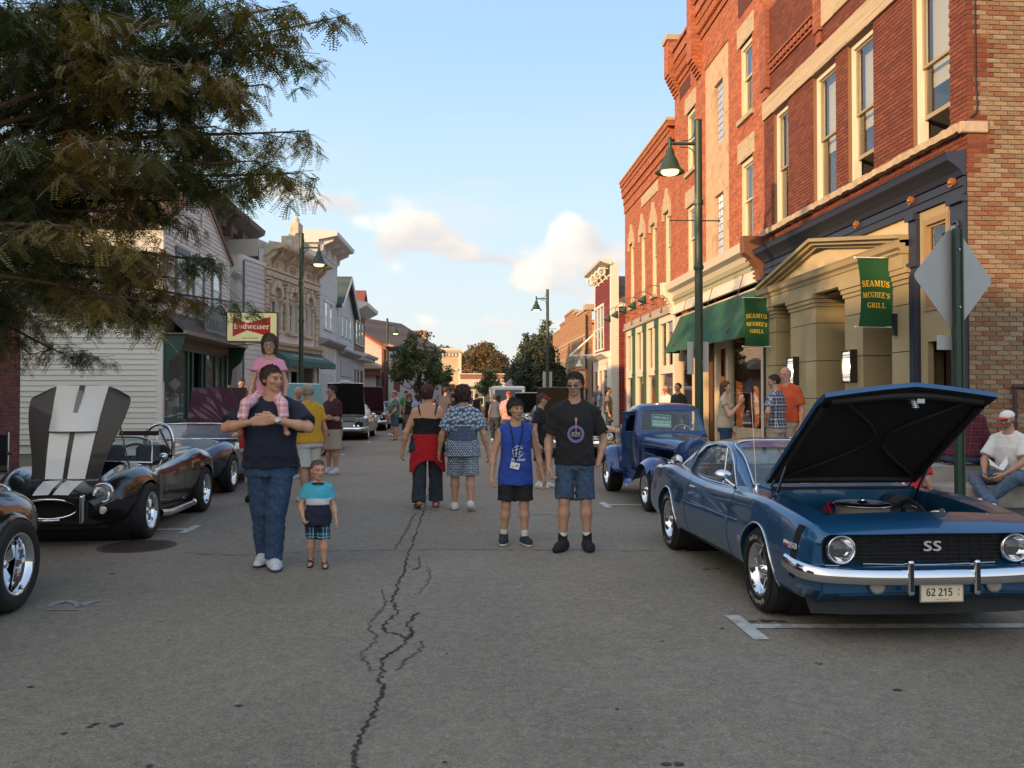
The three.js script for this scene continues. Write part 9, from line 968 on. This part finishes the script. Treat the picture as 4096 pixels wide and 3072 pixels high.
// === the people on the street
{
const cross={armL:{e:[0.02,-0.165,0.03],w:[-0.13,-0.13,0.10],d:[-1,0.1,0.1],n:[0,-0.2,-1],t:[0,1,0],curl:0.5},armR:{e:[0.02,-0.165,0.03],w:[-0.12,-0.15,0.12],d:[1,0.05,-0.1],n:[0,0,-1],t:[0,1,0],curl:0.4}},walkA={legL:{f:0.14,b:-0.02,toe:0.1},legR:{f:-0.1,b:0.22,toe:-0.15,pitch:0.4}},walkB={legR:{f:0.16,b:0.0,toe:-0.1},legL:{f:-0.08,b:0.24,toe:0.15,pitch:0.4}};
// big man, hands clasped
const big=person('big man in navy shirt and jeans, carrying a girl on his shoulders',[-1.73,-7.67],0.02,{H:1.82,g:1.27,belly:0.02,fine:1,yaw:0.95,nod:0.05,hair:[0.045,0.025,0.014],skin:[0.50,0.26,0.15],shW:0.112,armL:{e:[0.08,-0.085,0.10],w:[-0.068,-0.045,0.165],d:[-1,0.08,0.18],n:[0,0,-1],t:[0,1,0.1],curl:0.22},armR:{e:[0.08,-0.085,0.10],w:[-0.058,-0.054,0.17],d:[1,0.10,0.2],n:[0,0,-1],t:[0,1,0.1],curl:0.22},legL:{f:0.2,b:0.0,toe:0.3,x:-0.035},legR:{f:-0.06,b:0.22,toe:-0.15,x:-0.012,pitch:0.35},top:{mat:NAVYT,hem:0.50,lo:1.15,sl:0.8,o:0.014},bot:{name:'jeans',mat:JEANS,len:1.99,fl:0.02,bell:1.0,o:0.008},shoeMat:cloth([0.5,0.52,0.55]),sole:cloth([0.04,0.06,0.12])});
big.print('shirt_emblem',0.055,0.735,0.035,0.018,decal(64,32,(c)=>{c.fillStyle='#c8ccd0';c.beginPath();c.moveTo(4,20);c.lineTo(24,6);c.lineTo(34,14);c.lineTo(58,8);c.lineTo(42,20);c.lineTo(50,28);c.lineTo(30,22);c.lineTo(12,28);c.fill();}));
big.add('belt',nets([trunkF([[0.555*1.8+big.dy,0.092*1.8*1.27+0.012,0.078*1.8*1.13+0.014,0.012],[0.575*1.8+big.dy,0.092*1.8*1.27+0.012,0.078*1.8*1.13+0.014,0.012]])],0.012,0.01),BLK);obj('phone_case',rbx(0.205,0.245,0.94,1.02,0.0,0.08,0.01),BLK,big.t);{const w=big.J.wrL,e=big.J.elL,d=v3(e).sub(v3(w)).normalize();obj('wrist_watch',[rod(v3(w).addScaledVector(d,0.005).toArray(),v3(w).addScaledVector(d,0.035).toArray(),0.036,0.036,18),cyl(0.02,0.012,14).rotateX(PI/2).translate(w[0]+0.02,w[1],w[2]+0.04)],STEEL,big.t);}
// girl on his shoulders
const pinkPl=plaid('#d9a3a8',[['#f2e6e6',4,10,0.8],['#c06a78',40,8,0.55],['#f6eeea',62,5,0.8],['#c9808a',92,14,0.5]],0.11),PINK=cloth([0.62,0.25,0.36]);
const gl=person('small girl in pink top and plaid leggings riding on the shoulders of the big man',[-1.78,-7.80,1.06],0.04,{H:1.06,g:1.02,kid:0.85,fine:1,fem:1,style:'bob',hair:[0.075,0.042,0.022],skin:[0.48,0.27,0.18],yaw:0.08,nod:0.05,seat:1,shades:2,legL:{knee:[0.15,0.40,0.26],ankle:[0.195,0.175,0.30],toe:0.25},legR:{knee:[-0.15,0.40,0.26],ankle:[-0.195,0.165,0.30],toe:-0.25},armL:{e:[0.05,-0.17,0.03],w:[0.065,-0.30,0.13],n:[-0.3,-0.6,-0.4],t:[-1,0,0.2],curl:0.5},armR:{e:[0.05,-0.17,0.03],w:[0.055,-0.30,0.13],n:[0.3,-0.6,-0.4],t:[1,0,0.2],curl:0.5},top:{mat:PINK,hem:0.46,sl:0.42,lo:1.2,fl:0.012,open:0.014},bot:{name:'leggings',mat:pinkPl,len:1.55,fl:0.014},shoe:'sandal',shoeMat:cloth([0.6,0.6,0.58])});
// toddler
const td=person('toddler boy in aqua and navy striped shirt, plaid shorts and sandals',[-1.3,-7.61],0.12,{H:0.97,g:1.08,kid:1.1,fine:1,style:'crop',hair:[0.14,0.085,0.045],skin:[0.47,0.26,0.17],yaw:0.4,look:0.5,...walkA,armL:{w:[0.07,-0.30,0.05]},armR:{e:[0.05,-0.16,0.0],w:[0.02,-0.27,0.09],curl:1.1},top:{mat:M(lin(1,1,1),0.92,0,{vertexColors:true}),paint:(y)=>(y<0.585?[0.012,0.016,0.032]:y<0.645?[0.5,0.52,0.55]:[0.055,0.36,0.48]),hem:0.40,lo:1.08,sl:0.6,fl:0.016,o:0.014},bot:{name:'plaid_shorts',mat:plaid('#1d3a4e',[['#0d1722',10,26,0.8],['#4fa0b4',52,12,0.7],['#a9c8cc',84,8,0.75],['#0d1722',100,20,0.7]],0.12),len:0.95,fl:0.03,waist:0.5},shoe:'sandal'});
{const H=0.97;td.add('collar',new THREE.TorusGeometry(0.052,0.009,8,28).rotateX(PI/2-0.25).translate(0,0.775*H+td.dy,0.008),NAVYT);}
// boy in the blue sleeveless shirt
const boy=person('boy in blue sleeveless shirt and black shorts wearing a lanyard card',[0.57,-8.66],0.08,{H:1.52,g:0.98,kid:0.25,fine:1,style:'mop',hair:[0.022,0.013,0.009],skin:[0.46,0.26,0.16],yaw:0.32,look:0.4,legL:{f:0.1,b:0.02,toe:0.12},legR:{f:0.06,b:0.2,toe:-0.2,pitch:0.35,x:0.03},armL:{e:[0.06,-0.165,-0.01],w:[0.085,-0.31,0.05]},armR:{e:[0.055,-0.165,0.0],w:[0.07,-0.31,0.04],curl:0.9},top:{mat:cloth([0.022,0.06,0.32]),hem:0.415,cut:'none',fl:0.012,o:0.016,lo:1.2},bot:{name:'shorts',mat:BLK,len:0.86,fl:0.03},sock:0.22,shoeMat:cloth([0.02,0.022,0.032]),sole:cloth([0.5,0.5,0.47])});
boy.print('shirt_logo',0.005,0.635,0.135,0.12,decal(256,224,(c)=>{c.strokeStyle='#c9d3e2';c.fillStyle='#c9d3e2';c.lineWidth=9;c.beginPath();c.arc(128,92,70,0.3,5.6);c.stroke();c.lineWidth=8;for(const[a,b,d]of[[70,60,190],[80,100,180],[66,130,150]]){c.beginPath();c.moveTo(a,b+30);c.quadraticCurveTo(128,b-14,d,b);c.stroke();}c.beginPath();c.moveTo(118,24);c.quadraticCurveTo(84,90,120,158);c.stroke();c.beginPath();c.moveTo(150,30);c.quadraticCurveTo(130,90,158,150);c.stroke();c.font='italic bold 52px sans-serif';c.textAlign='center';c.fillText('Reebok',128,214);}));
{const F3=(x,y)=>[x,y,boy.front(x,y)+0.016],cz=boy.front(-0.02,0.84)+0.02;obj('lanyard',[1,-1].map((sd)=>tube([[sd*0.052,1.275,-0.03],[sd*0.066,1.255,0.05],...[1.2,1.12,1.04,0.96,0.9].map((y,i)=>F3(lerp(sd*0.066,-0.02,(i+0.6)/5),y)),[-0.02,0.868,cz]],0.0055,40,5)),BLK,boy.t);const cd=grp('name_card',boy.t);cd.position.set(-0.02,0.868,cz);cd.rotation.z=-0.25;obj('card',rbx(-0.048,0.048,-0.068,-0.002,-0.002,0.002,0.0015,1),P(lin(0.72,0.72,0.72),{roughness:0.3,clearcoat:0.5}),cd);obj('card_mark',[bx(-0.04,-0.005,-0.052,-0.046,0.002,0.004),cyl(0.011,0.003,10).rotateX(PI/2).translate(0.02,-0.03,0.003)],M(lin(0.25,0.1,0.1),0.8),cd);}
// man with sunglasses
const sm=person('man in black printed T-shirt, sunglasses and denim shorts with black high shoes',[1.15,-8.33],-0.06,{H:1.77,g:1.02,fine:1,style:'mullet',hair:[0.025,0.013,0.008],skin:[0.44,0.24,0.155],yaw:-0.28,nod:0.04,shades:1,stubble:0.15,legL:{f:0.02,b:0.02,toe:0.02,x:0.02},legR:{f:0.1,b:0.03,toe:-0.45,x:0.02},armL:{e:[0.07,-0.165,-0.03],w:[0.028,-0.305,0.02],hide:1},armR:{e:[0.05,-0.17,-0.005],w:[0.05,-0.31,0.045],curl:0.8},top:{mat:BLK,hem:0.485,lo:1.08,sl:0.72,o:0.013,fl:0.008},bot:{name:'denim_shorts',mat:JORTS,len:0.97,fl:0.022},sock:0.22,shoeMat:DKSHOE});
sm.print('shirt_print',0.0,0.685,0.12,0.145,decal(256,300,(c)=>{c.strokeStyle='#8d7fb6';c.lineWidth=16;c.setLineDash([20,7]);c.beginPath();c.arc(128,196,86,0,7);c.stroke();c.setLineDash([]);c.lineWidth=5;c.beginPath();c.arc(128,196,98,0,7);c.stroke();c.beginPath();c.arc(128,196,72,0,7);c.stroke();c.strokeStyle='#b9a9ae';c.lineWidth=6;c.strokeRect(82,176,92,44);c.beginPath();c.moveTo(88,210);c.lineTo(96,186);c.lineTo(108,200);c.lineTo(126,214);c.lineTo(146,188);c.lineTo(158,204);c.lineTo(168,184);c.stroke();c.fillStyle='#b98f93';c.beginPath();c.moveTo(116,8);c.lineTo(146,8);c.lineTo(136,60);c.lineTo(134,200);c.lineTo(124,200);c.lineTo(124,60);c.fill();}));
for(const n of['L','R']){const a=sm.J['an'+n];sm.add('shoe_collar',nets([capF([a[0],0.05,a[2]],[a[0],0.155,a[2]-0.004],0.05,0.047)],0.007,0.01),DKSHOE);}
// women walking away
const rw=person('woman walking away in black strap top with red sweater tied round her waist',[-0.47,-11.6],PI+0.05,{H:1.71,g:1.36,fem:1,fine:1,style:'pony',hair:[0.075,0.016,0.011],skin:[0.54,0.28,0.16],yaw:-0.25,...walkB,armL:{e:[0.075,-0.165,-0.01],w:[0.105,-0.31,0.02]},armR:{e:[0.075,-0.165,-0.01],w:[0.11,-0.31,0.02]},top:{name:'strap_top',mat:BLK,hem:0.56,neck:0.735,cut:'none',sh:0,o:0.008},bot:{name:'jeans',mat:DKJEANS,len:1.97,fl:0.022,bell:1.7},skirt:{name:'tied_sweater',mat:cloth([0.42,0.008,0.012]),y0:0.30,y1:0.605,w0:0.148,d0:0.115,w1:0.125,d1:0.092,cut:(H,dy)=>ellF([0,0.27*H+dy,-0.03],[0.122*H,0.13*H,0.4])},shoe:'sandal',shoeMat:cloth([0.12,0.06,0.035])});
obj('strap',[1,-1].map((sd)=>tube([[sd*0.085,1.27,-0.10],[sd*0.105,1.36,-0.085],[sd*0.115,1.425,-0.03],[sd*0.11,1.41,0.03],[sd*0.1,1.3,0.10]].map(([x,y,z])=>[x*1.1,y,z]),0.011,26,6)),BLK,rw.t);
const pat=(draw,s)=>{const t=canvas(128,128,draw);t.wrapS=t.wrapT=THREE.RepeatWrapping;t.repeat.set(1/s,1/s);return M(lin(1,1,1),0.92,0,{map:t});},rr=RNG(4);
const circ=pat((c)=>{c.fillStyle='#42526b';c.fillRect(0,0,128,128);for(const[x,y,q]of[[22,24,19],[66,16,16],[104,34,20],[44,62,17],[84,74,19],[14,84,18],[118,88,14],[52,104,19],[92,116,15],[8,52,10]])for(const ox of[-128,0,128])for(const oy of[-128,0,128]){c.fillStyle='#a9b3bd';c.beginPath();c.ellipse(x+ox,y+oy,q,q*0.85,0.4,0,7);c.fill();c.strokeStyle='#7d8ba0';c.lineWidth=2;c.beginPath();c.arc(x+ox,y+oy,q*0.5,0,7);c.stroke();}},0.17),dash=pat((c)=>{c.fillStyle='#3a4a64';c.fillRect(0,0,128,128);c.fillStyle='#c3cad0';for(let i=0;i<6;i++)for(let j=0;j<6;j++)c.fillRect(i*21+(j%2)*10+rr()*4,j*21+rr()*5,8+rr()*4,13);},0.14),speck=pat((c)=>{c.fillStyle='#333f57';c.fillRect(0,0,128,128);c.fillStyle='#8593a6';for(let i=0;i<420;i++)c.fillRect(rr()*128,rr()*128,3,3);},0.12);
const pw=person('woman walking away in grey blue patterned shirt and matching shorts with white heels',[0.02,-11.32],PI-0.03,{H:1.68,g:1.26,fem:1,fine:1,style:'curly',hair:[0.038,0.012,0.009],skin:[0.46,0.25,0.16],yaw:-0.15,...walkA,armL:{e:[0.07,-0.165,-0.01],w:[0.095,-0.31,0.03]},armR:{e:[0.075,-0.165,-0.01],w:[0.11,-0.31,0.02]},top:{mat:circ,hem:0.655,sl:0.75,lo:1.2,o:0.016},skirt:{name:'patterned_tunic',mat:dash,y0:0.44,y1:0.575,w0:0.145,d0:0.105,w1:0.125,d1:0.094},bot:{name:'patterned_shorts',mat:dash,len:0.97,fl:0.036,o:0.012},shoeMat:cloth([0.6,0.58,0.55])});
pw.add('shirt_panel',nets([trunkF([[0.565*1.68+pw.dy,0.118*1.68,0.092*1.68,0],[0.69*1.68+pw.dy,0.120*1.68,0.084*1.68,0]])],0.012,0.02),speck);for(const y of[0.565,0.688])pw.add('shirt_trim',nets([trunkF([[y*1.68+pw.dy,0.1215*1.68,0.09*1.68,0],[(y+0.01)*1.68+pw.dy,0.1215*1.68,0.09*1.68,0]])],0.009,0.008),cloth([0.42,0.46,0.5]));
// behind them
const T=(c,o={})=>({mat:cloth(c),...o}),F=(label,pos,turn,s)=>person(label,pos,turn,{far:1,...s}),shorts=(m,o={})=>({name:'shorts',mat:m,len:0.95,fl:0.03,...o}),long=(m)=>({name:'trousers',mat:m,len:1.96,fl:0.014});
person('man in dark maroon T-shirt and khaki cargo shorts, arms folded, looking at a car',[-2.6,-16.9],-0.75,{H:1.78,g:1.14,belly:0.01,...cross,shades:1,yaw:-0.25,nod:0.2,hair:[0.02,0.012,0.009],top:T([0.04,0.008,0.012],{hem:0.51,lo:1.08,sl:0.75}),bot:shorts(KHAKI,{fl:0.045,len:1}),sock:0.1,shoeMat:cloth([0.45,0.46,0.48])});
person('woman with orange hair, red top and white cropped trousers, half hidden by the big man',[-3.05,-12.3],2.6,{H:1.62,g:1.08,fem:1,style:'pony',hair:[0.30,0.09,0.02],...walkA,top:T([0.5,0.015,0.02],{hem:0.5}),bot:{name:'cropped_trousers',mat:cloth([0.52,0.49,0.44]),len:1.45,fl:0.02},shoeMat:DKSHOE});
person('man in yellow shirt and pale shorts, partly hidden by the big man',[-2.28,-12.5],-2.4,{H:1.74,g:1.25,belly:0.015,style:'bald',hair:[0.3,0.27,0.24],nod:0.2,...walkB,top:T([0.55,0.30,0.025],{hem:0.5,lo:1.08}),bot:shorts(cloth([0.5,0.49,0.45]),{fl:0.035}),sock:0.15});
person('bald man in blue shirt standing by the light blue hood',[-3.2,-16.4],0.9,{H:1.74,g:1.15,style:'none',nod:0.3,skin:[0.4,0.22,0.15],top:T([0.02,0.04,0.22]),bot:long(DKJEANS)});
F('man in black shirt looking down behind the maroon hood',[-5.53,-21.2,0.15],0.3,{H:1.86,g:1.3,nod:0.35,style:'crop',hair:[0.02,0.015,0.012],top:T([0.012,0.012,0.015]),bot:long(DKJEANS)});
person('boy in red cap and black shirt, looking into the dark blue car',[1.37,-14.09],1.1,{H:1.6,g:1.0,nod:0.15,style:'mop',hair:[0.06,0.025,0.013],cap:[[0.42,0.025,0.018],[0.42,0.025,0.018]],top:T([0.012,0.012,0.013],{hem:0.46,lo:1.1}),bot:shorts(BLK),sock:0.1});
person('man in pink shirt with suspenders and a red patterned cap, arms folded',[1.49,-25.9],-0.1,{H:1.74,g:1.2,belly:0.012,...cross,skin:[0.5,0.26,0.16],style:'none',cap:[[0.42,0.05,0.05],[0.42,0.05,0.05]],top:T([0.62,0.30,0.32],{lo:1.08,sl:0.8}),bot:long(JEANS)});
F('heavy man in green polo shirt and denim shorts, seen from the side',[-2.42,-30.4],-1.25,{H:1.76,g:1.32,belly:0.03,nod:0.2,shades:1,hair:[0.12,0.09,0.06],armL:{e:[0.03,-0.165,0.03],w:[0.0,-0.26,0.13]},top:T([0.07,0.13,0.11],{hem:0.5,lo:1.12}),bot:shorts(JORTS),shoe:'sandal'});
const pb=F('boy in black shirt with a pink back print, walking away',[-0.29,-29],PI,{H:1.7,...walkA,hair:[0.025,0.014,0.01],top:T([0.012,0.012,0.012],{lo:1.08}),bot:shorts(BLK)});pb.print('shirt_print',0,0.7,0.13,0.1,decal(128,96,(c)=>{c.fillStyle='#d05878';c.beginPath();c.moveTo(8,30);c.lineTo(60,10);c.lineTo(80,22);c.lineTo(120,16);c.lineTo(96,44);c.lineTo(112,70);c.lineTo(88,80);c.lineTo(80,52);c.lineTo(40,54);c.fill();}),true);
F('tall man in grey shirt and cap, above the boy with the pink print',[-0.5,-27.2],2.3,{H:1.88,g:1.15,cap:[[0.05,0.05,0.06],[0.4,0.38,0.36]],top:T([0.06,0.06,0.075]),bot:long(DKJEANS)});
F('child in bright red shirt beside the woman in the strap top',[-0.86,-26.5],2.6,{H:1.5,g:1.1,style:'crop',top:T([0.5,0.015,0.02]),bot:shorts(BLK)});
F('blonde woman in short black dress walking away',[1.32,-39.7],PI,{H:1.63,fem:1,style:'long',hair:[0.32,0.2,0.09],...walkA,top:T([0.012,0.012,0.013],{cut:'none',hem:0.5}),bot:shorts(BLK,{len:0.55}),shoeMat:DKSHOE});
F('woman in black top and shorts with dark hair, by the blonde woman',[1.75,-38.4],2.9,{H:1.66,fem:1,style:'long',hair:[0.015,0.01,0.008],...walkB,top:T([0.015,0.015,0.018]),bot:shorts(BLK,{len:0.6}),shoeMat:DKSHOE});
F('woman with hair up in black vest carrying a white bag, far down the road',[0.72,-38.8],PI,{H:1.73,fem:1,style:'short',top:T([0.012,0.012,0.013],{cut:'none'}),bot:long(cloth([0.5,0.48,0.46]))});
F('brown haired woman in grey blue sleeveless top behind the man in pink',[1.22,-29.6],2.7,{H:1.66,g:1.15,fem:1,style:'bob',hair:[0.09,0.045,0.02],top:T([0.08,0.095,0.14],{cut:'none'}),bot:long(DKJEANS)});
F('woman in black top and tan trousers facing up the road',[-2.13,-34],0.3,{H:1.68,fem:1,style:'curly',hair:[0.12,0.06,0.03],top:T([0.02,0.018,0.018],{cut:'none'}),bot:long(cloth([0.16,0.12,0.07]))});
F('woman in pale blue shirt with black hair reaching out to the left',[-1.75,-32.6],-2.4,{H:1.68,g:1.1,fem:1,style:'long',hair:[0.012,0.01,0.01],armR:{e:[0.09,-0.13,0.06],w:[0.16,-0.22,0.13]},top:T([0.25,0.31,0.5]),bot:long(DKJEANS)});
F('man in green shirt and dark cap behind the woman in black',[-2.45,-37],0.4,{H:1.85,cap:[[0.02,0.02,0.02],[0.02,0.02,0.02]],top:T([0.03,0.18,0.07]),bot:long(DKJEANS)});
F('grey haired man in striped white shirt behind the man in green polo',[-2.72,-33.8],-0.9,{H:1.84,g:1.15,style:'crop',hair:[0.4,0.38,0.36],top:T([0.42,0.4,0.4]),bot:long(KHAKI)});
[[-1.2,-43,0.4,[0.1,0.12,0.3],'person in blue among the far crowd, left of the road middle'],[0.1,-46,PI,[0.4,0.36,0.3],'person in cream among the far crowd near the road middle'],[2.3,-52,0.2,[0.35,0.08,0.06],'person in red brown by the far white van'],[-2.9,-47,2.2,[0.06,0.07,0.09],'person in dark grey by the far parked cars'],[0.9,-50,3,[0.3,0.05,0.08],'person in pink red walking away far down the road'],[-0.6,-55,0,[0.05,0.05,0.05],'person in black farthest down the road']].forEach(([x,z,r,c,l],i)=>F(l,[x,z],r,{H:1.68+0.04*(i%4),fem:i%2,g:1.05,style:i%2?'long':'short',...(i%2?walkA:walkB),top:T(c),bot:i%3?long(JEANS):shorts(KHAKI)}));
// on the sunny pavement
person('young woman with long auburn hair and beige top, hand raised to her mouth',[4.85,-14.9,0.15],1.0,{H:1.68,g:1.0,fem:1,style:'long',hair:[0.10,0.035,0.018],skin:[0.52,0.31,0.2],armR:{e:[0.03,-0.15,0.08],w:[-0.06,-0.02,0.17],d:[-0.2,0.8,0.1]},top:T([0.42,0.35,0.26],{cut:'none',sl:0.3}),bot:long(JEANS)});
const wp=plaid('#8d95a3',[['#20242e',6,22,0.75],['#20242e',70,22,0.75],['#e0e2e6',40,6,0.9],['#3b4256',104,8,0.8]],0.12);person('man in black and white plaid shirt, hand on hip, back turned',[5.2,-13.4,0.15],-2.35,{H:1.76,g:1.12,yaw:0.45,nod:0.2,hair:[0.025,0.014,0.01],armL:{e:[0.12,-0.13,-0.02],w:[0.03,-0.26,0.04],hide:1},armR:{e:[0.1,-0.14,0.02],w:[0.05,-0.25,0.08]},top:{mat:wp,hem:0.5,lo:1.1,sl:0.7},bot:long(KHAKI)});
person('tall grey haired man in orange polo shirt with a white beard',[5.75,-14.3,0.15],-1.0,{H:1.92,g:1.25,belly:0.02,style:'bald',hair:[0.3,0.28,0.26],stubble:0.8,beard:[0.5,0.47,0.44],nod:0.15,skin:[0.5,0.24,0.16],top:T([0.5,0.075,0.02],{lo:1.08,sl:0.75}),bot:long(KHAKI)});
F('bald man with glasses in white T-shirt before the white shop front',[6.3,-25.1,0.15],-1.2,{H:1.76,g:1.2,style:'none',shades:1,stubble:0.3,top:T([0.6,0.6,0.6]),bot:long(JEANS)});
F('dark haired man in black T-shirt beside the bald man in white',[5.85,-22.0,0.15],-1.1,{H:1.78,g:1.15,hair:[0.015,0.01,0.008],skin:[0.4,0.21,0.13],top:T([0.012,0.012,0.012]),bot:long(JEANS)});
F('man in grey tan shirt and sunglasses facing the shops',[5.3,-29.5,0.15],1.3,{H:1.76,g:1.2,shades:1,hair:[0.02,0.012,0.01],skin:[0.36,0.18,0.12],top:T([0.16,0.14,0.11]),bot:long(DKJEANS)});
F('person in pale blue shirt on the steps of the red shop',[6.9,-41,0.3],1.4,{H:1.6,style:'crop',hair:[0.3,0.27,0.22],top:T([0.22,0.34,0.5]),bot:long(DKJEANS)});F('taller person in dark clothes on the steps of the red shop',[7.0,-42.2,0.45],-0.4,{H:1.72,top:T([0.1,0.11,0.14]),bot:long(DKJEANS)});
// sitting along the alley wall
obj2();
function obj2(){
const lg=thing('concrete_ledge','low concrete ledge along the alley where people sit','ledge',[5.2,0.09,-10.4]);obj('ledge_block',[rbx(0,8,0,0.3,-0.5,0.0,0.02),rbx(0.6,8,0,0.52,-1.0,-0.502,0.02)],CONCRETE,lg);
const sit=(o={})=>({seat:1,legL:{knee:[0.1,0.50,0.24],ankle:[0.07,0.30,0.12],toe:0.3},legR:{knee:[-0.1,0.46,0.25],ankle:[-0.05,0.27,0.3],toe:-0.2},...o});
person('man sitting on the ledge in white T-shirt, jeans and white cap with red brim',[7.22,-10.38,-0.40],-1.15,{H:1.76,g:1.2,belly:0.015,...sit({legL:{knee:[0.16,0.53,0.24],ankle:[-0.02,0.36,0.30],toe:-0.5},legR:{knee:[-0.17,0.50,0.22],ankle:[0.06,0.32,0.36],toe:0.6}}),lean:[0,0.22],nod:0.25,style:'none',stubble:0.75,skin:[0.38,0.2,0.13],cap:[[0.66,0.65,0.64],[0.5,0.02,0.02]],armL:{e:[0.04,-0.15,0.08],w:[-0.03,-0.24,0.20]},armR:{e:[0.04,-0.15,0.08],w:[-0.04,-0.24,0.2]},top:T([0.62,0.61,0.58],{lo:1.12,sl:0.8}),bot:long(denim(0.09,0.14,0.22))});
const can=thing('drink_can','red drink can standing on the ledge beside the seated man','drink can',[6.72,0.39,-10.42]);obj('can',[lathe([[0,0],[0.028,0],[0.033,0.01],[0.033,0.105],[0.027,0.12],[0,0.12]],20)],M(lin(0.45,0.02,0.025),0.3,0.4),can);obj('can_band',[cyl(0.0335,0.02,20).translate(0,0.06,0)],M(lin(0.6,0.6,0.6),0.4),can);const pp=thing('paper_wrapper','white paper wrapper held by the seated man','paper',[6.88,0.66,-10.16]);obj('paper',grid([[[-0.14,0.02,0],[0,-0.05,0.05],[0.1,0.04,0]],[[-0.12,0.1,-0.06],[0,-0.02,-0.05],[0.14,0.13,-0.08]]]),M(lin(0.6,0.6,0.6),0.8),pp);
person('person in dark red plaid shirt sitting hunched on the ledge behind the sign post',[6.85,-10.95,-0.12],2.3,{H:1.72,g:1.4,belly:0.02,...sit(),lean:[0,0.35],nod:0.4,top:{mat:plaid('#5a1626',[['#2c0c18',10,26,0.6],['#7c3040',60,6,0.8],['#2c0c18',84,22,0.6]],0.09),lo:1.12,sl:1.9},bot:long(JEANS)});
person('person in bright red shirt sitting low behind the open blue hood',[5.75,-10.35,-0.42],2.0,{H:1.5,g:1.3,...sit(),lean:[0,0.25],nod:0.3,top:T([0.5,0.01,0.015],{lo:1.12,sl:0.8}),bot:long(DKJEANS)});
}
}
renderer.render(scene,camera);
